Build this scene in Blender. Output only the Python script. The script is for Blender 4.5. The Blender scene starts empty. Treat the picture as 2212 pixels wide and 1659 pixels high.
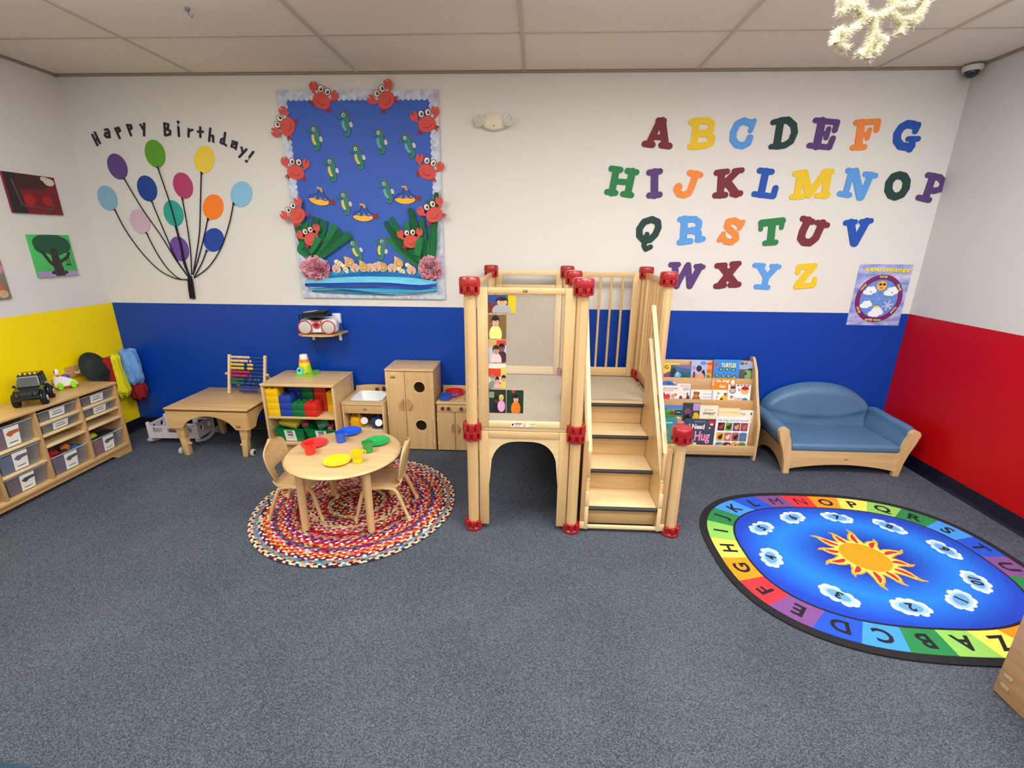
import bpy, bmesh, math, random
import numpy as np
from mathutils import Vector, Matrix, geometry
random.seed(7)
SC = bpy.context.scene
COL = SC.collection
PI = math.pi
# ---------------------------------------------------------------- camera model (measured from the room's edges)
FPX = 991.237; PITCH = .3006; YAW = -.045; ROLL = .0081; CAMZ = 1.68
_cy, _sy, _cp, _sp, _cr, _sr = math.cos(YAW), math.sin(YAW), math.cos(PITCH), math.sin(PITCH), math.cos(ROLL), math.sin(ROLL)
C_F = Vector((_sy*_cp, _cy*_cp, -_sp)); _r = Vector((_cy, -_sy, 0)); _u = _r.cross(C_F)
C_R = _r*_cr + _u*_sr; C_U = -_r*_sr + _u*_cr
CAM = Vector((0, 0, CAMZ))
def ray(px, py): return C_R*((px-1106)/FPX) - C_U*((py-829.5)/FPX) + C_F
def at_z(px, py, z=0.):
    d = ray(px, py); return CAM + d*((z-CAMZ)/d.z)
def at_y(px, py, y):
    d = ray(px, py); return CAM + d*(y/d.y)
def at_x(px, py, x):
    d = ray(px, py); return CAM + d*(x/d.x)
# ---------------------------------------------------------------- room numbers (metres)
WY = 3.807; XL = -3.619; XR = 2.993; ZC = 2.85; ZB = 1.155; ZS = .104
# ---------------------------------------------------------------- materials
def lin(c):
    return tuple(((v/255)/12.92 if v/255 <= .04045 else ((v/255+.055)/1.055)**2.4) for v in c)
MATS = {}
def mat(name, rgb, rough=.5, metal=0., var=.06, vs=9., bump=0., bs=60., spec=.5, alpha=None, trans=0., coat=0., sheen=0.):
    if name in MATS: return MATS[name]
    m = bpy.data.materials.new(name); m.use_nodes = True
    nt = m.node_tree; N = nt.nodes; L = nt.links
    b = N['Principled BSDF']; c = lin(rgb)
    b.inputs['Roughness'].default_value = rough; b.inputs['Metallic'].default_value = metal
    b.inputs['Specular IOR Level'].default_value = spec
    b.inputs['Coat Weight'].default_value = coat; b.inputs['Sheen Weight'].default_value = sheen
    if trans: b.inputs['Transmission Weight'].default_value = trans
    if alpha is not None: b.inputs['Alpha'].default_value = alpha
    tc = N.new('ShaderNodeTexCoord')
    nz = N.new('ShaderNodeTexNoise'); nz.inputs['Scale'].default_value = vs; nz.inputs['Detail'].default_value = 3
    L.new(tc.outputs['Object'], nz.inputs['Vector'])
    mx = N.new('ShaderNodeMix'); mx.data_type = 'RGBA'
    mx.inputs[6].default_value = (*[v*(1-var) for v in c], 1); mx.inputs[7].default_value = (*[min(1, v*(1+var)) for v in c], 1)
    L.new(nz.outputs['Fac'], mx.inputs[0]); L.new(mx.outputs[2], b.inputs['Base Color'])
    if bump:
        n2 = N.new('ShaderNodeTexNoise'); n2.inputs['Scale'].default_value = bs; n2.inputs['Detail'].default_value = 4
        L.new(tc.outputs['Object'], n2.inputs['Vector'])
        bp = N.new('ShaderNodeBump'); bp.inputs['Strength'].default_value = bump; bp.inputs['Distance'].default_value = .01
        L.new(n2.outputs['Fac'], bp.inputs['Height']); L.new(bp.outputs['Normal'], b.inputs['Normal'])
    MATS[name] = m; return m
def wood(name, rgb, dark, axis, rough=.38, coat=.15):
    if name in MATS: return MATS[name]
    m = bpy.data.materials.new(name); m.use_nodes = True
    nt = m.node_tree; N = nt.nodes; L = nt.links; b = N['Principled BSDF']
    b.inputs['Roughness'].default_value = rough; b.inputs['Coat Weight'].default_value = coat; b.inputs['Coat Roughness'].default_value = .25
    tc = N.new('ShaderNodeTexCoord'); mp = N.new('ShaderNodeMapping')
    s = [26., 26., 26.]; s[axis] = 1.6; mp.inputs['Scale'].default_value = s
    L.new(tc.outputs['Object'], mp.inputs['Vector'])
    n1 = N.new('ShaderNodeTexNoise'); n1.inputs['Scale'].default_value = 1.; n1.inputs['Detail'].default_value = 5; n1.inputs['Distortion'].default_value = .6
    L.new(mp.outputs['Vector'], n1.inputs['Vector'])
    n2 = N.new('ShaderNodeTexNoise'); n2.inputs['Scale'].default_value = 3.; L.new(tc.outputs['Object'], n2.inputs['Vector'])
    r = N.new('ShaderNodeValToRGB'); r.color_ramp.elements[0].position = .3; r.color_ramp.elements[1].position = .72
    r.color_ramp.elements[0].color = (*lin(dark), 1); r.color_ramp.elements[1].color = (*lin(rgb), 1)
    L.new(n1.outputs['Fac'], r.inputs['Fac'])
    mx = N.new('ShaderNodeMix'); mx.data_type = 'RGBA'; mx.blend_type = 'MULTIPLY'; mx.inputs[0].default_value = .22
    L.new(r.outputs['Color'], mx.inputs[6]); L.new(n2.outputs['Color'], mx.inputs[7])
    r2 = N.new('ShaderNodeValToRGB'); r2.color_ramp.elements[0].color = (.72, .72, .72, 1); r2.color_ramp.elements[1].color = (1, 1, 1, 1)
    L.new(n2.outputs['Fac'], r2.inputs['Fac']); L.new(r2.outputs['Color'], mx.inputs[7])
    L.new(mx.outputs[2], b.inputs['Base Color'])
    MATS[name] = m; return m
def W(axis='z', kind='maple'):
    a = 'xyz'.index(axis)
    if kind == 'maple': return wood('maple_'+axis, (222, 189, 138), (204, 168, 116), a)
    if kind == 'pale': return wood('pale_maple_'+axis, (236, 213, 166), (224, 195, 144), a)
    if kind == 'tan': return wood('tan_maple_'+axis, (206, 166, 116), (184, 142, 94), a)
    return wood('oak_'+axis, (216, 181, 126), (198, 158, 102), a)
# ---------------------------------------------------------------- mesh builder
class MB:
    def __init__(s, off=(0, 0, 0)): s.v = []; s.f = []; s.m = []; s.mats = []; s.col = None; s.off = Vector(off)
    def mi(s, m):
        if m not in s.mats: s.mats.append(m)
        return s.mats.index(m)
    def add(s, vs, fs, m, M=None):
        k = len(s.v); i = s.mi(m)
        ox, oy, oz = s.off
        s.v += [tuple((M @ Vector(p))-s.off) for p in vs] if M is not None else [(p[0]-ox, p[1]-oy, p[2]-oz) for p in vs]
        for f in fs: s.f.append(tuple(k+a for a in f)); s.m.append(i)
    def bm(s, bm, m, M=None):
        bm.verts.ensure_lookup_table()
        s.add([v.co[:] for v in bm.verts], [[v.index for v in f.verts] for f in bm.faces], m, M); bm.free()
    def box(s, x0, x1, y0, y1, z0, z1, m, bev=.003, seg=2, M=None):
        bm = bmesh.new(); bmesh.ops.create_cube(bm, size=1)
        for v in bm.verts:
            v.co = Vector(((x0+x1)/2+v.co.x*(x1-x0), (y0+y1)/2+v.co.y*(y1-y0), (z0+z1)/2+v.co.z*(z1-z0)))
        b = min(bev, .45*min(abs(x1-x0), abs(y1-y0), abs(z1-z0)))
        if b > 1e-5: bmesh.ops.bevel(bm, geom=bm.edges[:], offset=b, segments=seg, affect='EDGES', profile=.5)
        bmesh.ops.recalc_face_normals(bm, faces=bm.faces[:]); bm.verts.index_update()
        s.bm(bm, m, M); return s
    def hexa(s, P, m, bev=.003, seg=2):
        """8 corners: bottom ring 4 (ccw from above) then top ring 4"""
        bm = bmesh.new(); V = [bm.verts.new(p) for p in P]
        for q in ((3, 2, 1, 0), (4, 5, 6, 7), (0, 1, 5, 4), (1, 2, 6, 5), (2, 3, 7, 6), (3, 0, 4, 7)): bm.faces.new([V[i] for i in q])
        if bev: bmesh.ops.bevel(bm, geom=bm.edges[:], offset=bev, segments=seg, affect='EDGES', profile=.5)
        bmesh.ops.recalc_face_normals(bm, faces=bm.faces[:]); bm.verts.index_update()
        s.bm(bm, m); return s
    def tube(s, pts, r, m, seg=12, caps=True, closed=False, flat=None):
        pts = [Vector(p) for p in pts]; n = len(pts); rs = r if isinstance(r, (list, tuple)) else [r]*n
        vs = []; fs = []; up = None
        for i, p in enumerate(pts):
            t = (pts[(i+1) % n]-pts[i-1]) if closed else (pts[min(i+1, n-1)]-pts[max(i-1, 0)])
            t.normalize()
            if up is None:
                up = Vector((0, 0, 1)) if abs(t.z) < .9 else Vector((1, 0, 0))
                if flat is not None: up = Vector(flat)
            a = up - t*up.dot(t)
            if a.length < 1e-6: a = t.orthogonal()
            a.normalize(); b = t.cross(a); up = a
            for k in range(seg):
                w = 2*PI*k/seg; vs.append(p + (a*math.cos(w)+b*math.sin(w))*rs[i])
        for i in range(n if closed else n-1):
            j = (i+1) % n
            for k in range(seg):
                l = (k+1) % seg; fs.append((i*seg+k, i*seg+l, j*seg+l, j*seg+k))
        if caps and not closed:
            fs.append(tuple(range(seg))[::-1]); fs.append(tuple((n-1)*seg+k for k in range(seg)))
        s.add(vs, fs, m); return s
    def cyl(s, p0, p1, r0, m, r1=None, seg=24, bev=0.):
        p0 = Vector(p0); p1 = Vector(p1); r1 = r0 if r1 is None else r1
        if bev:
            d = (p1-p0).normalized()*bev
            return s.tube([p0, p0+d*.3, p0+d, p1-d, p1-d*.3, p1], [r0-bev, r0-bev*.3, r0, r1, r1-bev*.3, r1-bev], m, seg)
        return s.tube([p0, p1], [r0, r1], m, seg)
    def lathe(s, prof, m, c=(0, 0, 0), seg=32, M=None, sx=1, sy=1, closed=False):
        vs = []; fs = []; n = len(prof)
        for (r, z) in prof:
            for k in range(seg):
                w = 2*PI*k/seg; vs.append((c[0]+r*sx*math.cos(w), c[1]+r*sy*math.sin(w), c[2]+z))
        for i in range(n-1):
            for k in range(seg):
                l = (k+1) % seg; fs.append((i*seg+k, i*seg+l, (i+1)*seg+l, (i+1)*seg+k))
        if prof[0][0] > 1e-6 and not closed: fs.append(tuple(range(seg))[::-1])
        if prof[-1][0] > 1e-6 and not closed: fs.append(tuple((n-1)*seg+k for k in range(seg)))
        s.add(vs, fs, m, M); return s
    def ball(s, c, r, m, seg=16, sx=1, sy=1, sz=1, M=None):
        k = max(6, seg//2)
        prof = [(max(1e-7, r*math.sin(PI*i/k)), -r*sz*math.cos(PI*i/k)) for i in range(k+1)]
        return s.lathe(prof, m, c, seg, M, sx, sy)
    def plate(s, loops, to3, d0, d1, m, side=None):
        """flat shape with holes, thickness from d0 (back) to d1 (front); to3(u,v,d)"""
        tl = [[Vector((p[0], p[1], 0)) for p in l] for l in loops]
        tr = geometry.tessellate_polygon(tl)
        flat = [p for l in loops for p in l]; n = len(flat)
        vs = [to3(p[0], p[1], d1) for p in flat]+[to3(p[0], p[1], d0) for p in flat]
        def area(t): a, b, c = [flat[i] for i in t]; return (b[0]-a[0])*(c[1]-a[1])-(b[1]-a[1])*(c[0]-a[0])
        fs = []; sd = []
        for t in tr:
            if abs(area(t)) < 1e-14: continue
            t = t if area(t) > 0 else t[::-1]
            fs.append(tuple(t)); fs.append(tuple(n+i for i in t[::-1]))
        k = 0
        for l in loops:
            a = sum(l[i-1][0]*l[i][1]-l[i][0]*l[i-1][1] for i in range(len(l)))
            for i in range(len(l)):
                p = k+i; q = k+(i+1) % len(l); sd.append((q, p, p+n, q+n) if True else 0)
            k += len(l)
        s.add(vs, fs+sd, m); return s
    def obj(s, name, parent=None, smooth=40, loc=None):
        me = bpy.data.meshes.new(name); me.from_pydata(s.v, [], s.f)
        for m in s.mats: me.materials.append(m)
        me.polygons.foreach_set('material_index', s.m)
        if s.col is not None:
            ca = me.color_attributes.new('Col', 'FLOAT_COLOR', 'POINT'); ca.data.foreach_set('color', np.array(s.col, dtype=np.float32).ravel())
        bm = bmesh.new(); bm.from_mesh(me); bmesh.ops.recalc_face_normals(bm, faces=bm.faces[:]); bm.to_mesh(me); bm.free()
        if smooth:
            me.polygons.foreach_set('use_smooth', [True]*len(me.polygons)); me.set_sharp_from_angle(angle=math.radians(smooth))
        me.update(); o = bpy.data.objects.new(name, me); COL.objects.link(o)
        if parent is not None: o.parent = parent
        if loc is not None: o.location = loc
        return o
def tag(o, label, cat, group=None, kind=None):
    if label: o['label'] = label
    if cat: o['category'] = cat
    if group: o['group'] = group
    if kind: o['kind'] = kind
    return o
def thing(name, label, cat, loc=(0, 0, 0), rz=0., group=None):
    o = bpy.data.objects.new(name, None); o.empty_display_size = .05; COL.objects.link(o)
    o.location = loc; o.rotation_euler = (0, 0, rz); return tag(o, label, cat, group)
def lab(o, t): o['label'] = t; return o
def dup(o, parent=None):
    c = o.copy(); COL.objects.link(c)
    if parent is not None: c.parent = parent
    for ch in list(o.children): dup(ch, c)
    return c
# ---------------------------------------------------------------- outlines from signed distances
def S_caps(U, V, pts, r, closed=False):
    d = np.full(U.shape, 9e9); n = len(pts); rs = r if isinstance(r, (list, tuple)) else [r]*n
    segs = [(i, (i+1) % n) for i in range(n if closed else n-1)] or [(0, 0)]
    for i, j in segs:
        ax, ay = pts[i]; bx, by = pts[j]; ex, ey = bx-ax, by-ay; L = ex*ex+ey*ey
        t = np.clip(((U-ax)*ex+(V-ay)*ey)/L, 0, 1) if L > 0 else np.zeros_like(U)
        d = np.minimum(d, np.hypot(U-ax-t*ex, V-ay-t*ey)-(rs[i]+(rs[j]-rs[i])*t))
    return d
def S_ell(U, V, c, a, b, th=0.):
    ct, st = math.cos(th), math.sin(th); u = (U-c[0])*ct+(V-c[1])*st; v = -(U-c[0])*st+(V-c[1])*ct
    return (np.sqrt((u/a)**2+(v/b)**2)-1)*min(a, b)
def S_poly(U, V, pts):
    inside = np.zeros(U.shape, bool); n = len(pts)
    for i in range(n):
        ax, ay = pts[i-1]; bx, by = pts[i]
        if ay == by: continue
        inside ^= ((ay > V) != (by > V)) & (U < (bx-ax)*(V-ay)/(by-ay)+ax)
    d = S_caps(U, V, pts, 0., True); return np.where(inside, -d, d)
def contours(fn, box, n=90, simp=.15):
    """marching squares of fn(U,V)<0 in box (u0,u1,v0,v1)"""
    u0, u1, v0, v1 = box; h = max(u1-u0, v1-v0)/n
    nx = int((u1-u0)/h)+2; ny = int((v1-v0)/h)+2
    us = u0+h*np.arange(nx); vs = v0+h*np.arange(ny); U, V = np.meshgrid(us, vs)
    F = fn(U, V); F = np.where(np.abs(F) < h*1e-4, h*1e-4, F)
    F[0, :] = F[-1, :] = h; F[:, 0] = F[:, -1] = h
    B = F < 0; nxt = {}
    def ep(a, b):
        (i, j), (k, l) = a, b; t = F[j, i]/(F[j, i]-F[l, k])
        return (us[i]+(us[k]-us[i])*t, vs[j]+(vs[l]-vs[j])*t)
    pos = {}
    S4 = B[:-1, :-1].astype(int)+B[:-1, 1:]*2+B[1:, 1:]*4+B[1:, :-1]*8
    js, is_ = np.nonzero((S4 > 0) & (S4 < 15))
    T = {1: [(3, 0)], 2: [(0, 1)], 3: [(3, 1)], 4: [(1, 2)], 5: [(3, 0), (1, 2)], 6: [(0, 2)], 7: [(3, 2)], 8: [(2, 3)], 9: [(2, 0)], 10: [(0, 1), (2, 3)], 11: [(2, 1)], 12: [(1, 3)], 13: [(1, 0)], 14: [(0, 3)]}
    for j, i in zip(js, is_):
        c = [(i, j), (i+1, j), (i+1, j+1), (i, j+1)]
        E = [(c[0], c[1]), (c[1], c[2]), (c[3], c[2]), (c[0], c[3])]
        for a, b in T[int(S4[j, i])]:
            for e in (E[a], E[b]):
                if e not in pos: pos[e] = ep(*e)
            nxt[E[a]] = E[b]
    loops = []
    while nxt:
        s0, e = next(iter(nxt.items())); l = [s0]; del nxt[s0]
        while e in nxt: l.append(e); e = nxt.pop(e)
        P = [pos[k] for k in l]
        if len(P) < 6: continue
        P = dp(P, h*simp)
        if len(P) >= 3: loops.append(P)
    return loops
def dp(P, tol):
    P = [np.array(p) for p in P]; n = len(P)
    a = 0; b = max(range(n), key=lambda i: np.hypot(*(P[i]-P[0])))
    def rec(i, j):
        if j <= i+1: return []
        p, q = P[i % n], P[j % n]; d = q-p; L = np.hypot(*d)+1e-12
        k = max(range(i+1, j), key=lambda m: abs(d[0]*(P[m % n][1]-p[1])-d[1]*(P[m % n][0]-p[0]))/L)
        e = abs(d[0]*(P[k % n][1]-p[1])-d[1]*(P[k % n][0]-p[0]))/L
        return rec(i, k)+[k]+rec(k, j) if e > tol else []
    idx = [a]+rec(a, b)+[b]+rec(b, n)
    return [tuple(P[i % n]) for i in idx]
def ell_loop(c, a, b, th=0., n=36):
    ct, st = math.cos(th), math.sin(th)
    return [(c[0]+a*math.cos(w)*ct-b*math.sin(w)*st, c[1]+a*math.cos(w)*st+b*math.sin(w)*ct) for w in [2*PI*i/n for i in range(n)]]
def rrect(x0, x1, y0, y1, r=.01, n=5):
    out = []
    for cx, cy, a in ((x1-r, y1-r, 0), (x0+r, y1-r, 1), (x0+r, y0+r, 2), (x1-r, y0+r, 3)):
        out += [(cx+r*math.cos(PI/2*(a+i/n)), cy+r*math.sin(PI/2*(a+i/n))) for i in range(n+1)]
    return out
# text outline triangles from the built-in font
_txt = {}
def text_geo(s, bold=0.):
    k = (s, bold)
    if k not in _txt:
        cu = bpy.data.curves.new('t', 'FONT'); cu.body = s; cu.size = 1; cu.align_x = 'CENTER'; cu.align_y = 'CENTER'; cu.resolution_u = 3; cu.offset = bold
        o = bpy.data.objects.new('t', cu); me = bpy.data.meshes.new_from_object(o)
        _txt[k] = ([v.co[:] for v in me.vertices], [tuple(p.vertices) for p in me.polygons])
        bpy.data.objects.remove(o); bpy.data.curves.remove(cu); bpy.data.meshes.remove(me)
    return _txt[k]
def text(mb, s, c, h, m, to3, d, rot=0., w=None, shear=0., bold=0.):
    """text centred at c in (u,v); h cap height, w optional total width"""
    if 'M' in s or 'W' in s: bold = 0.   # these glyphs fold over when thickened
    vs, fs = text_geo(s, bold)
    if not vs: return
    xs = [v[0] for v in vs]; ys = [v[1] for v in vs]; mx = (max(xs)+min(xs))/2; my = (max(ys)+min(ys))/2
    k = h/.72; kx = k if w is None else w/max(1e-6, max(xs)-min(xs))
    cr, sr = math.cos(rot), math.sin(rot); out = []
    for v in vs:
        a = (v[0]-mx)*kx; b = (v[1]-my)*k; a += b*shear
        out.append(to3(c[0]+a*cr-b*sr, c[1]+a*sr+b*cr, d))
    mb.add(out, fs, m)
# ================================================================ SETTING
def wall_mat(name, low, high=(221, 219, 216)):
    m = bpy.data.materials.new(name); m.use_nodes = True; nt = m.node_tree; N = nt.nodes; L = nt.links; b = N['Principled BSDF']
    tc = N.new('ShaderNodeTexCoord'); sp = N.new('ShaderNodeSeparateXYZ'); L.new(tc.outputs['Object'], sp.inputs[0])
    gt = N.new('ShaderNodeMath'); gt.operation = 'GREATER_THAN'; gt.inputs[1].default_value = ZB; L.new(sp.outputs['Z'], gt.inputs[0])
    mx = N.new('ShaderNodeMix'); mx.data_type = 'RGBA'; mx.inputs[6].default_value = (*lin(low), 1); mx.inputs[7].default_value = (*lin(high), 1)
    L.new(gt.outputs[0], mx.inputs[0])
    nz = N.new('ShaderNodeTexNoise'); nz.inputs['Scale'].default_value = 140; nz.inputs['Detail'].default_value = 3; L.new(tc.outputs['Object'], nz.inputs['Vector'])
    bp = N.new('ShaderNodeBump'); bp.inputs['Strength'].default_value = .12; bp.inputs['Distance'].default_value = .004
    L.new(nz.outputs['Fac'], bp.inputs['Height']); L.new(bp.outputs['Normal'], b.inputs['Normal']); L.new(mx.outputs[2], b.inputs['Base Color'])
    rg = N.new('ShaderNodeMapRange'); rg.inputs[3].default_value = .36; rg.inputs[4].default_value = .6; L.new(gt.outputs[0], rg.inputs[0]); L.new(rg.outputs[0], b.inputs['Roughness'])
    b.inputs['Specular IOR Level'].default_value = .35
    return m
YF = -3.2
def struct(name, mb, smooth=0):
    o = mb.obj(name, smooth=smooth); o['kind'] = 'structure'; return o
mb = MB(); mb.box(XL-.1, XR+.1, WY, WY+.1, 0, ZC, wall_mat('back_wall_paint', (0, 62, 164)), 0); struct('wall_back', mb)
mb = MB(); mb.box(XL-.1, XL, YF, WY, 0, ZC, wall_mat('left_wall_paint', (255, 228, 0)), 0); struct('wall_left', mb)
mb = MB(); mb.box(XR, XR+.1, YF, WY, 0, ZC, wall_mat('right_wall_paint', (190, 8, 14), (207, 207, 206)), 0); struct('wall_right', mb)
mb = MB(); mb.box(XL-.1, XR+.1, YF-.1, YF, 0, ZC, wall_mat('front_wall_paint', (200, 190, 170)), 0); struct('wall_front', mb)
def carpet():
    m = bpy.data.materials.new('carpet_loop'); m.use_nodes = True; nt = m.node_tree; N = nt.nodes; L = nt.links; b = N['Principled BSDF']
    tc = N.new('ShaderNodeTexCoord'); mp = N.new('ShaderNodeMapping'); mp.inputs['Scale'].default_value = (1, 1.5, 1); mp.inputs['Rotation'].default_value = (0, 0, .5)
    L.new(tc.outputs['Object'], mp.inputs[0])
    v = N.new('ShaderNodeTexVoronoi'); v.inputs['Scale'].default_value = 260; L.new(mp.outputs[0], v.inputs['Vector'])
    n = N.new('ShaderNodeTexNoise'); n.inputs['Scale'].default_value = 115; n.inputs['Detail'].default_value = 6; n.inputs['Roughness'].default_value = .75; L.new(mp.outputs[0], n.inputs['Vector'])
    n3 = N.new('ShaderNodeTexNoise'); n3.inputs['Scale'].default_value = 2.2; n3.inputs['Detail'].default_value = 4; L.new(tc.outputs['Object'], n3.inputs['Vector'])
    sp = N.new('ShaderNodeSeparateColor'); L.new(v.outputs['Color'], sp.inputs[0])
    ad = N.new('ShaderNodeMath'); ad.operation = 'MULTIPLY_ADD'; ad.inputs[1].default_value = .45; L.new(sp.outputs[0], ad.inputs[0]); L.new(n.outputs['Fac'], ad.inputs[2])
    a2 = N.new('ShaderNodeMath'); a2.operation = 'MULTIPLY_ADD'; a2.inputs[1].default_value = .25; L.new(n3.outputs['Fac'], a2.inputs[0]); L.new(ad.outputs[0], a2.inputs[2])
    r = N.new('ShaderNodeValToRGB'); e = r.color_ramp.elements
    e[0].position = .5; e[0].color = (*lin((50, 56, 66)), 1); e[1].position = 1.15; e[1].color = (*lin((106, 113, 124)), 1)
    k = r.color_ramp.elements.new(.8); k.color = (*lin((72, 79, 91)), 1)
    e[2].position = 1.; L.new(a2.outputs[0], r.inputs[0]); L.new(r.outputs[0], b.inputs['Base Color'])
    b.inputs['Roughness'].default_value = .95; b.inputs['Specular IOR Level'].default_value = .15
    bp = N.new('ShaderNodeBump'); bp.inputs['Strength'].default_value = .8; bp.inputs['Distance'].default_value = .006
    L.new(ad.outputs[0], bp.inputs['Height']); L.new(bp.outputs[0], b.inputs['Normal']); return m
mb = MB(); mb.box(XL-.1, XR+.1, YF-.1, WY+.1, -.1, 0, carpet(), 0); struct('floor', mb)
M_TILE = mat('ceiling_tile', (232, 225, 212), .9, var=.03, vs=30, bump=.35, bs=220)
M_GRID = mat('ceiling_grid_paint', (196, 187, 170), .5, var=.01)
mb = MB(); mb.box(XL-.1, XR+.1, YF-.1, WY+.1, ZC, ZC+.1, M_TILE, 0); struct('ceiling', mb)
mb = MB(); gx0 = -.1
for k in range(-3, 4):
    x = gx0+k*1.22
    if XL+.05 < x < XR-.05: mb.box(x-.012, x+.012, YF, WY, ZC-.006, ZC+.002, M_GRID, .001, 1)
y = 3.173
while y > YF: mb.box(XL, XR, y-.011, y+.011, ZC-.004, ZC+.002, M_GRID, .001, 1); y -= .61
struct('trim_1', mb)
M_ANG = mat('wall_angle', (150, 141, 124), .6, var=.01)
mb = MB(); mb.box(XL, XR, WY-.022, WY, ZC-.014, ZC-.003, M_ANG, .001, 1); mb.box(XL, XL+.022, YF, WY, ZC-.014, ZC-.003, M_ANG, .001, 1)
mb.box(XR-.022, XR, YF, WY, ZC-.014, ZC-.003, M_ANG, .001, 1); struct('trim_2', mb)
M_BASE = mat('cove_base_rubber', (12, 14, 34), .42, var=.1)
def cove(name, a, b, nrm):
    mb = MB(); a = Vector(a); b = Vector(b); n = Vector(nrm)
    prof = [(0, ZS), (.004, ZS), (.006, ZS-.006), (.006, .03), (.012, .012), (.02, .002), (.02, 0), (0, 0)]
    vs = [p+n*d+Vector((0, 0, z)) for p in (a, b) for d, z in prof]; k = len(prof)
    fs = [(i, (i+1) % k, k+(i+1) % k, k+i) for i in range(k)]+[tuple(range(k)), tuple(range(2*k-1, k-1, -1))]
    mb.add(vs, fs, M_BASE); struct(name, mb, 30)
cove('baseboard_back', (XL, WY, 0), (XR, WY, 0), (0, -1, 0))
cove('baseboard_left', (XL, YF, 0), (XL, WY, 0), (1, 0, 0))
cove('baseboard_right', (XR, YF, 0), (XR, WY, 0), (-1, 0, 0))
# ---------------------------------------------------------------- ceiling troffers (above and behind the frame), added ceiling fill, camera
def troffer(x, y, e):
    l = bpy.data.lights.new('troffer_light', 'AREA'); l.shape = 'RECTANGLE'; l.size = 1.16; l.size_y = .56; l.energy = e; l.color = (1., .985, .955)
    o = bpy.data.objects.new('troffer_light', l); COL.objects.link(o); o.location = (x, y, ZC-.012)
for x in (-1.93, .51, 2.2):
    for y in (1.5, -.2, -2.2): troffer(x, y, 38 if y > 0 else 34)
    l = bpy.data.lights.new('ceiling_fill_added', 'AREA'); l.shape = 'RECTANGLE'; l.size = 1.16; l.size_y = .56; l.energy = 22; l.color = (.93, .96, 1.)  # added upward fill to brighten the ceiling, belongs to no fixture
    o = bpy.data.objects.new('ceiling_fill_added', l); COL.objects.link(o); o.location = (x, 1.95, ZC-.14); o.rotation_euler = (PI, 0, 0)
cd = bpy.data.cameras.new('camera'); cd.sensor_width = 36; cd.lens = 36*FPX/2212; cd.clip_start = .02
cam = bpy.data.objects.new('camera', cd); COL.objects.link(cam); SC.camera = cam
Mx = Matrix.Identity(4)
for i in range(3): Mx[i][0] = C_R[i]; Mx[i][1] = C_U[i]; Mx[i][2] = -C_F[i]; Mx[i][3] = CAM[i]
cam.matrix_world = Mx
wd = bpy.data.worlds.new('room_world'); SC.world = wd; wd.use_nodes = True; wd.node_tree.nodes['Background'].inputs[0].default_value = (.6, .62, .66, 1); wd.node_tree.nodes['Background'].inputs[1].default_value = .05
SC.cycles.max_bounces = 8
SC.view_settings.view_transform = 'Standard'; SC.view_settings.look = 'None'; SC.view_settings.gamma = 1; SC.view_settings.exposure = -.06; SC.view_settings.use_curve_mapping = False
# ================================================================ STORAGE CABINET ON THE LEFT WALL
M_CLEAR = mat('clear_plastic', (160, 166, 172), .16, var=.02, alpha=.2, spec=.6)
M_WHITE = mat('white_paper', (238, 238, 234), .6, var=.02)
M_INK = mat('black_ink', (26, 24, 28), .6, var=.1)
M_GREY = mat('grey_print', (120, 120, 124), .6, var=.1)
M_DKHOLE = mat('dark_recess', (24, 20, 16), .8)
X0, X1, CY0, CY1, CH = XL+.022, -3.287, 2.09, 3.315, .6
T = thing('storage_cabinet', 'long low wooden cubby cabinet along yellow wall, full of clear bins', 'cabinet', ((X0+X1)/2, (CY0+CY1)/2, 0)); o_ = T.location
mb = MB(o_); mb.box(X0, X1+.008, CY0-.006, CY1+.004, CH-.022, CH, W('y', 'oak'), .006, 3); mb.obj('cabinet_top', T)
for n, a in (('side_panel', CY0), ('side_panel', CY1-.02), ('divider', 2.993), ('divider', 2.687), ('divider', 2.392)):
    mb = MB(o_); mb.box(X0, X1-(.0 if n[0] == 's' else .004), a, a+.02, 0 if n[0] == 's' else .085, CH-.022, W('z', 'tan'), .004); mb.obj(n, T)
mb = MB(o_); mb.box(X0, X0+.008, CY0+.02, CY1-.02, .05, CH-.022, W('y', 'tan'), 0); mb.obj('back_panel', T)
mb = MB(o_); mb.box(X0, X1, CY0+.02, CY1-.02, .062, .085, W('y', 'oak'), .004); mb.obj('base_shelf', T)
mb = MB(o_)
prof = [(CY0+.02, .0), (CY0+.13, .0), (CY0+.17, .028), (CY1-.17, .028), (CY1-.13, .0), (CY1-.02, .0), (CY1-.02, .062), (CY0+.02, .062)]
prof = prof[:]; mb.plate([prof], lambda u, v, d: (X1-.03+d, u, v), 0, .018, W('y', 'tan')); mb.obj('kick_board', T)
COLS = [(3.013, 3.295), (2.707, 2.993), (2.412, 2.687), (2.11, 2.392)]
SH = [(.482, .398, .32), (.482, .398, .32), (.396, .235), (.396, .235)]
for (a, b), zs in zip(COLS, SH):
    for z in zs:
        mb = MB(o_); mb.box(X0+.008, X1-.006, a, b, z-.014, z, W('y', 'pale'), .003); mb.obj('shelf', T)
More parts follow.
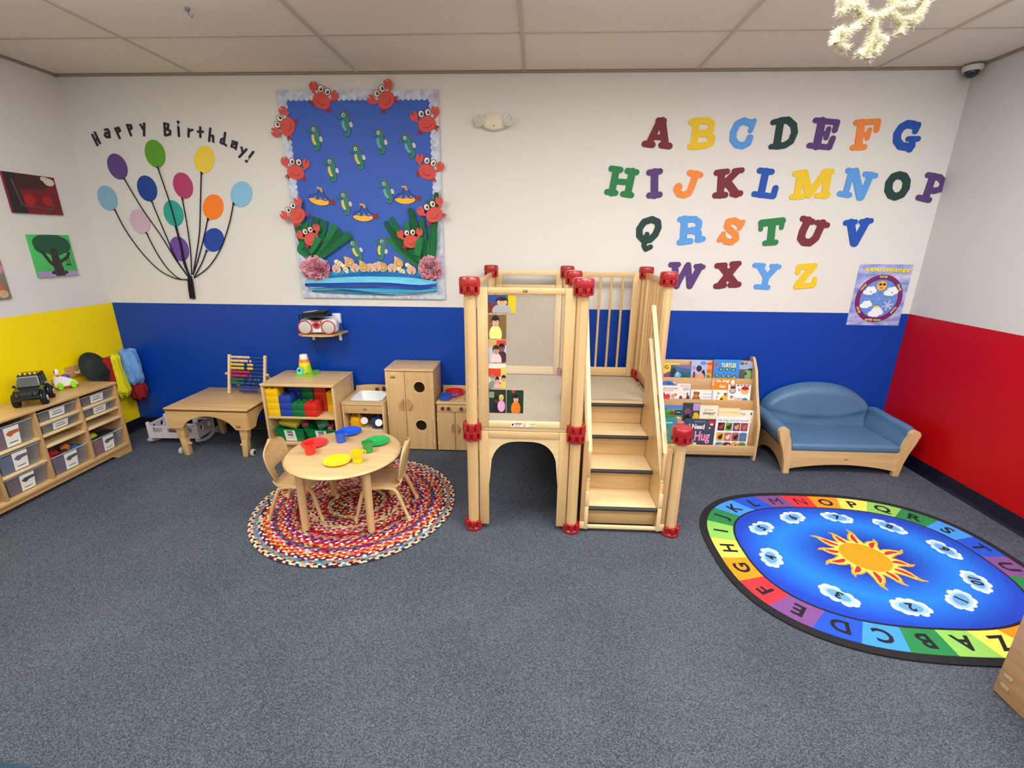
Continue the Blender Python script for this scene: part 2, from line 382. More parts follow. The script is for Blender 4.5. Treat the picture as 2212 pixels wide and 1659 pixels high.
def clear_bin(a, b, z, h, label, card=(90, 40, 60), pic=(90, 90, 95), small=False):
    c = Vector(((X0+X1)/2, (a+b)/2, z)); t = thing('storage_bin', label, 'bin', c, 0, 'clear plastic bins in the long cubby cabinet')
    hw = (b-a)/2-.012; hd = (X1-X0)/2-.016; tp = .9
    def ring(s, zz, q=0): return [(sx*(hd*s-q), sy*(hw*s-q), zz) for sx, sy in ((1, 1), (-1, 1), (-1, -1), (1, -1))]
    mb = MB(); vs = ring(tp, .001)+ring(1, h)+ring(1, h, .003)+ring(tp, .005, .003)
    fs = [(0, 1, 2, 3)]+[(i, (i+1) % 4, 4+(i+1) % 4, 4+i) for i in range(4)]+[(4+i, 4+(i+1) % 4, 8+(i+1) % 4, 8+i) for i in range(4)]+[(8+i, 8+(i+1) % 4, 12+(i+1) % 4, 12+i) for i in range(4)]+[(12, 13, 14, 15)]
    mb.add(vs, fs, M_CLEAR); mb.obj('tub', t, 0)
    mb = MB()
    mb.tube([Vector(p)+Vector((0, 0, -.002)) for p in ring(1.005, h)], .0032, mat('clear_rim', (220, 226, 230), .2, alpha=.6), 8, closed=True); mb.obj('rim', t)
    def front(u, v, d): # u along y (0 centre), v 0..1 height
        s = tp+(1-tp)*v; return (hd*s+.0012+d, u*s, h*v)
    w = hw*.36 if not small else hw*.42; v0, v1 = (.06, .92) if not small else (.12, .9)
    mb = MB(); mb.plate([[(-w, v0), (w, v0), (w, v1), (-w, v1)]], front, 0, .0012, M_WHITE)
    pm = mat('label_picture_%d_%d_%d' % pic, pic, .6, var=.35, vs=60)
    if small:
        mb.plate([[(-w*.7, .35), (w*.7, .35), (w*.7, .45), (-w*.7, .45)]], front, .001, .0018, M_GREY); mb.plate([[(-w*.55, .6), (w*.55, .6), (w*.55, .68), (-w*.55, .68)]], front, .001, .0018, M_GREY)
    else:
        bl = contours(lambda U, V: np.minimum(S_ell(U, V, (-w*.25, .62), w*.42, .13), S_caps(U, V, [(0, .62), (w*.5, .7)], .045)), (-w, w, .3, .9), 40)
        mb.plate(bl, lambda u, v, d: front(u, v, d), .001, .0018, pm)
        mb.plate([[(-w*.6, .2), (w*.6, .2), (w*.6, .25), (-w*.6, .25)]], front, .001, .0018, M_GREY)
    lab(mb.obj('label_card', t, 0), 'white label card with a small picture')
    cm = mat('card_%d_%d_%d' % card, card, .7, var=.25, vs=25)
    mb = MB(); k = hw*.93; mb.plate([[(-k, .03), (-w*.9, .03), (-w*.9, .85), (-k, .85)]], lambda u, v, d: (hd*(tp+(1-tp)*v)-.008+d, u*(tp+(1-tp)*v), h*v), 0, .002, cm); lab(mb.obj('backing_card', t, 0), 'coloured card inside the front wall')
    return t
clear_bin(*COLS[0], .482, .075, 'shallow clear bin, topmost in the right end column of the cubby cabinet', (95, 85, 90), small=True)
clear_bin(*COLS[0], .398, .066, 'shallow clear bin with mauve card, second from top in right end column', (112, 70, 88), small=True)
clear_bin(*COLS[0], .085, .135, 'deep clear bin with black cloth, bottom of the right end column', (150, 60, 84))
clear_bin(*COLS[1], .482, .075, 'shallow clear bin at top of the column left of the right end column', (100, 100, 104), small=True)
clear_bin(*COLS[1], .398, .066, 'shallow clear bin with greenish contents, second from top beside the mauve one', (120, 122, 80), small=True)
clear_bin(*COLS[1], .085, .14, 'deep clear bin heaped with red and blue toys on the bottom shelf', (92, 60, 120))
clear_bin(*COLS[2], .396, .15, 'clear bin with an orange and red picture label, top of its column', (120, 40, 84), (190, 96, 60))
clear_bin(*COLS[2], .235, .138, 'clear bin with blue contents, middle one of its column of three', (40, 84, 140), (110, 100, 115))
clear_bin(*COLS[2], .085, .128, 'clear bin with dark contents and toy car picture, bottom of three', (104, 36, 80), (70, 72, 80))
clear_bin(*COLS[3], .396, .15, 'clear bin cut by the left edge of the photo, top shelf', (96, 40, 70))
clear_bin(*COLS[3], .235, .138, 'clear bin cut by the left edge of the photo, middle shelf', (70, 60, 80))
clear_bin(*COLS[3], .085, .128, 'clear bin cut by the left edge of the photo, bottom shelf', (60, 80, 70))
# toys heaped in the two deep bins
def lump(name, label, cat, c, r, m, s=(1, 1, 1), group=None, seed=0):
    rr = random.Random(seed); mb = MB(); bm = bmesh.new(); bmesh.ops.create_icosphere(bm, subdivisions=3, radius=1)
    ph = [(rr.uniform(2, 5), rr.uniform(2, 5), rr.uniform(2, 5), rr.uniform(0, 6)) for _ in range(3)]
    for v in bm.verts:
        k = 1+sum(.09*math.sin(a*v.co.x+b*v.co.y+c_*v.co.z+d) for a, b, c_, d in ph)
        v.co = Vector((v.co.x*s[0], v.co.y*s[1], v.co.z*s[2]))*k*r
    bm.verts.index_update(); mb.bm(bm, m); o = mb.obj(name, None, 60, c); return tag(o, label, cat, group)
TB = 'soft toys heaped in the deep clear bin'
xb = (X0+X1)/2
for i, (n, l, dx, dy, dz, r, rgb, s) in enumerate([
    ('plush_toy', 'red plush toy lying on top of the heaped toy bin, left', .05, -.065, .155, .04, (176, 30, 36), (1.1, 1.2, .8)),
    ('toy_ball', 'orange ball peeping over the rim of the heaped toy bin', .06, .045, .165, .028, (226, 120, 30), (1, 1, 1)),
    ('toy_cup', 'blue toy at right end of the heaped toy bin', .07, .085, .14, .03, (40, 96, 160), (1, 1, .9)),
    ('plush_toy', 'dark brown plush with white patch in the heaped toy bin', .09, -.01, .135, .032, (60, 36, 34), (1, 1.3, .8)),
    ('doll_shirt', 'white and tan rag on front of the heaped toy bin', .095, .02, .112, .025, (214, 190, 160), (1, 1.2, .7)),
    ('plush_toy', 'purple plush pressed against the front of the heaped toy bin', .052, -.065, .075, .042, (98, 66, 132), (1, 1.1, 1))]):
    lump(n, l, 'toy', (xb+dx, 2.85+dy, .085+dz*.78+.01), r, mat('toy_%d' % i, rgb, .7, var=.2, vs=30), s, TB, i)
lump('dress_up_cloth', 'black cloth bundled on the bottom right clear bin', 'cloth', (xb+.05, 3.165, .085+.1), .062, mat('black_cloth', (22, 22, 26), .9), (1.2, 1.5, .7), None, 11)
lump('toy_ball', 'small yellow and green toy on the black cloth in the bottom right bin', 'toy', (xb+.08, 3.09, .085+.145), .026, mat('lime_toy', (196, 190, 50), .5, var=.3, vs=40), (1, 1.2, .8), None, 12)

# ---------------------------------------------------------------- toy off-road car on the cabinet top
CA = mat('car_black_plastic', (20, 21, 18), .22, var=.1, coat=.4); CG = mat('car_dark_glass', (58, 66, 64), .4, var=.05); CW = mat('car_tyre', (14, 13, 13), .7); CS = mat('silver_hub', (214, 216, 206), .25, .6)
A = Vector((-3.395, 2.645, CH)); Bv = Vector((-3.268, 2.735, CH)); ax = (Bv-A).normalized(); ln = Vector((-ax.y, ax.x, 0))
ang = math.atan2(ax.y, ax.x); ctr = (A+Bv)/2+ln*.145
ctr.x = max(ctr.x, XL+.2)
T = thing('toy_car', 'black toy off-road car with dark windows on the cubby cabinet', 'toy car', (ctr.x+.012, ctr.y+.01, CH), ang); T.scale = (.88, .86, 1.12)
w = .07   # local x across, local -y front
mb = MB(); pr = [(-.148, .045), (-.15, .085), (-.135, .103), (-.06, .112), (-.025, .112), (.135, .112), (.148, .09), (.148, .045)]
mb.plate([pr], lambda u, v, d: (d, u, v), -w, w, CA); mb.box(-w-.004, w+.004, -.158, -.14, .045, .066, CA, .004); mb.box(-w-.004, w+.004, .14, .156, .045, .062, CA, .004)
for sx in (-1, 1):
    for sy in (-.092, .095):
        mb.tube([(sx*(w+.004), sy+.05*math.cos(a), .04+.05*math.sin(a)) for a in [PI*i/10 for i in range(11)]], .007, CA, 8)
mb.obj('body', T, 30)
mb = MB(); cab = [(-.05, .112), (-.02, .168), (.0, .176), (.125, .176), (.142, .168), (.146, .112)]; mb.plate([cab], lambda u, v, d: (d*(1-.9*max(0, v-.112)/.4), u, v), -w+.004, w-.004, CA); mb.obj('cab', T, 30)
mb = MB(); k = .0025
mb.add([(-w*.82, -.047-k, .118), (w*.82, -.047-k, .118), (w*.74, -.0225-k, .164), (-w*.74, -.0225-k, .164)], [(0, 1, 2, 3)], CG); lab(mb.obj('windscreen', T, 0), 'dark grey windscreen')
for sx in (-1, 1):
    mb = MB()
    for y0, y1 in ((-.02, .05), (.06, .125)):
        xx = lambda z: sx*((w-.004)*(1-.9*(z-.112)/.4)+.0015)
        mb.add([(xx(.118), y0-.012 if y0 < 0 else y0, .118), (xx(.118), y1, .118), (xx(.162), y1, .162), (xx(.162), y0, .162)], [(0, 1, 2, 3)], CG)
    mb.obj('side_window', T, 0)
mb = MB()
for i in range(6): mb.box(-.03+i*.0105, -.0235+i*.0105, -.1535, -.148, .07, .094, CG, .001)
mb.obj('grille', T)
for sx in (-1, 1):
    mb = MB(); mb.cyl((sx*.05, -.154, .083), (sx*.05, -.147, .083), .011, CG, seg=16); mb.obj('headlight', T)
    for sy in (-.092, .095):
        mb = MB(); mb.cyl((sx*(w-.012), sy, .04), (sx*(w+.026), sy, .04), .04, CW, seg=28, bev=.006); wh = mb.obj('wheel', T)
        mb = MB(); mb.cyl((sx*(w+.02), sy, .04), (sx*(w+.0285), sy, .04), .019, CS, seg=10)
        for a in range(5): mb.cyl((sx*(w+.026), sy, .04), (sx*(w+.0275), sy+.017*math.cos(a*1.2566), .04+.017*math.sin(a*1.2566)), .004, CS, seg=6)
        h = mb.obj('hub', T); h.parent = wh
mb = MB()
for i in range(4): mb.ball((-.04+i*.027, .01, .179), .007, mat('roof_lamp', (230, 220, 150), .3), 10)
mb.tube([(-.052, .01, .172), (-.052, .01, .18), (.052, .01, .18), (.052, .01, .172)], .0025, CA, 8); mb.obj('roof_lamp_bar', T)
for sx in (-1, 1):
    mb = MB(); mb.box(sx*(w+.012)-.009, sx*(w+.012)+.009, -.04, -.03, .108, .124, CA, .003); mb.obj('wing_mirror', T)
# ---------------------------------------------------------------- white toy space car with green wheels
T = thing('toy_rocket_car', 'white and blue toy car with lime green wheels on the cubby cabinet', 'toy car', (-3.50, 3.13, CH), math.radians(58)); T.scale = (.78, .9, 1.3)
PW = mat('toy_white', (236, 234, 236), .3, coat=.3); PB = mat('toy_blue', (58, 76, 176), .3, coat=.3); PR = mat('toy_red', (190, 40, 60), .35); PL = mat('toy_lime', (140, 226, 20), .35, coat=.3)
PW2 = PW
mb = MB(); pr = [(-.075, .018), (-.08, .05), (-.06, .075), (-.02, .078), (.03, .062), (.072, .042), (.085, .026), (.08, .016)]
mb.plate([pr], lambda u, v, d: (u, d, v), -.03, .03, PW); mb.obj('body', T, 50)
mb = MB(); mb.box(-.078, .082, -.032, .032, .009, .019, PR, .004); mb.obj('chassis', T)
mb = MB(); mb.ball((.012, 0, .066), .03, PB, 18, 1.1, .8, .6); mb.obj('canopy', T)
mb = MB(); mb.ball((-.035, 0, .1), .02, PW, 16); mb.cyl((-.035, 0, .072), (-.035, 0, .09), .012, PR, seg=12); mb.ball((-.049, 0, .104), .011, PR, 12); mb.obj('driver', T)
for sx in (-.045, .05):
    for sy in (-1, 1):
        mb = MB(); mb.cyl((sx, sy*.026, .0225), (sx, sy*.045, .0225), .0225, PL, seg=22, bev=.004); mb.obj('wheel', T)
mb = MB(); mb.cyl((-.088, 0, .046), (-.076, 0, .046), .016, mat('toy_grey', (120, 118, 130), .4), seg=18); mb.obj('nozzle', T)

# ---------------------------------------------------------------- dress-up rail in the left corner
CLW = dict(rough=.9, var=.12, vs=14, bump=.3, bs=40)
RB = thing('coat_rail', 'pale wooden hook rail on yellow wall behind dress-up clothes', 'coat rail', (XL+.009, 3.5, .68))
mb = MB(); mb.box(-.009, .009, -.245, .245, -.042, .042, W('y', 'tan'), .004); mb.obj('board', RB)
for k in range(4):
    mb = MB(); y = -.18+k*.12; mb.tube([(.008, y, -.01), (.04, y, -.015), (.05, y, .005)], .005, M_WHITE, 8); mb.obj('hook', RB)
def drape(name, label, c, prof, m, rx=1., ry=1., n=56, folds=7, amp=.12, seed=1):
    """cloth hanging as a folded closed bag: prof = (radius, z)"""
    rr = random.Random(seed); mb = MB(); vs = []; fs = []; ph = rr.uniform(0, 6)
    P = []
    for i in range(len(prof)-1):
        for t in range(8): P.append(tuple(prof[i][k]+(prof[i+1][k]-prof[i][k])*t/8 for k in (0, 1)))
    P.append(prof[-1])
    for i, (r, z) in enumerate(P):
        for k in range(n):
            a = 2*PI*k/n; q = 1+amp*math.sin(folds*a+ph+z*8)+amp*.6*math.sin(3*a+z*22+ph*2)
            q += amp*.55*math.sin(11*a+31*z+ph)*math.sin(40*z+3*a)+amp*.4*math.sin(17*a-23*z+ph*3); vs.append((c[0]+r*rx*q*math.cos(a), c[1]+r*ry*q*math.sin(a), c[2]+z+.009*math.sin(5*a+z*30)+.006*math.sin(9*a)))
    for i in range(len(P)-1):
        for k in range(n): l = (k+1) % n; fs.append((i*n+k, i*n+l, (i+1)*n+l, (i+1)*n+k))
    fs.append(tuple(range(n))[::-1]); fs.append(tuple((len(P)-1)*n+k for k in range(n)))
    mb.add([(p[0]-c[0], p[1]-c[1], p[2]-c[2]) for p in vs], fs, m); return tag(mb.obj(name, None, 70, c), label, 'clothes', 'dress-up clothes on the corner rail')
# dark round hat
o = MB(); M_HAT = mat('hat_felt', (34, 40, 36), **CLW)
o.lathe([(.0, .05), (.05, .05), (.075, .04), (.09, .015), (.1, .006), (.138, .003), (.142, -.002), (.135, -.006), (.06, -.004), (.0, -.004)][::-1], M_HAT, seg=40)
h = o.obj('hat', None, 60); h.matrix_world = Matrix.Translation((XL+.1, 3.408, .682)) @ Matrix.Rotation(math.radians(72), 4, Vector((-.12, 1, 0)).normalized()) @ Matrix.Diagonal((.94, .94, .8, 1))
tag(h, 'dark round felt hat hung beside red and yellow dress-up clothes', 'hat', 'dress-up clothes on the corner rail')
drape('costume_tunic', 'red costume hanging behind the yellow vest, ends below cabinet top', (XL+.075, 3.535, .59), [(.03, .135), (.055, .1), (.06, 0), (.062, -.1), (.055, -.16), (.02, -.165)], mat('red_fabric', (160, 22, 28), **CLW), .6, .95, seed=3)
drape('safety_vest', 'bright yellow vest hanging between hat and blue cloth', (XL+.115, 3.59, .6), [(.012, .15), (.03, .12), (.03, 0), (.036, -.1), (.05, -.17), (.03, -.21), (.01, -.212)], mat('yellow_fabric', (222, 214, 20), **CLW), .9, 1.1, folds=5, seed=5)
drape('scrub_top', 'crumpled light blue cloth hanging highest in the corner', (XL+.128, 3.69, .62), [(.02, .15), (.055, .135), (.075, .06), (.085, -.02), (.08, -.11), (.055, -.15), (.02, -.155)], mat('sky_fabric', (104, 156, 214), **CLW), 1.0, .95, folds=6, amp=.1, seed=8)
drape('costume_cape', 'dark red cloth hanging under the light blue cloth', (XL+.135, 3.715, .43), [(.02, .05), (.055, .03), (.062, -.03), (.058, -.1), (.02, -.115)], mat('crimson_fabric', (138, 14, 22), **CLW), .9, .95, seed=9)

# ---------------------------------------------------------------- small canvases on the left wall
def canvas(label, y0, y1, z0, z1, draw, base):
    t = thing('canvas_painting', label, 'painting', (XL, (y0+y1)/2, (z0+z1)/2)); hw = (y1-y0)/2; hh = (z1-z0)/2
    mb = MB(); mb.box(-.0006, .018, -hw, hw, -hh, hh, base, .002); mb.obj('canvas', t)
    mb = MB(); to3 = lambda u, v, d: (.018+d, u*hw, v*hh); draw(mb, to3); mb.obj('paint', t, 0)
    return t
pm = lambda n, rgb, **k: mat('paint_'+n, rgb, .6, var=k.get('var', .2), vs=k.get('vs', 18))
def d_red(mb, t):
    mb.plate([[(-1, -1), (-.45, -1), (-.6, 1), (-1, 1)]], t, 0, .0005, pm('dark', (44, 30, 40)))
    mb.plate([[(-.6, 1), (.95, .95), (.5, .3), (-.5, .2)]], t, 0, .0004, pm('umber', (66, 34, 34)))
    mb.plate([ell_loop((-.25, -.3), .22, .3)], t, .0005, .001, pm('poppy', (170, 30, 32))); mb.plate([ell_loop((.45, -.3), .22, .26)], t, .0005, .001, pm('poppy', (170, 30, 32)))
    mb.plate(contours(lambda U, V: S_caps(U, V, [(-.75, .7), (-.6, -.6), (.6, -.72), (.65, -.2)], .035), (-1, 1, -1, 1), 60), t, .001, .0014, pm('slate', (92, 70, 66)))
    mb.plate(contours(lambda U, V: np.minimum(S_ell(U, V, (.72, .72), .22, .2), S_ell(U, V, (.55, .85), .16, .13)), (.2, .98, .4, .98), 40), t, .0005, .0012, pm('cloud', (206, 200, 190)))
canvas('dark red canvas with pale patch, upper one on the left wall', 3.214, 3.566, 1.846, 2.11, d_red, pm('crimson', (120, 22, 32), vs=6))
def d_tree(mb, t):
    mb.plate([[(-1, -1), (1, -1), (1, -.78), (-1, -.72)]], t, 0, .0005, pm('lilac', (170, 150, 196)))
    mb.plate(contours(lambda U, V: np.minimum(np.minimum(S_ell(U, V, (-.05, .6), .85, .45), S_ell(U, V, (-.45, .45), .42, .35)), np.minimum(S_ell(U, V, (.55, .5), .38, .38), S_ell(U, V, (.1, .3), .5, .3))), (-.98, .98, -.2, .99), 70), t, .0005, .001, pm('leaf', (26, 84, 58), vs=30))
    mb.plate(contours(lambda U, V: np.minimum(np.minimum(S_caps(U, V, [(.0, .2), (.05, -.85)], [.16, .26]), S_caps(U, V, [(-.55, .2), (-.3, -.3), (-.1, -.5)], .08)), np.minimum(S_caps(U, V, [(.75, .1), (.6, -.1), (.2, -.3)], .07), S_caps(U, V, [(-.3, -.8), (.4, -.82)], .07))), (-.98, .98, -.98, .5), 70), t, .001, .0016, pm('bark', (52, 44, 46), vs=30))
    mb.plate(contours(lambda U, V: np.minimum(np.minimum(S_caps(U, V, [(.55, -.05), (.55, -.42)], .012), S_caps(U, V, [(.68, 0), (.68, -.42)], .012)), S_caps(U, V, [(.5, -.45), (.72, -.45)], .03)), (.3, .98, -.6, .2), 70), t, .001, .0016, pm('bark', (52, 44, 46)))
canvas('green canvas painting of a dark tree with a swing', 3.26, 3.562, 1.402, 1.703, d_tree, pm('grass', (70, 186, 96), vs=5))
def d_fl(mb, t):
    for i, (u, v, r, n, c) in enumerate([(.5, -.5, .3, 'coral', (214, 96, 80)), (.7, -.75, .2, 'sand', (200, 170, 130)), (.3, .2, .4, 'olive', (110, 112, 90)), (.8, .5, .25, 'pink', (214, 140, 170)), (-.4, -.1, .4, 'olive', (110, 112, 90))]):
        mb.plate([ell_loop((u, v), min(r, .97-abs(u)), min(r, .97-abs(v)))], t, 0, .0004+.0003*i, pm(n, c))
canvas('third canvas with flowers, cut by the left edge of the photo', 2.74, 3.04, 1.28, 1.55, d_fl, pm('sage', (134, 128, 112), vs=5))
# ================================================================ ACTIVITY TABLE, ABACUS, CRADLE
M_LOGO = mat('burnt_stamp', (128, 92, 58), .6, var=.2)
def stamp(mb, c, s, to3, d):
    for dx in (-.55, .15, .75):
        mb.plate(contours(lambda U, V: np.minimum(S_caps(U, V, [(-.3, -.4), (0, .1), (.3, -.35)], .09), S_ell(U, V, (0, .4), .17, .17)), (-.6, .6, -.8, .8), 24), lambda u, v, dd, dx=dx: to3(c[0]+(u+dx)*s, c[1]+v*s, dd), d, d+.0006, M_LOGO)
TX0, TX1, TY0, TY1, TZ = -2.875, -2.212, 3.245, 3.785, .417
T = thing('activity_table', 'low square maple play table with arched aprons and grey wheels', 'table', ((TX0+TX1)/2, (TY0+TY1)/2, 0)); o_ = T.location
mb = MB(o_); mb.box(TX0-.006, TX1+.006, TY0-.006, TY1, TZ-.014, TZ, W('x', 'oak'), .004, 3); mb.box(TX0-.003, TX1+.003, TY0-.003, TY1-.002, TZ-.024, TZ-.014, mat('walnut_edge', (92, 58, 36), .5), 0); mb.obj('tabletop', T)
def apron(a, b, nrm, inset=.0):
    mb = MB(o_); L = b-a; pts = [(0, 0), (.10*L, 0)]
    pts = [(.02*L, -.15), (.17*L, -.15), (.2*L, -.125)]
    for i in range(1, 16):
        t = i/16; pts.append((L*(.2+.6*t), -.125+.085*math.sin(PI*t)**.62))
    pts += [(.8*L, -.125), (.83*L, -.15), (.98*L, -.15), (L, 0), (0, 0)]
    return pts
for yy, dd in ((TY0, 1), (TY1-.02, 1)):
    mb = MB(o_); mb.plate([apron(TX0, TX1, 1)], lambda u, v, d: (TX0+u, yy+d, TZ-.024+v), 0, .02, W('x', 'oak'))
    if yy == TY0:
        stamp(mb, (.572, -.122), .021, lambda u, v, d: (TX0+u, TY0-d, TZ-.024+v), .0003)
    mb.obj('apron', T, 30)
for xx in (TX0+.002, TX1-.022):
    mb = MB(o_); mb.plate([apron(TY0, TY1-.02, 1)], lambda u, v, d: (xx+d, TY0+u, TZ-.024+v), 0, .02, W('y', 'oak')); mb.obj('apron', T, 30)
WG = mat('caster_grey', (176, 178, 176), .5); WB = mat('caster_hub', (40, 40, 42), .5)
for sx, x in ((-1, TX0), (1, TX1)):
    for sy, y in ((-1, TY0), (1, TY1-.03)):
        xa = x-sx*.012; k = .055
        mb = MB(o_)
        def blk(w0, w1, z0, z1, ins0, ins1):
            a0, a1 = xa-sx*ins0, xa-sx*(ins0+w0); b0, b1 = xa-sx*ins1, xa-sx*(ins1+w1); yy = (y+.02*(sy < 0)+.0, y+.02*(sy < 0)+.05) if sy < 0 else (y-.045, y+.002)
            B = [(min(a0, a1), yy[0], z0), (max(a0, a1), yy[0], z0), (max(a0, a1), yy[1], z0), (min(a0, a1), yy[1], z0)]; Tp = [(min(b0, b1), yy[0], z1), (max(b0, b1), yy[0], z1), (max(b0, b1), yy[1], z1), (min(b0, b1), yy[1], z1)]
            mb.hexa(B+Tp, W('z', 'oak'), .003)
        blk(.055, .07, .15, .246, .034, .022); blk(.04, .046, 0.001, .155, .056, .04)
        leg = mb.obj('leg', T)
        mb = MB(o_); wx = xa-sx*.045; yy = y+.045 if sy < 0 else y-.02
        mb.cyl((wx+sx*.012, yy, .03), (wx+sx*.036, yy, .03), .03, WG, seg=26, bev=.006); mb.cyl((wx+sx*.03, yy, .03), (wx+sx*.0375, yy, .03), .017, WB, seg=18); mb.obj('wheel', T)
        mb = MB(o_); mb.tube([(xa-sx*.085, yy, .1), (xa-sx*.1, yy, .095), (xa-sx*.112, yy, .1)], [.011, .009, .012], W('x', 'oak'), 12); mb.obj('peg', T)
# abacus
A0 = Vector((-2.585, 3.60, TZ)); AW = .325; AH = .335; tilt = math.radians(14)
T = thing('abacus', 'wooden bead abacus leaning back on the play table', 'abacus', (A0.x+AW/2, A0.y, TZ), math.radians(-4))
def ab(u, h, d=0.): return (u-AW/2, h*math.sin(tilt)+d*math.cos(tilt), .004+h*math.cos(tilt)-d*math.sin(tilt))
for u in (0, AW):
    mb = MB(); P = [ab(u-.009, 0, -.012), ab(u+.009, 0, -.012), ab(u+.009, 0, .012), ab(u-.009, 0, .012), ab(u-.009, AH, -.012), ab(u+.009, AH, -.012), ab(u+.009, AH, .012), ab(u-.009, AH, .012)]
    mb.hexa(P, W('z', 'pale'), .003); mb.obj('post', T)
    mb = MB(); sg = -1 if u == 0 else 1; mb.cyl(ab(u+sg*.009, .17), ab(u+sg*.034, .17), .012, W('x', 'maple'), seg=14, bev=.003); mb.obj('knob', T)
    mb = MB(); p = Vector(ab(u+sg*.02, .17)); mb.tube([p, (p.x, p.y+.125, .008)], .009, W('y', 'maple'), 10); mb.obj('rear_leg', T)
BC = [('natural', (222, 190, 140)), ('natural', (222, 190, 140)), ('yellow', (226, 186, 40)), ('yellow', (226, 186, 40)), ('red', (178, 40, 40)), ('red', (178, 40, 40)), ('green', (28, 100, 76)), ('green', (28, 100, 76)), ('blue', (44, 52, 128)), ('blue', (44, 52, 128))]
rows = [[0]*10, [0]*9+[1], [0]*7+[2]*3, [0]*7+[2]*3, [0]*10, [0]*9+[1], [0]*7+[3, 5, 6], [0]*7+[2, 4, 6.6], [5]*10, [5]*10]
for i in range(10):
    h = AH-.022-i*.0315
    mb = MB(); mb.cyl(ab(.005, h), ab(AW-.005, h), .0016, mat('steel_wire', (180, 180, 182), .3, .9), seg=6); mb.obj('rod', T)
    for j in range(10):
        g = rows[i][j]; u = .022+j*.0172+g*.0155
        mb = MB(); c = ab(min(u, AW-.02), h); mb.ball(c, .0098, mat('bead_'+BC[i][0], BC[i][1], .35, var=.1), 12, 1, 1, 1.25); mb.obj('bead', T)
# white doll cradle under the table
CWm = mat('cradle_white', (214, 210, 216), .45)
T = thing('doll_cradle', 'white wooden doll cradle on rockers under the play table', 'doll cradle', (-3.04, 3.57, 0), math.radians(2)); x0, x1 = -.205, .205
for x in (x0, x1):
    mb = MB(); rock = [(-.13+.26*i/12, .004+.035*abs(-1+2*i/12)**2) for i in range(13)]
    rock = rock+[(p[0], p[1]+.024) for p in rock[::-1]]; mb.plate([rock], lambda u, v, d: (x+d, u, v), -.009, .009, CWm); mb.obj('rocker', T, 30)
    mb = MB()
    for y in (-.1, .1): mb.box(x-.011, x+.011, y-.012, y+.012, .025, .2, CWm, .004)
    mb.plate(contours(lambda U, V: np.maximum(np.maximum(np.abs(U)-.1, np.abs(V-.12)-.06), -np.minimum(S_ell(U, V, (-.045, .135), .02, .025), S_ell(U, V, (.045, .135), .02, .025))), (-.11, .11, .05, .2), 50), lambda u, v, d: (x+d, u, v), -.006, .006, CWm); mb.obj('end_panel', T, 30)
for y in (-.1, .1):
    mb = MB(); holes = [[(-.17+.125*k, .105), (-.17+.125*k, .15), (-.09+.125*k, .15), (-.09+.125*k, .105)] for k in range(3)]
    mb.plate([[(x0, .055), (x1, .055), (x1, .165), (x0, .165)]]+holes, lambda u, v, d: (u, y+d, v), -.006, .006, CWm); mb.obj('side_panel', T, 30)
mb = MB(); mb.box(x0, x1, -.095, .095, .05, .062, CWm, .002); mb.obj('floor_board', T)
tag(lump('doll', 'doll in brown and tan cloth lying inside the white cradle', 'doll', (-3.07, 3.57, .098), .034, mat('doll_cloth', (150, 104, 80), .8, var=.5, vs=30), (2.6, 1.4, 1), None, 4), None, None)
tag(lump('plush_toy', 'brown plush toy in right end of the white cradle', 'toy', (-2.91, 3.57, .098), .034, mat('rust_plush', (120, 60, 40), .9, var=.4, vs=40), (1.2, 1.4, 1), None, 5), None, None)

# ================================================================ BLOCK SHELF WITH BLOCKS AND GREEN BINS
BX0, BX1, BY0, BY1, BH = -2.135, -1.548, 3.345, 3.75, .6
T = thing('block_shelf', 'open two tier maple shelf holding big toy bricks and green bins', 'shelf unit', ((BX0+BX1)/2, (BY0+BY1)/2, 0)); o_ = T.location
mb = MB(o_); mb.box(BX0-.002, BX1+.002, BY0-.006, BY1, BH-.022, BH, W('x'), .006, 3); mb.obj('shelf_top', T)
for x in (BX0, BX1-.02):
    mb = MB(o_); mb.box(x, x+.02, BY0, BY1, 0, BH-.022, W('z'), .005)
    mb.obj('side_panel', T)
mb = MB(o_); mb.box(BX0+.02, BX1-.02, BY1-.01, BY1, .05, BH-.022, W('x', 'tan'), 0); mb.obj('back_panel', T)
for z in (.095, .325):
    mb = MB(o_); mb.box(BX0+.02, BX1-.02, BY0+.006, BY1-.01, z-.022, z, W('x'), .006); mb.obj('shelf_board', T)
mb = MB(o_); mb.box(BX0+.02, BX1-.02, BY0+.03, BY0+.045, .0, .073, W('x', 'tan'), 0); mb.obj('kick_board', T)
mb = MB(o_)
for z in list(np.arange(.35, .56, .028))+list(np.arange(.12, .29, .028)):
    for x, s in ((BX0+.02, 1), (BX1-.02, -1)): mb.cyl((x, BY0+.04, z), (x+s*.004, BY0+.04, z), .005, mat('pin_brass', (206, 186, 140), .3, .6), seg=8)
mb.obj('shelf_pins', T)
BR = {'yellow': (236, 190, 10), 'blue': (34, 62, 160), 'green': (12, 110, 62), 'red': (206, 40, 30)}
def brick(x, y, z, w, d, h, c, label):
    m = mat('brick_'+c, BR[c], .42, var=.04); t = thing('toy_brick', label, 'toy brick', (x+w/2, y+d/2, z), 0, 'big plastic toy bricks on the upper shelf')
    mb = MB(); mb.box(-w/2, w/2, -d/2, d/2, .0005, h-.0005, m, .002); mb.obj('block', t)
    mb = MB()
    for i in (-.25, .25):
        for j in (-.25, .25): mb.cyl((i*w, j*d, h-.001), (i*w, j*d, h+.009), w*.14, m, seg=16, bev=.002)
    mb.obj('studs', t)
bw, bh = .099, .0565; bz = .325; by = BY0+.012
ord_ = ['bottom', 'second', 'third', 'fourth', 'fifth']
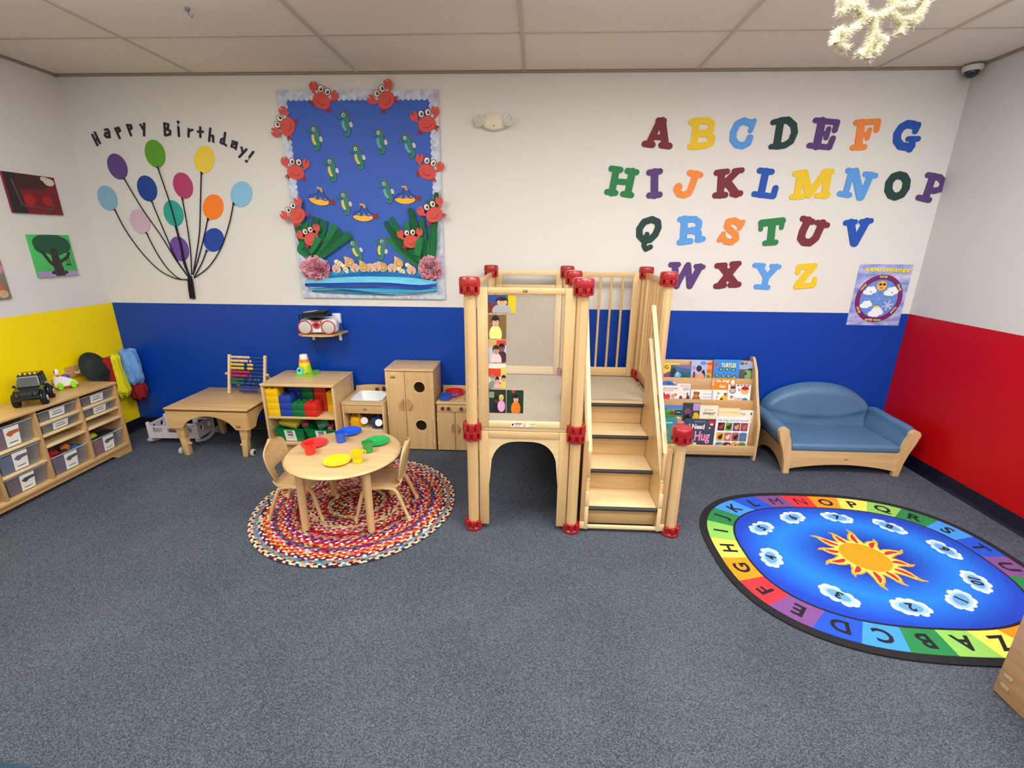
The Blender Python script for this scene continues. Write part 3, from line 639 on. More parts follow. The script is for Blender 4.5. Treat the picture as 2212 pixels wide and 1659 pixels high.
def stack(c, n, x, y, where, hh=bh):
    for k in range(n): brick(x, y, bz+k*hh, bw, bw, hh, c, f'{c} toy brick, {ord_[k]} from the shelf in {where}')
x = BX0+.026
stack('yellow', 4, x+.0, by, 'the left yellow stack')
stack('blue', 3, x+.1, by, 'the front blue stack')
stack('green', 2, x+.2, by, 'the front green stack')
stack('red', 2, x+.3, by, 'the front red stack')
stack('yellow', 3, x+.43, by+.13, 'the right yellow stack')
stack('blue', 4, x+.115, by+.13, 'the blue stack behind the front blue one')
stack('green', 4, x+.22, by+.13, 'the green stack behind the front green one')
stack('red', 4, x+.325, by+.135, 'the red stack behind the front red one')
GB = mat('bin_green', (0, 122, 60), .32, var=.04, coat=.2)
def green_bin(x0, x1, label):
    c = Vector(((x0+x1)/2, BY0+.16, .095)); t = thing('green_bin', label, 'bin', c, 0, 'green bins on the lower shelf')
    hw = (x1-x0)/2; hd = .15; h = .115
    def ring(s, z, q=0): return [(sx*(hw*s-q), sy*(hd*s-q), z) for sx, sy in ((1, -1), (1, 1), (-1, 1), (-1, -1))]
    mb = MB(); R_ = [ring(.8, .001), ring(.97, h), ring(1, h), ring(1, h+.006), ring(.955, h+.006), ring(.78, .005)]
    vs = [p for r in R_ for p in r]; fs = [(0, 1, 2, 3)]+[(4*r+i, 4*r+(i+1) % 4, 4*r+4+(i+1) % 4, 4*r+4+i) for r in range(5) for i in range(4)]+[(20, 21, 22, 23)]
    mb.add(vs, fs, GB); mb.obj('tub', t, 0)
    def fr(u, v, d): s = .8+.17*v; return (u, -hd*s-d, h*v)
    mb = MB(); mb.plate([[(-.045, .06), (.045, .06), (.045, .94), (-.045, .94)]], fr, .0005, .0015, M_WHITE)
    mb.plate(contours(lambda U, V: np.minimum(np.minimum(S_caps(U, V, [(-.012, .02), (.012, .02)], .012), S_caps(U, V, [(-.014, -.01), (.012, -.014)], .01)), S_caps(U, V, [(.016, .03), (.018, -.02)], .006)), (-.04, .04, -.04, .05), 40), lambda u, v, d: fr(u, .64+v*8, d), .0015, .002, M_GREY)
    text(mb, 'Soft Blocks', (0, .3), .06, M_INK, lambda u, v, d: fr(u, v, d), .0018, 0, .06)
    lab(mb.obj('label_card', t, 0), 'white label with a grey block picture'); return t
green_bin(BX0+.05, BX0+.297, 'green bin with yellow soft block sticking out, left on lower shelf')
green_bin(BX0+.302, BX1-.022, 'green bin beside the right side panel on the lower shelf')
def softblock(label, c, s, rgb, rot, nm):
    mb = MB(); mb.box(-s[0], s[0], -s[1], s[1], -s[2], s[2], mat('foam_'+nm, rgb, .7, var=.05), .006, 3); o = mb.obj('soft_block', None, 50, c); o.rotation_euler = rot; tag(o, label, 'toy block', 'soft foam blocks in the green bins')
g0 = BX0+.17; gy = BY0+.13; gz = .095
softblock('long yellow soft block slanting out of the left green bin', (g0-.045, gy+.01, gz+.128), (.08, .045, .018), (222, 206, 60), (.35, .12, -.15), 'yellow')
softblock('small green soft cube on top of the left green bin', (g0+.045, gy+.03, gz+.132), (.019, .019, .019), (60, 160, 96), (.6, .5, .4), 'mint')
softblock('pink red soft block at right of the left green bin', (g0+.085, gy+.0, gz+.118), (.025, .03, .016), (196, 70, 84), (.2, .2, .5), 'rose')
g1 = BX0+.43
softblock('sea green soft wedge at the middle of the right green bin', (g1-.03, gy+.02, gz+.115), (.045, .035, .022), (84, 160, 128), (.2, -.4, .4), 'sea')
softblock('dark green soft block at the left of the right green bin', (g1-.08, gy+.06, gz+.125), (.03, .04, .02), (16, 90, 58), (.1, .3, .2), 'forest')
softblock('dark red soft block at right of the right green bin', (g1+.065, gy+.05, gz+.12), (.03, .04, .02), (110, 24, 32), (.1, -.2, -.3), 'maroon')
softblock('pink soft block at the right rim of the right green bin', (g1+.06, gy-.04, gz+.112), (.02, .03, .012), (206, 70, 90), (.1, .1, .1), 'pink')
# toy cone tower on top
T = thing('stacking_toy', 'cone shaped stacking toy with white cup on green base', 'toy', (-1.885, 3.635, BH), math.radians(0))
LG = mat('toy_leaf_green', (112, 196, 20), .35, coat=.2); LY = mat('toy_lime_yellow', (176, 206, 10), .35, coat=.2)
mb = MB(); mb.plate([rrect(-.085, .075, -.07, .07, .015)], lambda u, v, d: (u, v, d), 0, .02, LG); mb.obj('base', T, 30)
def tier(n, r0, r1, z0, z1, rgb, w=0):
    mb = MB(); m = mat('tier_'+n, rgb, .35, coat=.2); seg = 48; vs = []; fs = []
    P = [(r0*.2, z0), (r0, z0), (r1, z1), (r1*.2, z1)]
    for i, (r, z) in enumerate(P):
        for k in range(seg):
            a = 2*PI*k/seg; zz = z-(w*abs(math.sin(5*a)) if i == 1 else 0); rr = r*(1+.012*(i in (1, 2))*abs(math.cos(5*a))); vs.append((-.02+rr*math.cos(a), rr*math.sin(a), zz))
    for i in range(3):
        for k in range(seg): l = (k+1) % seg; fs.append((i*seg+k, i*seg+l, (i+1)*seg+l, (i+1)*seg+k))
    fs += [tuple(range(seg))[::-1], tuple(3*seg+k for k in range(seg))]; mb.add(vs, fs, m); mb.obj(n, T, 50)
tier('lower_cone', .056, .044, .02, .085, (176, 206, 10)); tier('yellow_ring', .046, .039, .082, .112, (240, 218, 0), .006); tier('orange_ring', .041, .0365, .112, .134, (246, 140, 40), .006)
mb = MB(); mb.lathe([(.0335, .134), (.031, .166), (.027, .17), (0, .171)], M_WHITE, (-.02, 0, 0)); mb.obj('white_cup', T)
mb = MB(); arch = [(-.024, 0), (.024, 0), (.024, .034)]+[(.024*math.cos(a), .034+.024*math.sin(a)) for a in [PI*i/10 for i in range(1, 10)]]+[(-.024, .034)]
mb.plate([arch], lambda u, v, d: (-.035+u, -.066-d+v*.22, .019+v), 0, .006, mat('toy_aqua', (100, 206, 216), .35)); mb.obj('door', T, 30)
mb = MB(); mb.cyl((-.037, -.065, .05), (-.037, -.0675, .05), .011, mat('door_hole', (50, 64, 30), .5), seg=18); mb.obj('door_hole', T)
mb = MB(); mb.ball((.02, -.058, .024), .01, mat('toy_button_pink', (214, 80, 90), .35), 14, 1, 1, .7); mb.obj('button', T)

# ================================================================ PLAY SINK, FRIDGE, STOVE
SX0, SX1, SY0, SY1, SZ = -1.538, -1.19, 3.43, 3.785, .43
T = thing('play_sink', 'toy maple kitchen sink unit with white basin left of fridge', 'play sink', ((SX0+SX1)/2, (SY0+SY1)/2, 0)); o_ = T.location
bx = [(-1.49, -1.215), (SY0+.04, SY1-.06)]
mb = MB(o_); mb.plate([rrect(SX0-.002, SX1, SY0-.004, SY1, .006), rrect(bx[0][0]+.008, bx[0][1]-.008, bx[1][0]+.008, bx[1][1]-.008, .05)[::-1]], lambda u, v, d: (u, v, d), SZ-.02, SZ, W('x')); mb.obj('countertop', T, 30)
for x in (SX0, SX1-.018):
    mb = MB(o_); mb.box(x, x+.018, SY0, SY1, 0, SZ-.02, W('z'), .004); mb.obj('side_panel', T)
mb = MB(o_); mb.box(SX0+.018, SX1-.018, SY0+.004, SY0+.02, SZ-.095, SZ-.02, W('x'), .003); stamp(mb, (-1.35, SZ-.058), .017, lambda u, v, d: (u, SY0+.004-d, v), .0004); mb.obj('front_rail', T)
mb = MB(o_); mb.box(SX0+.018, SX1-.018, SY0+.01, SY1-.01, .17, .19, W('x', 'pale'), .003); mb.obj('shelf_board', T)
mb = MB(o_); mb.box(SX0+.018, SX1-.018, SY1-.012, SY1-.002, 0, SZ-.02, W('x', 'tan'), 0); mb.obj('back_panel', T)
for x in ((SX0+SX1)/2,):
    mb = MB(o_); mb.box(SX0+.02, SX1-.02, SY0+.002, SY0+.016, .015, .168, W('z'), .003); mb.obj('door', T)
mb = MB(o_); bk = [(SX0, SZ), (SX1, SZ), (SX1, SZ+.035)]+[(SX1-(SX1-SX0)*i/10, SZ+.035+.014*math.sin(PI*i/10)) for i in range(1, 10)]+[(SX0, SZ+.035)]
mb.plate([bk], lambda u, v, d: (u, SY1-.02+d, v), 0, .018, W('x')); mb.obj('backsplash', T, 30)
mb = MB(o_); prof = [(1., .006), (1.0, .01), (.93, .01), (.88, 0), (.8, -.06), (.7, -.075), (.0, -.078)]; vs = []; fs = []; base = rrect(-1, 1, -1, 1, .32, 6); n = len(base)
cx, cy = sum(bx[0])/2, sum(bx[1])/2; hx, hy = (bx[0][1]-bx[0][0])/2, (bx[1][1]-bx[1][0])/2
for s, z in prof:
    for u, v in base: vs.append((cx+u*hx*s, cy+v*hy*s, SZ+z-.003))
for i in range(len(prof)-1):
    for k in range(n): l = (k+1) % n; fs.append((i*n+k, i*n+l, (i+1)*n+l, (i+1)*n+k))
mb.add(vs, fs, mat('basin_white', (232, 236, 238), .25, var=.02, coat=.3)); mb.obj('basin', T, 50)
MAHO = mat('mahogany_knob', (92, 44, 40), .4)
mb = MB(o_); mb.cyl((-1.345, SY1-.045, SZ), (-1.345, SY1-.045, SZ+.028), .014, MAHO, seg=18, bev=.003); mb.obj('tap_knob', T)
mb = MB(o_); mb.tube([(-1.285, SY1-.04, SZ), (-1.285, SY1-.04, SZ+.03), (-1.28, SY1-.06, SZ+.036), (-1.27, SY1-.1, SZ+.026)], .011, MAHO, 12); mb.cyl((-1.245, SY1-.045, SZ), (-1.245, SY1-.045, SZ+.028), .014, MAHO, seg=18, bev=.003); mb.obj('tap', T)
def can(x, rgb, name, label):
    m = mat('can_'+name, rgb, .3, var=.04, coat=.3); t = thing('watering_can', label, 'watering can', (x, SY0+.085, .19), math.radians(-28 if name == 'yellow' else -62)); t.scale = (1.08, 1.08, 1.08)
    mb = MB(); mb.lathe([(0, .001), (.048, .001), (.052, .008), (.05, .06), (.044, .082), (.03, .09), (.03, .084), (0, .084)], m, seg=32); mb.obj('body', t)
    mb = MB(); mb.tube([(-.036, 0, .076)]+[(-.036*math.cos(a), 0, .08+.05*math.sin(a)) for a in [PI*i/10 for i in range(1, 10)]]+[(.036, 0, .076)], .0055, m, 10); mb.obj('handle', t)
    mb = MB(); mb.tube([(.04, 0, .03), (.075, 0, .06)], [.014, .01], m, 12); mb.obj('spout', t)
    mb = MB(); d = Vector((.85, -.35, .35)).normalized(); p = Vector((.078, -.002, .062)); mb.cyl(p, p+d*.012, .01, M_WHITE, r1=.027, seg=24); mb.cyl(p+d*.012, p+d*.017, .027, M_WHITE, seg=24); mb.obj('sprinkler_head', t)
    mb = MB(); mb.plate(contours(lambda U, V: np.abs(S_ell(U, V, (0, 0), .007, .007))-.0016, (-.012, .012, -.012, .012), 40), lambda u, v, d: (-.018+u, -math.sqrt(max(0, .0515**2-(-.018+u)**2))-d, .045+v), 0, .0008, M_WHITE); mb.obj('flower_print', t, 0)
can(-1.455, (226, 170, 14), 'yellow', 'yellow watering can with white sprinkler head in play sink shelf')
can(-1.278, (22, 58, 120), 'blue', 'dark blue watering can with white sprinkler head in play sink shelf')
# fridge
FX0, FX1, FY0, FY1, FH = -1.178, -.787, 3.478, 3.785, .703
T = thing('play_fridge', 'tall maple toy refrigerator with two doors and round holes', 'play fridge', ((FX0+FX1)/2, (FY0+FY1)/2, 0)); o_ = T.location
FX0 += .0
mb = MB(o_); mb.box(FX0, FX0+.016, FY0+.018, FY1, 0, FH-.018, W('z'), .003); mb.box(FX1-.016, FX1, FY0+.018, FY1, 0, FH-.018, W('z', 'tan'), .003); mb.box(FX0, FX1, FY1-.01, FY1, .01, FH-.02, W('z', 'tan'), 0); mb.box(FX0+.016, FX1-.016, FY0+.02, FY1-.01, .02, .036, W('x', 'tan'), 0); mb.box(FX0+.016, FX1-.016, FY0+.03, FY1-.01, .34, .354, W('x', 'tan'), 0); mb.obj('carcass', T)
mb = MB(o_); mb.box(FX0-.003, FX1+.003, FY0-.002, FY1, FH-.018, FH, W('x'), .006, 3); mb.obj('fridge_top', T)
xm = FX0+.158
mb = MB(o_); mb.box(FX0, xm-.002, FY0, FY0+.017, .012, FH-.021, W('z'), .004)
stamp(mb, (FX0+.062, FH-.066), .022, lambda u, v, d: (u, FY0-d, v), .0004); d1 = mb.obj('door', T)
hx_ = (xm+FX1)/2
mb = MB(o_); mb.plate([rrect(xm+.002, FX1, .012, FH-.021, .004), ell_loop((hx_+.0, FH-.148), .045, .047)[::-1], ell_loop((hx_+.0, .225), .045, .047)[::-1]], lambda u, v, d: (u, FY0+.017-d, v), 0, .017, W('z')); d2 = mb.obj('door', T, 30)
for zc in (FH-.148, .225):
    mb = MB(o_); mb.tube([(hx_+.0475*math.cos(a), FY0+.001, zc+.049*math.sin(a)) for a in [2*PI*i/36 for i in range(36)]], .003, W('x', 'pale'), 8, closed=True); mb.obj('hole_rim', T).parent = d2
for d, x, s in ((d1, xm-.016, -1), (d2, xm+.018, 1)):
    mb = MB(o_); hp = [(x+s*.001, .36)]+[(x+s*(.002+.03*math.sin(PI*i/12)), .36+.1*i/12) for i in range(1, 12)]+[(x+s*.001, .46)]
    mb.plate([hp], lambda u, v, dd: (u, FY0-dd, v), 0, .02, W('z', 'tan')); mb.obj('handle', T, 40).parent = d
HG = mat('nylon_hinge', (222, 200, 164), .4)
for x, dz in ((FX0+.008, (.09, .32, .56)), (FX1-.012, (.09, .30, .34, .56))):
    for z in dz:
        mb = MB(o_); mb.box(x-.006, x+.006, FY0-.003, FY0, z-.016, z+.016, HG, .0014); mb.obj('hinge', T)
# stove
VX0, VX1, VY0, VY1, VZ = -.772, -.402, 3.478, 3.785, .432
T = thing('play_stove', 'toy maple stove with red dials between fridge and climber', 'play stove', ((VX0+VX1)/2, (VY0+VY1)/2, 0)); o_ = T.location
mb = MB(o_); mb.box(VX0, VX0+.016, VY0+.018, VY1, 0, VZ-.018, W('z'), .003); mb.box(VX1-.016, VX1, VY0+.018, VY1, 0, VZ-.018, W('z'), .003); mb.box(VX0+.016, VX1-.016, VY1-.01, VY1, 0, VZ-.018, W('z', 'tan'), 0); mb.obj('carcass', T)
mb = MB(o_); mb.box(VX0-.002, VX1, VY0-.004, VY1, VZ-.018, VZ, W('x'), .005, 3)
for cx in (VX0+.1, VX0+.27):
    for cy in (VY0+.09, VY0+.21): mb.plate([ell_loop((cx, cy), .055, .055), ell_loop((cx, cy), .051, .051)[::-1]], lambda u, v, d: (u, v, VZ+d), .0, .0006, M_LOGO)
mb.obj('cooktop', T)
mb = MB(o_); mb.box(VX0+.01, VX1-.004, VY0+.002, VY0+.018, VZ-.085, VZ-.02, W('x'), .003); mb.obj('control_panel', T)
for i, x in enumerate((VX0+.052, VX0+.1, VX0+.205, VX0+.255)):
    mb = MB(o_); mb.cyl((x, VY0+.002, VZ-.05), (x, VY0-.016, VZ-.05), .0135, MAHO, seg=22, bev=.003); mb.obj('dial', T)
mb = MB(o_); mb.box(VX0+.002, VX1, VY1-.02, VY1, VZ, VZ+.055, W('x'), .005); mb.obj('backsplash', T)
for a, b, s, hx in ((VX0+.002, VX0+.148, -1, VX0+.134), (VX0+.153, VX1-.002, 1, VX0+.168)):
    mb = MB(o_); top = [(a, .012), (b, .012), (b, VZ-.09)]+[(b+(a-b)*i/8, VZ-.09+.004*math.sin(PI*i/8)) for i in range(1, 8)]+[(a, VZ-.09)]
    mb.plate([top], lambda u, v, d: (u, VY0+.017-d, v), 0, .017, W('z')); d = mb.obj('door', T, 30)
    mb = MB(o_); hp = [(hx+s*.001, .17)]+[(hx+s*(.002+.018*math.sin(PI*i/12)), .17+.08*i/12) for i in range(1, 12)]+[(hx+s*.001, .25)]
    mb.plate([hp], lambda u, v, dd: (u, VY0-dd, v), 0, .018, W('z', 'tan')); mb.obj('handle', T, 40).parent = d
for z in (.07, .28):
    mb = MB(o_); mb.box(VX0+.004, VX0+.016, VY0-.003, VY0, z-.014, z+.014, HG, .0014); mb.obj('hinge', T)
def pan(label, x, y, z, r, h, rgb, nm, rz):
    m = mat('pan_'+nm, rgb, .35, coat=.2); t = thing('toy_pan', label, 'toy pan', (x, y, z), rz, 'toy pans on the play stove')
    mb = MB(); mb.lathe([(0, .001), (r*.9, .001), (r*.96, .005), (r, h), (r*.95, h), (r*.9, .008), (0, .008)], m, seg=36); mb.obj('bowl', t)
    mb = MB(); mb.tube([(r*.96, 0, h*.8), (r*1.4, 0, h*.9), (r*2.1, 0, h*1.0)], [.009, .008, .009], m, 10); mb.obj('handle', t)
    return t
pan('blue toy saucepan with straight handle on the play stove', -.71, 3.555, VZ, .052, .042, (40, 84, 190), 'blue', .05)
pan('red toy frying pan behind the blue saucepan on the play stove', -.655, 3.685, VZ, .077, .036, (206, 28, 44), 'red', -.2)
pan('green toy pan at the back right of the play stove', -.462, 3.69, VZ, .055, .05, (20, 130, 60), 'green', -2.4)
# ================================================================ CORNER SHELF WITH CD PLAYER
o_ = Vector((-1.735, 3.7, .945)); T = thing('wall_shelf', 'small half round wooden wall shelf under the cd player', 'wall shelf', o_)
mb = MB(o_); pl = [(-1.93, WY-.002), (-1.915, 3.62), (-1.87, 3.585), (-1.70, 3.57), (-1.62, 3.6), (-1.585, 3.72), (-1.575, WY-.002)]
mb.plate([pl], lambda u, v, d: (u, v, d), .933, .947, W('x', 'oak')); mb.obj('shelf_board', T, 30)
for x in (-1.88, -1.645):
    mb = MB(o_); mb.box(x-.012, x+.012, WY-.1, WY-.002, .917, .933, M_WHITE, .003); mb.box(x-.012, x+.012, WY-.012, WY-.002, .86, .93, M_WHITE, .003); mb.obj('bracket', T)
T = thing('cd_player', 'white and red portable cd player with two round speakers', 'cd player', (-1.752, 3.665, .947), math.radians(6)); WPL = mat('player_white', (232, 232, 238), .28, coat=.4); RPL = mat('player_red', (190, 24, 44), .3)
mb = MB(); n = 40; vs = []; fs = []; prof = [(-.15, .3), (-.148, .62), (-.135, .86), (-.1, 1), (-.05, .97), (0, .93), (.05, .97), (.1, 1), (.135, .86), (.148, .62), (.15, .3)]
for (x, s) in prof:
    for k in range(n): a = 2*PI*k/n; c, sn = math.cos(a), math.sin(a); vs.append((x, .068*s*abs(c)**.7*(1 if c > 0 else -1), .062+.06*s*abs(sn)**.75*(1 if sn > 0 else -1)))
for i in range(len(prof)-1):
    for k in range(n): l = (k+1) % n; fs.append((i*n+k, i*n+l, (i+1)*n+l, (i+1)*n+k))
fs += [tuple(range(n))[::-1], tuple((len(prof)-1)*n+k for k in range(n))]; mb.add(vs, fs, WPL); mb.obj('body', T, 60)
SPK = mat('speaker_mesh', (196, 196, 190), .55, var=.15, vs=300)
for x in (-.092, .092):
    mb = MB(); mb.tube([(x+.053*math.cos(a), -.07, .06+.053*math.sin(a)) for a in [2*PI*i/36 for i in range(36)]], .0045, RPL, 8, closed=True); mb.obj('speaker_ring', T)
    mb = MB(); mb.lathe([(0, .076), (.03, .0745), (.05, .069), (.052, .064), (.05, .06), (0, .06)], SPK, seg=36, M=Matrix.Translation((x, 0, .06)) @ Matrix.Rotation(PI/2, 4, 'X')); mb.obj('speaker', T)
mb = MB(); sh = [(-.045, .112), (.045, .112), (.03, .07), (.015, .055), (0, .05), (-.015, .055), (-.03, .07)]; mb.plate([sh], lambda u, v, d: (u, -.066+d*-1+max(0, v-.085)*.5, v), 0, .006, RPL); mb.obj('control_panel', T, 30)
mb = MB()
for x, z in ((-.03, .103), (-.02, .1), (.018, .1), (.03, .103), (-.028, .092), (.026, .092)): mb.cyl((x, -.066, z), (x, -.072, z), .004, WPL, seg=12)
mb.box(-.014, .014, -.0735, -.068, .072, .09, mat('lcd', (70, 50, 52), .2), .001); mb.obj('buttons', T)
mb = MB(); mb.box(-.03, .03, -.068, -.06, .018, .034, WPL, .004); mb.cyl((-.01, -.067, .027), (-.01, -.0695, .027), .003, M_INK, seg=10); mb.cyl((.01, -.067, .027), (.01, -.0695, .027), .003, M_INK, seg=10); mb.obj('jack_panel', T)
mb = MB(); mb.lathe([(0, .118), (.06, .118), (.062, .124), (0, .126)], mat('lid_black', (16, 16, 26), .3, coat=.3), (-.01, -.005, 0), seg=36); mb.obj('cd_lid', T)
mb = MB(); mb.tube([(.115, .02, .11), (.1, .02, .13), (-.1, .03, .128), (-.13, .02, .105)], .005, WPL, 8); mb.obj('handle', T)
T = thing('cd_wallet', 'black zip disc case lying open edge on top of the cd player', 'disc case', (-1.775, 3.66, 1.09), math.radians(10)); BK = mat('nylon_black', (14, 14, 24), .6)
mb = MB(); mb.plate([rrect(-.095, .095, -.07, .07, .02)], lambda u, v, d: (u, v, d+u*.06), 0, .02, BK); mb.obj('lower_cover', T, 30)
mb = MB(); mb.plate([rrect(-.09, .1, -.06, .075, .02)], lambda u, v, d: (u, v, d+u*.1), .024, .036, BK); mb.obj('upper_cover', T, 30)
mb = MB(); mb.tube([(-.1, -.06, .02), (-.112, -.05, .0), (-.108, -.05, -.03)], .006, BK, 8); mb.obj('strap', T)
mb = MB(); mb.lathe([(.01, .0415), (.058, .0415), (.058, .043), (.01, .043)], mat('disc_silver', (198, 206, 202), .25, .3), (-.03, 0, 0), seg=36, closed=True); o = mb.obj('compact_disc', None, 40); o.matrix_world = Matrix.Translation((-1.775, 3.66, 1.0875)) @ Matrix.Rotation(-.1, 4, 'Y'); tag(o, 'pale shiny disc lying on the black disc case', 'disc')
T = thing('wall_charger', 'white plug box on the blue wall behind the cd player', 'plug', (-1.655, WY, 1.055)); mb = MB((0, 0, 0)); mb.box(-.035, .035, -.035, .0005, -.045, .04, WPL, .006); mb.obj('plug_body', T)
mb = MB(); mb.tube([(.02, -.03, -.03), (.045, -.05, -.06), (.05, -.06, -.098), (.02, -.11, -.1)], .003, M_GREY, 8); mb.obj('cable', T)
# ================================================================ WOODEN PLAY LOFT
RED = mat('loft_red_plastic', (158, 26, 30), .28, var=.05, coat=.3)
ACR = mat('clear_acrylic', (235, 238, 236), .06, var=.01, alpha=.10, spec=.6)
CARP = mat('loft_carpet', (190, 177, 150), .95, var=.16, vs=60, bump=.6, bs=160)
def weave():
    m = mat('woven_panel', (196, 180, 150), .9, var=.05); nt = m.node_tree; N = nt.nodes; L = nt.links; b = N['Principled BSDF']
    tc = N.new('ShaderNodeTexCoord'); a = N.new('ShaderNodeTexWave'); a.inputs['Scale'].default_value = 26; a.inputs['Distortion'].default_value = 5; a.inputs['Detail'].default_value = 2; a.inputs['Detail Scale'].default_value = 18
    mp = N.new('ShaderNodeMapping'); mp.inputs['Rotation'].default_value = (0, .6, 0); L.new(tc.outputs['Object'], mp.inputs[0]); L.new(mp.outputs[0], a.inputs[0])
    r = N.new('ShaderNodeValToRGB'); r.color_ramp.elements[0].color = (*lin((168, 150, 122)), 1); r.color_ramp.elements[1].color = (*lin((206, 192, 164)), 1)
    L.new(a.outputs['Fac'], r.inputs[0]); L.new(r.outputs[0], b.inputs['Base Color'])
    bp = N.new('ShaderNodeBump'); bp.inputs['Strength'].default_value = .7; bp.inputs['Distance'].default_value = .004; L.new(a.outputs['Fac'], bp.inputs['Height']); L.new(bp.outputs[0], b.inputs['Normal']); return m
WEAVE = weave()
LX, LY = (-.335, .257, .862), (2.43, 3.05, 3.67); PZ = .63
T = thing('play_loft', 'maple play loft with red post caps, carpeted deck and steps', 'play structure', (.26, 3.05, 0)); o_ = T.location
wz, wx, wy = W('z'), W('x'), W('y')
def coupler(p, x, y, z0, h, dome, r=.0545):
    mb = MB(o_)
    mb.cyl((x, y, z0+.004), (x, y, z0+h*.55), r*.74, RED, seg=32)
    mb.cyl((x, y, z0), (x, y, z0+.009), r, RED, seg=32, bev=.002)
    for k in range(8):
        a = 2*PI*(k+.5)/8; c, s = math.cos(a), math.sin(a); P = []
        for z in (z0+.004, z0+h*.52):
            for rr, ww in ((r*.8, -.0105), (r, -.0115), (r, .0115), (r*.8, .0105)): P.append((x+c*rr-s*ww, y+s*rr+c*ww, z))
        mb.hexa([P[0], P[1], P[2], P[3], P[4], P[5], P[6], P[7]], RED, .0015)
    if dome: mb.lathe([(r, z0+h*.42), (r*1.03, z0+h*.5), (r*1.03, z0+h*.8), (r*.99, z0+h*.9), (r*.9, z0+h*.97), (r*.6, z0+h), (0, z0+h)], RED, (x, y, 0), 36)
    else:
        mb.cyl((x, y, z0+h*.40), (x, y, z0+h*.58), r, RED, seg=32, bev=.002)
        for k in range(8):
            a = 2*PI*k/8; c, s = math.cos(a), math.sin(a); P = []
            for z, q in ((z0+h*.55, 1), (z0+h, .96)):
                for rr, ww in ((r*.66, -.013*q), (r*q, -.0155*q), (r*q, .0155*q), (r*.66, .013*q)): P.append((x+c*rr-s*ww, y+s*rr+c*ww, z))
            mb.hexa(P, RED, .0015)
        mb.cyl((x, y, z0+h*.5), (x, y, z0+h*.8), r*.74, RED, seg=28)
    if dome:
        for a in (-PI/2, 0, PI/2, PI): mb.cyl((x+math.cos(a)*r*.98, y+math.sin(a)*r*.98, z0+h*.6), (x+math.cos(a)*r*1.035, y+math.sin(a)*r*1.035, z0+h*.6), .0035, mat('bolt_hole', (50, 10, 12), .5), seg=10)
    c = mb.obj('post_cap' if dome else 'coupler', T, 35); return c
def foot(x, y):
    mb = MB(o_); r = .053; mb.lathe([(r*.9, .001), (r, .006), (r*.99, .018), (r*.9, .024), (r*.7, .026)], RED, (x, y, 0), 36)
    for k in range(8):
        a = 2*PI*k/8; c, s = math.cos(a), math.sin(a); P = []
        for z, q in ((.018, .96), (.062, 1.05)):
            for rr, ww in ((.033, -.009), (r*q, -.0115), (r*q, .0115), (.033, .009)): P.append((x+c*rr-s*ww, y+s*rr+c*ww, z))
        mb.hexa(P, RED, .0015)
    mb.cyl((x, y, .016), (x, y, .052), .038, RED, seg=28); mb.obj('foot', T, 35)
def post(x, y, h):
    mb = MB(o_); n = 24
    mb.tube([(x, y, .01), (x, y, h)], .0335, wz, 10); mb.obj('post', T, 20)
for x, y in ((LX[0], LY[0]), (LX[1], LY[0]), (LX[0], LY[2]), (LX[1], LY[2]), (LX[1], LY[1]), (LX[2], LY[2]), (LX[2], LY[1])):
    post(x, y, 1.46); foot(x, y); coupler(T, x, y, .595, .10, False); coupler(T, x, y, 1.418, .09, True)
post(LX[2]-.01, LY[0], .64); foot(LX[2]-.01, LY[0]); coupler(T, LX[2]-.01, LY[0], .605, .095, True)
def bar(n, a, b, m, bev=.004, mb=None):
    q = mb or MB(o_); q.box(min(a[0], b[0]), max(a[0], b[0]), min(a[1], b[1]), max(a[1], b[1]), min(a[2], b[2]), max(a[2], b[2]), m, bev)
    if mb is None: return q.obj(n, T)
y0, y1 = LY[0]-.012, LY[0]+.012; xa, xb = -.297, .221
# front upper frame with clear pane
def frame(nm, xa, xb, y0, y1, z0, z1, sw, rb, rt, pane):
    mb = MB(o_); bar('', (xa, y0, z0), (xa+sw, y1, z1), wz, mb=mb); mb.obj('panel_stile', T)
    mb = MB(o_); bar('', (xb-sw, y0, z0), (xb, y1, z1), wz, mb=mb); mb.obj('panel_stile', T)
    mb = MB(o_); bar('', (xa+sw, y0+.001, z0), (xb-sw, y1-.001, z0+rb), W('x', 'pale'), mb=mb); br = mb.obj('panel_rail', T)
    mb = MB(o_); bar('', (xa+sw, y0+.001, z1-rt), (xb-sw, y1-.001, z1), wx, mb=mb); tr = mb.obj('panel_rail', T)
    if pane: mb = MB(o_); bar('', (xa+sw-.004, (y0+y1)/2-.002, z0+rb-.004), (xb-sw+.004, (y0+y1)/2+.002, z1-rt+.004), pane, 0, mb=mb); mb.obj('clear_pane' if pane is ACR else 'woven_panel', T, 0)
    return br, tr
br, tr = frame('front', xa, xb, y0, y1, .668, 1.452, .056, .037, .032, ACR)
mb = MB(o_); stamp(mb, (-.045, 1.436), .013, lambda u, v, d: (u, y0-d, v), .0004); mb.obj('maker_stamp', T, 0).parent = tr
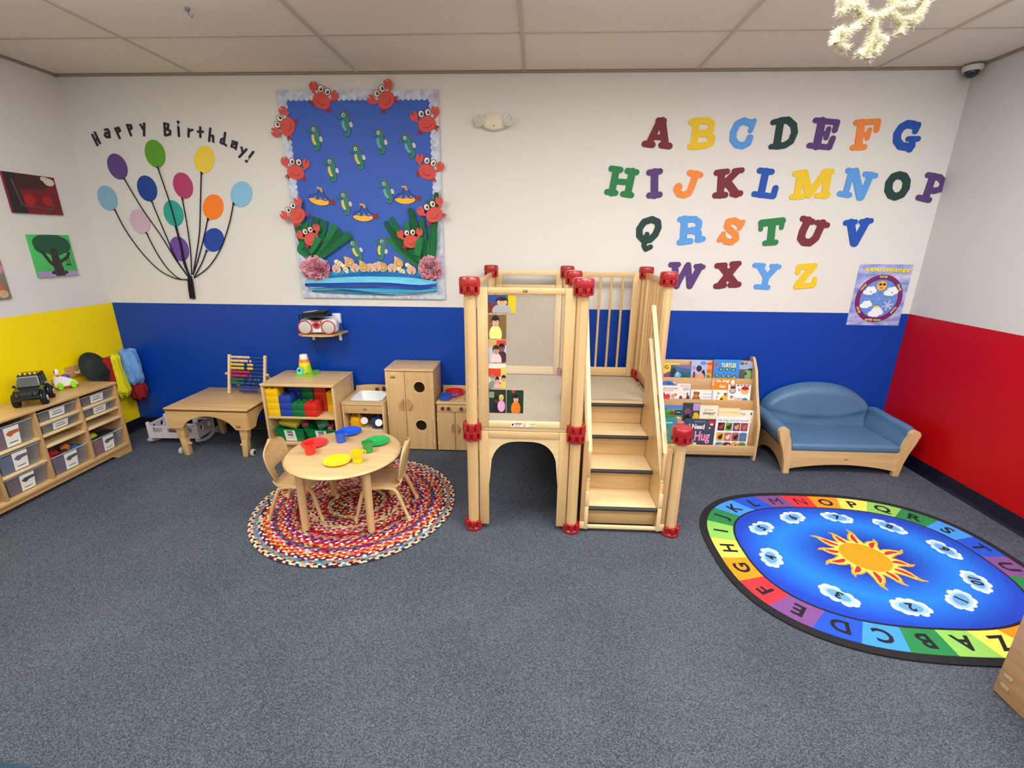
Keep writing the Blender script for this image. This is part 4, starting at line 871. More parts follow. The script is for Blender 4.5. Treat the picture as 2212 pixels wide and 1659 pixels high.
for (u0, u1, c, cm) in ((-.112, -.045, (196, 90, 50), 'orange'), (-.03, .035, (216, 206, 60), 'yellow')):
    mb = MB(o_); z0_, z1_ = .676, .699; sk = .012 if cm == 'yellow' else 0
    mb.plate([[(u0, z0_), (u1-sk, z0_), (u1, z1_-.004), (u1-.004, z1_), (u0+sk, z1_)]], lambda u, v, d: (u, y0+.0005-d, v), 0, .0012, M_WHITE)
    mb.plate([[(u0+.018, z1_-.008), (u1-.004, z1_-.008), (u1-.005, z1_-.001), (u0+.018, z1_-.001)]], lambda u, v, d: (u, y0+.0005-d, v), .0012, .0016, mat('sticker_'+cm, c, .5))
    text(mb, 'WARNING' if cm == 'orange' else 'CAUTION', (u0+.042, z1_-.0045), .004, M_INK, lambda u, v, d: (u, y0+.0005-d, v), .002)
    for k in range(3): mb.plate([[(u0+.02, z0_+.002+k*.004), (u1-.012, z0_+.002+k*.004), (u1-.012, z0_+.0032+k*.004), (u0+.02, z0_+.0032+k*.004)]], lambda u, v, d: (u, y0+.0005-d, v), .0012, .0015, M_GREY)
    if cm == 'orange': mb.plate([rrect(u0+.004, u0+.014, z0_+.006, z1_-.004, .003)], lambda u, v, d: (u, y0+.0005-d, v), .0012, .0016, M_INK)
    lab(mb.obj('safety_sticker', T, 0), 'white safety sticker with coloured top strip').parent = br
bar('deck_beam', (xa, LY[0]-.004, .646), (xb, LY[0]+.012, .666), W('x', 'pale'), .003)
# front lower frame with arch
for a, b in ((xa, xa+.056), (xb-.056, xb)): bar('panel_stile', (a, y0, .03), (b, y1, .643), wz)
bar('panel_rail', (xa+.056, y0+.001, .602), (xb-.056, y1-.001, .643), wx)
def arch_panel(n, a, b, to3, z0=.04, m=None, top=.582, th=.012):
    L = b-a; pts = []
    for i in range(29):
        t = -1+2*i/28; u = abs(t)**3.2; pts.append((a+L/2+(L/2-.002)*t, .32+(top-.32)*max(0, 1-u)**(1/2.6)))
    out = [(a, .606), (a, .30)]+[(a+.0015, .31)]+pts[1:-1]+[(b-.0015, .31)]+[(b, .30), (b, .606)]
    mb = MB(o_); mb.plate([out], to3, 0, th, m or W('x', 'pale')); return mb.obj(n, T, 30)
arch_panel('arch_panel', xa+.056, xb-.056, lambda u, v, d: (u, LY[0]-.006+d, v))
# left side: arch below, rail above
ya, yb = LY[0]+.036, LY[2]-.036
for a, b in ((ya, ya+.056), (yb-.056, yb)):
    bar('panel_stile', (LX[0]-.012, a, .03), (LX[0]+.012, b, .643), wz); bar('panel_stile', (LX[0]-.012, a, .668), (LX[0]+.012, b, 1.452), wz)
bar('panel_rail', (LX[0]-.011, ya+.056, .602), (LX[0]+.011, yb-.056, .643), wy); bar('panel_rail', (LX[0]-.011, ya+.056, .668), (LX[0]+.011, yb-.056, .705), wy); bar('panel_rail', (LX[0]-.011, ya+.056, 1.418), (LX[0]+.011, yb-.056, 1.452), wy)
arch_panel('arch_panel', ya+.056, yb-.056, lambda u, v, d: (LX[0]-.006+d, u, v), m=W('y', 'pale'))
mb = MB(o_); bar('', (LX[0]-.002, ya+.05, .70), (LX[0]+.002, yb-.05, 1.42), ACR, 0, mb=mb); mb.obj('clear_pane', T, 0)
# back: woven panel above, carpet panel below; top rail
xbk0, xbk1 = LX[0]+.036, LX[1]-.036
frame('back', xbk0, xbk1, LY[2]-.012, LY[2]+.012, .632, 1.36, .05, .068, .04, WEAVE)
for a, b in ((xbk0, xbk0+.05), (xbk1-.05, xbk1)): bar('panel_stile', (a, LY[2]-.0115, 1.355), (b, LY[2]+.0115, 1.47), wz)
bar('panel_rail', (xbk0, LY[2]-.012, 1.435), (xbk1, LY[2]+.012, 1.472), W('x', 'pale'))
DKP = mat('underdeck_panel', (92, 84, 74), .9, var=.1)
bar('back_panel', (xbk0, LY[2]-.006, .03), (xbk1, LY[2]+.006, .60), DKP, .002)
# decks
for (a, b, c, d) in ((LX[0], LX[1], LY[0], LY[2]), (LX[1], LX[2], LY[1], LY[2])):
    mb = MB(o_); mb.box(a+(.034 if a == LX[0] else 0), b-(.0 if b == LX[1] else .034), c+.014, d-.014, .595, .622, wx, .003); mb.box(a+(.034 if a == LX[0] else 0), b-(0 if b == LX[1] else .034), c+.014, d-.014, .622, PZ, CARP, .002); lab(mb.obj('deck', T), 'beige carpeted deck')
# right of left bay, lower panels
bar('side_panel', (LX[1]-.008, LY[0]+.034, .03), (LX[1]+.008, LY[1]-.034, .60), W('z', 'tan'), .003); bar('side_panel', (LX[1]-.008, LY[1]+.034, .03), (LX[1]+.008, LY[2]-.034, .60), W('z', 'tan'), .003)
# front right upper side panel between front post and middle post
for a, b in ((LY[0]+.036, LY[0]+.086), (LY[1]-.086, LY[1]-.036)): bar('panel_stile', (LX[1]-.012, a, .668), (LX[1]+.012, b, 1.452), wz)
bar('panel_rail', (LX[1]-.011, LY[0]+.086, .668), (LX[1]+.011, LY[1]-.086, .705), wy); bar('panel_rail', (LX[1]-.011, LY[0]+.086, 1.415), (LX[1]+.011, LY[1]-.086, 1.452), wy)
mb = MB(o_); bar('', (LX[1]-.002, LY[0]+.08, .70), (LX[1]+.002, LY[1]-.08, 1.42), ACR, 0, mb=mb); mb.obj('clear_pane', T, 0)
# back right railing with spindles, right side railing
def railing(a, b, axis, c, n):
    P = (lambda u, w, z: (u, c+w, z)) if axis == 'x' else (lambda u, w, z: (c+w, u, z)); wa = W('x') if axis == 'x' else W('y')
    for s, e in ((a, a+.06), (b-.06, b)): bar('panel_stile', P(s, -.012, .632), P(e, .012, 1.46), wz)
    bar('panel_rail', P(a+.05, -.012, .632), P(b-.05, .012, .704), wa); bar('panel_rail', P(a+.05, -.012, 1.425), P(b-.05, .012, 1.462), wa)
    for k in range(n):
        u = a+.05+(b-a-.1)*(k+1)/(n+1); mb = MB(o_); mb.cyl(P(u, 0, .70), P(u, 0, 1.43), .0095, W('z', 'oak'), seg=12); mb.obj('spindle', T)
railing(LX[1]+.036, LX[2]-.036, 'x', LY[2], 4); railing(LY[1]+.036, LY[2]-.036, 'y', LX[2], 5)
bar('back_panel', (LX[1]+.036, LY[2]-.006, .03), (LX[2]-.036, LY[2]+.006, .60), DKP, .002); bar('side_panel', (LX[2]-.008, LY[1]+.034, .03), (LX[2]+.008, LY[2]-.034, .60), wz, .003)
# stairs
RUB = mat('step_rubber', (44, 44, 46), .6, bump=.3, bs=200); s0, s1 = .354, .764
N_ = [(2.425, .165), (2.605, .32), (2.785, .475), (2.975, PZ)]
for i, (ny, nz) in enumerate(N_):
    dep = .235 if i < 3 else .10
    mb = MB(o_); mb.box(s0, s1, ny+.004, ny+dep, nz-.022, nz, W('x', 'pale'), .004); tr_ = mb.obj('stair_tread', T)
    mb = MB(o_); mb.cyl((s0, ny+.008, nz-.010), (s1, ny+.008, nz-.010), .0125, RUB, seg=16); mb.box(s0, s1, ny+.006, ny+.016, nz-.0225, nz+.001, RUB, .001); lab(mb.obj('nosing', T), 'black rubber nosing').parent = tr_
    zb = .03 if i == 0 else N_[i-1][1]
    mb = MB(o_); mb.box(s0, s1, ny+.045, ny+.057, zb, nz-.022, wx, .001); mb.obj('stair_riser', T)
mb = MB(o_); mb.box(s0, s1, LY[0]-.01, LY[0]+.01, .022, .042, W('x', 'pale'), .003); mb.obj('base_rail', T)
def sz(y, off): return off+(y-2.45)*(1.062-.37)/.55
for x0_, x1_, nm in ((.334, .353, 'L'), (.765, .784, 'R')):
    mb = MB(o_); mb.plate([[(2.43, .02), (3.01, .02), (3.01, sz(3.01, .37)), (2.44, sz(2.44, .37)), (2.43, .34)]], lambda u, v, d: (x0_+d, u, v), 0, x1_-x0_, W('z')); mb.obj('stair_side', T, 30)
    mb = MB(o_); xm = (x0_+x1_)/2; mb.hexa([(xm-.011, 2.43, sz(2.43, .362)), (xm+.011, 2.43, sz(2.43, .362)), (xm+.011, 3.01, sz(3.01, .362)), (xm-.011, 3.01, sz(3.01, .362)), (xm-.011, 2.43, sz(2.43, .378)), (xm+.011, 2.43, sz(2.43, .378)), (xm+.011, 3.01, sz(3.01, .378)), (xm-.011, 3.01, sz(3.01, .378))], W('y', 'pale'), .002); mb.obj('side_cap_strip', T)
    rz = lambda y: .56+(y-2.45)*(1.287-.56)/.55
    mb = MB(o_); mb.hexa([(xm-.014, 2.43, rz(2.45)-.035), (xm+.014, 2.43, rz(2.45)-.035), (xm+.014, 3.01, rz(3.01)-.045), (xm-.014, 3.01, rz(3.01)-.045), (xm-.014, 2.43, rz(2.43)), (xm+.014, 2.43, rz(2.43)), (xm+.014, 3.01, rz(3.01)), (xm-.014, 3.01, rz(3.01))], W('y', 'pale'), .003); mb.obj('handrail', T)
    mb = MB(o_); mb.plate([[(2.46, sz(2.46, .37)), (3.0, sz(3.0, .37)), (3.0, rz(3.0)-.03), (2.46, rz(2.46)-.03)]], lambda u, v, d: (xm-.002+d, u, v), 0, .004, ACR); mb.obj('clear_pane', T, 0)
    f0, f1 = (.306, .334) if nm == 'L' else (.784, .812)
    for a, b in ((x0_-.001, x1_+.001),): bar('stair_stile', (a, LY[0]-.004, .36), (b, LY[0]+.016, .53), wz)
    bar('stair_stile', (f0, LY[0]-.012, .03), (f1, LY[0]+.012, .56 if nm == 'R' else .60), W('z', 'tan'))
    for z0_, z1_ in ((.02, .175), (.18, .27)): bar('stair_block', (x0_-.002, LY[0]-.015, z0_), (x1_+.002, LY[0]-.0, z1_), W('z', 'pale'), .003)
    bar('stair_foot_rail', (f0, LY[0]-.014, .022), (f1, LY[0]+.01, .07), W('x', 'pale'), .003)
# ---- photographs taped to the clear pane
c4 = lambda x, y: at_y(1030+x/4.878, 620+y/4.878, LY[0]-.003)
def photo(label, q, bg, figs, strip=None):
    a = c4(q[0], q[1]); b = c4(q[2], q[3]); x0, x1 = a.x, b.x; z0, z1 = b.z, a.z
    t = thing('photo_print', label, 'photo', ((x0+x1)/2, LY[0]-.0025, (z0+z1)/2), 0, 'photo prints taped to the loft window'); hw, hh = (x1-x0)/2-.0008, (z1-z0)/2-.0008
    to3 = lambda u, v, d: (u*hw, -.0005-d, v*hh)
    mb = MB(); mb.box(-hw, hw, -.0004, .0004, -hh, hh, M_WHITE, 0); mb.obj('paper', t, 0)
    mb = MB(); k = 0
    def blob(kind, m, *a):
        nonlocal k
        k += 1; d = .00015*k
        if kind == 'r': l = [[(a[0], a[1]), (a[2], a[1]), (a[2], a[3]), (a[0], a[3])]]
        else:
            asp = hh/hw
            l = contours(lambda U, V: np.maximum(S_ell(U, V, (a[0], a[1]), a[2], a[3]), np.maximum(np.abs(U)-.995, np.abs(V)-.995)), (max(-1, a[0]-a[2]-.05), min(1, a[0]+a[2]+.05), max(-1, a[1]-a[3]-.05), min(1, a[1]+a[3]+.05)), 30, .25)
        if l: mb.plate(l, to3, d, d+.0001, m)
    pc = lambda rgb: mat('print_%d_%d_%d' % rgb, rgb, .35, var=.12, vs=70)
    for r in bg: blob('r', pc(r[0]), *r[1:])
    for f in figs:
        x, y, s, hair, skin, top = f; s *= 1.45; y = y+.12
        blob('e', pc(top), x, y-1.15*s, .78*s, .85*s); blob('e', pc(hair), x, y+.12*s, .5*s, .46*s); blob('e', pc(skin), x+.02*s, y-.08*s, .41*s, .38*s)
        blob('e', pc(hair), x-.14*s, y-.04*s, .04*s, .035*s); blob('e', pc(hair), x+.16*s, y-.04*s, .04*s, .035*s); blob('e', pc((150, 80, 76)), x+.02*s, y-.27*s, .1*s, .03*s); blob('e', pc(hair), x, y+.3*s, .36*s, .22*s)
    mb.obj('picture', t, 0); return t
SK = (206, 160, 128); HB = (34, 26, 24)
photo('photo of child in grey hood with yellow strip, topmost on loft window', (115, 80, 410, 278), [((40, 70, 130), -1, -1, .45, 1), ((110, 40, 46), -1, -1, -.5, .1), ((60, 110, 50), .3, .3, .45, 1), ((214, 180, 14), .45, -1, 1, 1)], [(-.0, .15, .62, HB, SK, (160, 164, 160))])
photo('photo of child in pale yellow shirt, second from top on loft window', (118, 287, 312, 553), [((120, 90, 50), -1, -1, 1, 1)], [(-.2, .3, .62, HB, SK, (222, 220, 130))])
photo('photo of two children in pink and dark tops, third on loft window', (122, 557, 310, 800), [((176, 190, 206), -1, -1, 1, 1), ((206, 60, 40), -1, .55, 1, 1), ((200, 160, 110), -1, .4, -.1, 1), ((200, 90, 120), .3, -1, 1, -.5)], [(.5, .2, .5, HB, (120, 84, 66), (70, 40, 50)), (-.15, .0, .56, (60, 40, 34), (190, 140, 110), (232, 196, 196))])
photo('photo of a group round a red table, fourth on loft window', (122, 805, 308, 1070), [((220, 214, 200), -1, -1, 1, 1), ((214, 60, 36), -1, -.05, .4, .62), ((216, 190, 90), .4, -.4, 1, .7), ((206, 50, 50), .1, -1, 1, -.5)], [(-.55, -.3, .4, (120, 120, 120), SK, (130, 136, 136)), (.0, -.45, .36, HB, SK, (214, 170, 160)), (.75, -.3, .36, HB, SK, (220, 190, 90))])
photo('photo of child in pink dress by dark figure, bottom left on loft window', (128, 1077, 308, 1330), [((40, 46, 42), -1, -1, 1, 1), ((120, 150, 120), -1, .3, -.4, .8)], [(-.15, .0, .42, HB, (70, 60, 60), (30, 30, 36)), (.45, .15, .4, (220, 190, 60), SK, (224, 160, 200))])
photo('photo of child in orange shirt on green, bottom right on loft window', (312, 1082, 490, 1333), [((26, 56, 40), -1, -1, 1, 1), ((170, 60, 60), -.4, .75, .0, 1)], [(.1, .12, .5, HB, SK, (228, 116, 30))])

# ================================================================ ROUND TABLE, CHAIRS, TABLEWARE
TC = Vector((-1.147, 2.53, 0)); TR = .343; TT = .44
T = thing('round_table', 'round child sized maple table laid with bright plates on braided rug', 'table', TC)
mb = MB(); mb.lathe([(0, TT-.024), (TR-.016, TT-.024), (TR-.005, TT-.02), (TR, TT-.012), (TR-.005, TT-.004), (TR-.016, TT), (0, TT)], W('x'), seg=72); mb.obj('tabletop', T, 50)
for x, y in ((-.192, -.2), (.2, -.192), (-.185, .19), (.2, .222)):
    mb = MB(); mb.tube([(x*1.02, y*1.02, .0128), (x, y, TT-.05), (x, y, TT-.024)], [.0215, .0255, .03], W('z'), 20); mb.obj('leg', T, 50)
def chair_parts(t):
    prof = []   # (x, z) of the one-piece bent shell, seat front to back top
    for i in range(9): prof.append((.135-.215*i/8, .232-.006*math.sin(PI*i/8)))
    for i in range(1, 7): a = i/6*math.radians(78); prof.append((-.08-.045*math.sin(a), .232+.045*(1-math.cos(a))))
    x0, z0 = prof[-1]
    for i in range(1, 13): prof.append((x0-.05*i/12*(1-.15*i/12), z0+.225*i/12))
    def hw(i):
        if i <= 8: return .118+.006*i/8-.03*max(0, 1-i/1.2)
        if i <= 14: return .124-.022*math.sin(PI*(i-8)/12)
        s = (i-14)/12; return (.104+.026*math.sin(PI*min(1, s*.9)))*(1 if s < .7 else math.sqrt(max(.02, 1-((s-.7)/.305)**2)))
    nu = 14; th = .009; vs = []; fs = []; n = len(prof)
    P = [Vector((p[0], 0, p[1])) for p in prof]
    for side in (0, 1):
        for i in range(n):
            tg = (P[min(i+1, n-1)]-P[max(i-1, 0)]).normalized(); nr = Vector((-tg.z, 0, tg.x))
            for k in range(nu+1):
                y = -1+2*k/nu; cup = .018*(y*y) if i > 13 else .0
                q = P[i]+nr*(th*(-.5+side))*-1; vs.append((q.x+cup, y*hw(i), q.z))
    m = n*(nu+1); hole = lambda i, k: 12 <= i <= 16 and 4 <= k <= nu-5
    for i in range(n-1):
        for k in range(nu):
            if hole(i, k): continue
            a = i*(nu+1)+k; q = (a, a+1, a+nu+2, a+nu+1); fs.append(q); fs.append(tuple(m+j for j in q[::-1]))
            for di, dk, e in ((-1, 0, (a, a+1)), (1, 0, (a+nu+2, a+nu+1)), (0, -1, (a+nu+1, a)), (0, 1, (a+1, a+nu+2))):
                ii, kk = i+di, k+dk
                if ii < 0 or ii >= n-1 or kk < 0 or kk >= nu or hole(ii, kk): fs.append((e[1], e[0], m+e[0], m+e[1]))
    mb = MB(); mb.add(vs, fs, W('x')); lab(mb.obj('seat_shell', t, 50), 'bent one piece wooden seat and back')
    for s in (-1, 1):
        for f in (1, -1):
            mb = MB(); y = s*.115
            if f == 1: pts = [(.165, s*.13, .004), (.135, s*.125, .12), (.115, y, .19), (.098, y, .212), (.07, y, .221), (.0, y*.98, .222)]
            else: pts = [(-.165, s*.13, .004), (-.125, s*.125, .12), (-.095, y, .19), (-.08, y, .212), (-.055, y, .221), (.0, y*.98, .222)]
            mb.tube(pts, [.0105, .0115, .0125, .0125, .012, .0115], W('z'), 12)
            mb.cyl(pts[0], (pts[0][0]*.99, pts[0][1], .03), .0125, W('z', 'pale'), seg=12); mb.obj('leg', t, 50)
    mb = MB(); mb.box(-.085, -.06, -.115, .115, .19, .214, W('y'), .005); mb.obj('cross_rail', t)
RUGZ = .0135
T1 = thing('toddler_chair', 'small bent wood chair at left side of the round table', 'chair', (-1.452, 2.54, RUGZ), math.radians(3), 'small chairs at the round table'); chair_parts(T1)
T2 = dup(T1); T2.location = (-.915, 2.565, RUGZ); T2.rotation_euler = (0, 0, math.radians(184)); T2['label'] = 'small bent wood chair tucked under right side of the round table'
PC = {'red': (238, 32, 34), 'blue': (10, 84, 232), 'green': (34, 178, 76), 'yellow': (252, 218, 0)}
CC = {'red': (240, 40, 36), 'blue': (34, 92, 214), 'green': (52, 160, 82), 'yellow': (252, 212, 0)}
def plate(c, px, py):
    p = at_z(px, py, TT+.008); t = MB(); t.lathe([(0, .001), (.042, .001), (.05, .004), (.074, .012), (.079, .0125), (.0795, .0145), (.074, .0155), (.052, .008), (.044, .0055), (0, .005)], mat('plate_'+c, PC[c], .3, var=.02, coat=.4), seg=44)
    tag(t.obj('plate', None, 50, (p.x, p.y, TT)), f'{c} plastic plate on the round table', 'plate', 'play plates on the round table')
def cup(c, px, py, ha):
    p = at_z(px, py, TT); t = thing('cup', f'{c} plastic mug beside the {c} plate', 'cup', (p.x, p.y, TT), 0, 'play mugs on the round table'); m = mat('mug_'+c, CC[c], .3, var=.02, coat=.3)
    mb = MB(); mb.lathe([(0, .001), (.025, .001), (.0275, .004), (.029, .03), (.0285, .032), (.03, .034), (.0325, .066), (.033, .069), (.0305, .069), (.028, .034), (.024, .006), (0, .006)], m, seg=36); mb.obj('cup_body', t, 40)
    mb = MB(); c_, s_ = math.cos(ha), math.sin(ha); mb.tube([(c_*r, s_*r, z) for r, z in ((.031, .06), (.046, .061), (.054, .054), (.053, .036), (.05, .03))], .0045, m, 10); mb.obj('handle', t)
k4 = lambda x, y: (540+x/4.739, 900+y/4.739)
plate('red', *k4(660, 272)); plate('blue', *k4(1018, 152)); plate('green', *k4(1302, 252)); plate('yellow', *k4(892, 452))
cup('red', *k4(618, 380), -.5); cup('blue', *k4(933, 258), -.3); cup('green', *k4(1212, 362), 2.6); cup('yellow', *k4(1103, 468), .9)

# ================================================================ BRAIDED ROUND RUG
def braided_rug():
    cx, cy, R = -1.146, 2.646, .643; mb = MB((cx, cy, 0)); rr = random.Random(5); cols = []
    P = {'crimson': (150, 20, 46), 'magenta': (196, 40, 96), 'rose': (226, 110, 140), 'peach': (244, 196, 150), 'cream': (246, 226, 190), 'orange': (234, 110, 40), 'plum': (84, 24, 56), 'navy': (44, 40, 84), 'purple': (110, 50, 120), 'teal': (60, 140, 160), 'lime': (150, 180, 110), 'yellow': (240, 200, 90), 'white': (240, 232, 226), 'brown': (96, 40, 40), 'red': (190, 34, 40), 'sky': (110, 170, 200)}
    themes = [['brown', 'crimson', 'peach'], ['plum', 'crimson', 'cream'], ['crimson', 'rose', 'white'], ['plum', 'lime', 'peach'], ['red', 'crimson', 'yellow'], ['crimson', 'plum', 'cream'], ['peach', 'lime', 'cream'], ['crimson', 'red', 'rose'], ['plum', 'orange', 'peach'], ['magenta', 'crimson', 'white'], ['cream', 'peach', 'yellow'], ['purple', 'rose', 'peach'], ['red', 'orange', 'cream'], ['crimson', 'magenta', 'plum'], ['orange', 'lime', 'magenta'], ['navy', 'purple', 'rose'], ['magenta', 'white', 'crimson'], ['orange', 'red', 'peach'], ['purple', 'crimson', 'teal'], ['magenta', 'rose', 'cream'], ['red', 'orange', 'yellow'], ['crimson', 'navy', 'white'], ['teal', 'sky', 'orange'], ['navy', 'peach', 'cream']]
    M = bpy.data.materials.new('braided_cotton'); M.use_nodes = True; nt = M.node_tree; b = nt.nodes['Principled BSDF']; at = nt.nodes.new('ShaderNodeAttribute'); at.attribute_name = 'Col'; nt.links.new(at.outputs['Color'], b.inputs['Base Color']); b.inputs['Roughness'].default_value = .9; b.inputs['Specular IOR Level'].default_value = .2
    mb.lathe([(0, .001), (R-.012, .001), (R-.006, .006), (R-.012, .0095), (0, .0095)], M, (cx, cy, 0), 64); c0 = lin((90, 24, 44)); cols += [(*c0, 1)]*len(mb.v)
    n = 24; w = R/n
    for i in range(n):
        rad = (i+.5)*w; cnt = max(6, int(2*PI*rad/.021)); th = themes[i]; acc = rr.choice(list(P))
        for row in (-1, 1):
            for k in range(cnt):
                if i > 3 and rr.random() < .012: acc = rr.choice(list(P))
                a = 2*PI*(k+(.5 if row > 0 else 0))/cnt; r0 = rad+row*w*.26
                nm = th[(k*2+(row > 0)) % 3] if rr.random() < .86 else (acc if rr.random() < .6 else rr.choice(list(P)))
                c = lin(P[nm]); jit = rr.uniform(.55, .92); c = tuple(min(1, v*jit) for v in c)
                L = 2*PI*rad/cnt*.62; h = w*.36; sk = .42*row
                ring = []
                for j in range(6):
                    q = 2*PI*j/6; u = L*math.cos(q)*1.05; v = h*math.sin(q)*1.05; u += v*sk*1.6
                    ang = a+u/rad; r_ = r0+v; ring.append((cx+r_*math.cos(ang), cy+r_*math.sin(ang), .0085))
                ctr = (cx+r0*math.cos(a), cy+r0*math.sin(a), .0125)
                mid = [tuple(ctr[t]*.42+p[t]*.58 if t < 2 else .0116 for t in range(3)) for p in ring]
                vs = ring+mid+[ctr]; fs = [(j, (j+1) % 6, 6+(j+1) % 6, 6+j) for j in range(6)]+[(6+j, 6+(j+1) % 6, 12) for j in range(6)]
                mb.add(vs, fs, M); cols += [(*c, 1)]*13
    mb.col = cols; o = mb.obj('braided_rug', None, 60, (cx, cy, 0)); tag(o, 'round multicoloured braided rag rug under the small round table', 'rug')
braided_rug()

# ================================================================ OVAL ALPHABET RUG
def oval_rug():
    C = Vector((1.883, 2.257, 0)); rx, ry, ne = .846, .686, 2.62; T = thing('alphabet_rug', 'oval blue alphabet rug with sun, clouds and letter border', 'rug', C)
    pile = dict(bump=.5, bs=260, vs=40, var=.07)
    rm = lambda n, rgb: mat('rug_'+n, rgb, .95, **pile)
    def sup(s_in, n=140):
        out = []
        for i in range(n):
            a = 2*PI*i/n; c, s = math.cos(a), math.sin(a); k = (abs(c/(rx-s_in))**ne+abs(s/(ry-s_in))**ne)**(-1/ne); out.append((k*c, k*s))
        return out
    to3 = lambda u, v, d: (u, v, d)
    mb = MB(); mb.plate([sup(0)], to3, .0005, .009, rm('black', (20, 20, 26))); lab(mb.obj('backing', T, 60), 'black bound edge')
    # letter blocks by arc length, clockwise from the bottom
    N = 720; def_out, def_in = .04, .185
    oi = sup(def_out, N); ii = sup(def_in, N); mid = sup((def_out+def_in)/2, N)
    acc = [0]
    for i in range(N): acc.append(acc[-1]+math.dist(mid[i], mid[(i+1) % N]))
    tot = acc[-1]
    def at_s(s):
        s %= tot; i = int(np.searchsorted(acc, s, 'right'))-1; return min(i, N-1)
    iAB = math.atan2(1.687-C.y, 1.852-C.x) % (2*PI); sAB = acc[int(iAB/(2*PI)*N)]   # boundary A|B
    cols = {'lg': (140, 200, 92), 'dg': (32, 128, 70), 'lb': (60, 146, 232), 'b': (22, 78, 206), 'p': (122, 72, 138), 'r': (224, 44, 56), 'o': (248, 146, 12), 'y': (252, 226, 92)}
    seq = ['lg', 'dg', 'lb', 'b', 'p', 'r', 'o', 'y', 'lg', 'dg', 'lb', 'b', 'p', 'r', 'o', 'y', 'lg', 'dg', 'lb', 'b', 'p', 'dg', 'lg', 'r', 'o', 'y']
    seg = tot/26
    BK = rm('ink', (18, 18, 26)); mb = MB(); LT = []
    for k in range(26):
        s_hi = sAB-(k-1)*seg; s_lo = s_hi-seg      # clockwise = decreasing arc length
        i0 = at_s(s_lo); i1 = at_s(s_hi); idx = list(range(i0, i1+1)) if i1 > i0 else list(range(i0, N))+list(range(0, i1+1))
        idx = idx[::4]+([idx[-1]] if (len(idx)-1) % 4 else [])
        mb.plate([[oi[i] for i in idx]+[ii[i] for i in idx[::-1]]], to3, .008, .0102, rm(seq[k], cols[seq[k]]))
        im = at_s((s_lo+s_hi)/2 if s_lo > 0 else s_lo+seg/2); p = mid[im]; q0, q1 = mid[(im-6) % N], mid[(im+6) % N]
        tx, ty = q1[0]-q0[0], q1[1]-q0[1]; rot = math.atan2(ty, tx)+PI
        ml = MB(); text(ml, 'ABCDEFGHIJKLMNOPQRSTUVWXYZ'[k], p, .08, BK, to3, .0108, rot, bold=.03 if k not in (12, 13, 22) else 0); LT.append(ml)
    mb.obj('letter_border', T, 60)
    for k, ml in enumerate(LT): lab(ml.obj('letter', T, 0), 'black letter '+'ABCDEFGHIJKLMNOPQRSTUVWXYZ'[k])
    mb = MB(); mb.plate([sup(def_in-.004)], to3, .008, .0106, BK); mb.obj('inner_line', T, 60)
    # inner blue field with a lighter printed ring
    m = rm('sky_field', (20, 80, 200)); nt = m.node_tree; Nn = nt.nodes; L = nt.links; b = Nn['Principled BSDF']; tc = Nn.new('ShaderNodeTexCoord'); ln = Nn.new('ShaderNodeVectorMath'); ln.operation = 'LENGTH'; mp = Nn.new('ShaderNodeMapping'); mp.inputs['Scale'].default_value = (1/.66, 1/.5, 0); L.new(tc.outputs['Object'], mp.inputs[0]); L.new(mp.outputs[0], ln.inputs[0])
    rp = Nn.new('ShaderNodeValToRGB'); e = rp.color_ramp.elements; e[0].position = .30; e[0].color = (*lin((12, 48, 168)), 1); e[1].position = 1.; e[1].color = (*lin((14, 62, 190)), 1); q = e.new(.66); q.color = (*lin((20, 124, 236)), 1)
    L.new(ln.outputs['Value'], rp.inputs[0]); L.new(rp.outputs[0], b.inputs['Base Color'])
    mb = MB(); mb.plate([sup(def_in+.007)], to3, .008, .0112, m); mb.obj('blue_field', T, 60)
    CLW_, CLB = rm('cloud_white', (236, 244, 250)), rm('cloud_blue', (96, 156, 226)); CL2 = rm('cloud_pale', (160, 200, 240))
    pos = {5: (1.43, 2.501), 6: (1.682, 2.63), 7: (1.969, 2.647), 8: (2.233, 2.564), 9: (2.389, 2.354), 10: (2.329, 2.086), 1: (2.136, 1.949), 2: (1.85, 1.884), 3: (1.549, 1.946), 4: (1.35, 2.221)}
    for n, (x, y) in pos.items():
        c = (x-C.x, y-C.y); rot = math.atan2(c[1], c[0])-PI/2
        if n in (5, 4): rot = -rot*.0+(.55 if n == 5 else 1.2)
        ct, st = math.cos(rot), math.sin(rot); rg = random.Random(n)
        lob = [(.068*math.cos(a), .036*math.sin(a)) for a in [2*PI*i/9+rg.random()*.25 for i in range(9)]]; rad = [rg.uniform(.02, .027) for _ in lob]
        W_ = lambda U, V: ((U*ct+V*st), (-U*st+V*ct))
        def f(U, V):
            u, v = W_(U-c[0], V-c[1]); d = S_ell(u, v, (0, 0), .07, .04)
            for (lx, ly), r_ in zip(lob, rad): d = np.minimum(d, np.hypot(u-lx, v-ly)-r_)
            return d
        mb = MB(); bx = (c[0]-.13, c[0]+.13, c[1]-.13, c[1]+.13)
        mb.plate(contours(f, bx, 80), to3, .0108, .0118, CLW_)
        for i_, (ea, eb, m_) in enumerate(((.072, .042, CL2), (.052, .03, CLB))): mb.plate([ell_loop(c, ea, eb, rot)], to3, .0108, .0122+.0004*i_, m_)
        text(mb, str(n), c, .05, BK, to3, .0134, rot, bold=.035); lab(mb.obj('cloud', T, 0), 'white cloud with the number %d' % n)
    # sun
    mb = MB(); FY, FO, FR_ = rm('flame_yellow', (252, 214, 96)), rm('flame_orange', (246, 158, 30)), rm('flame_red', (190, 34, 44))
    R0 = .122
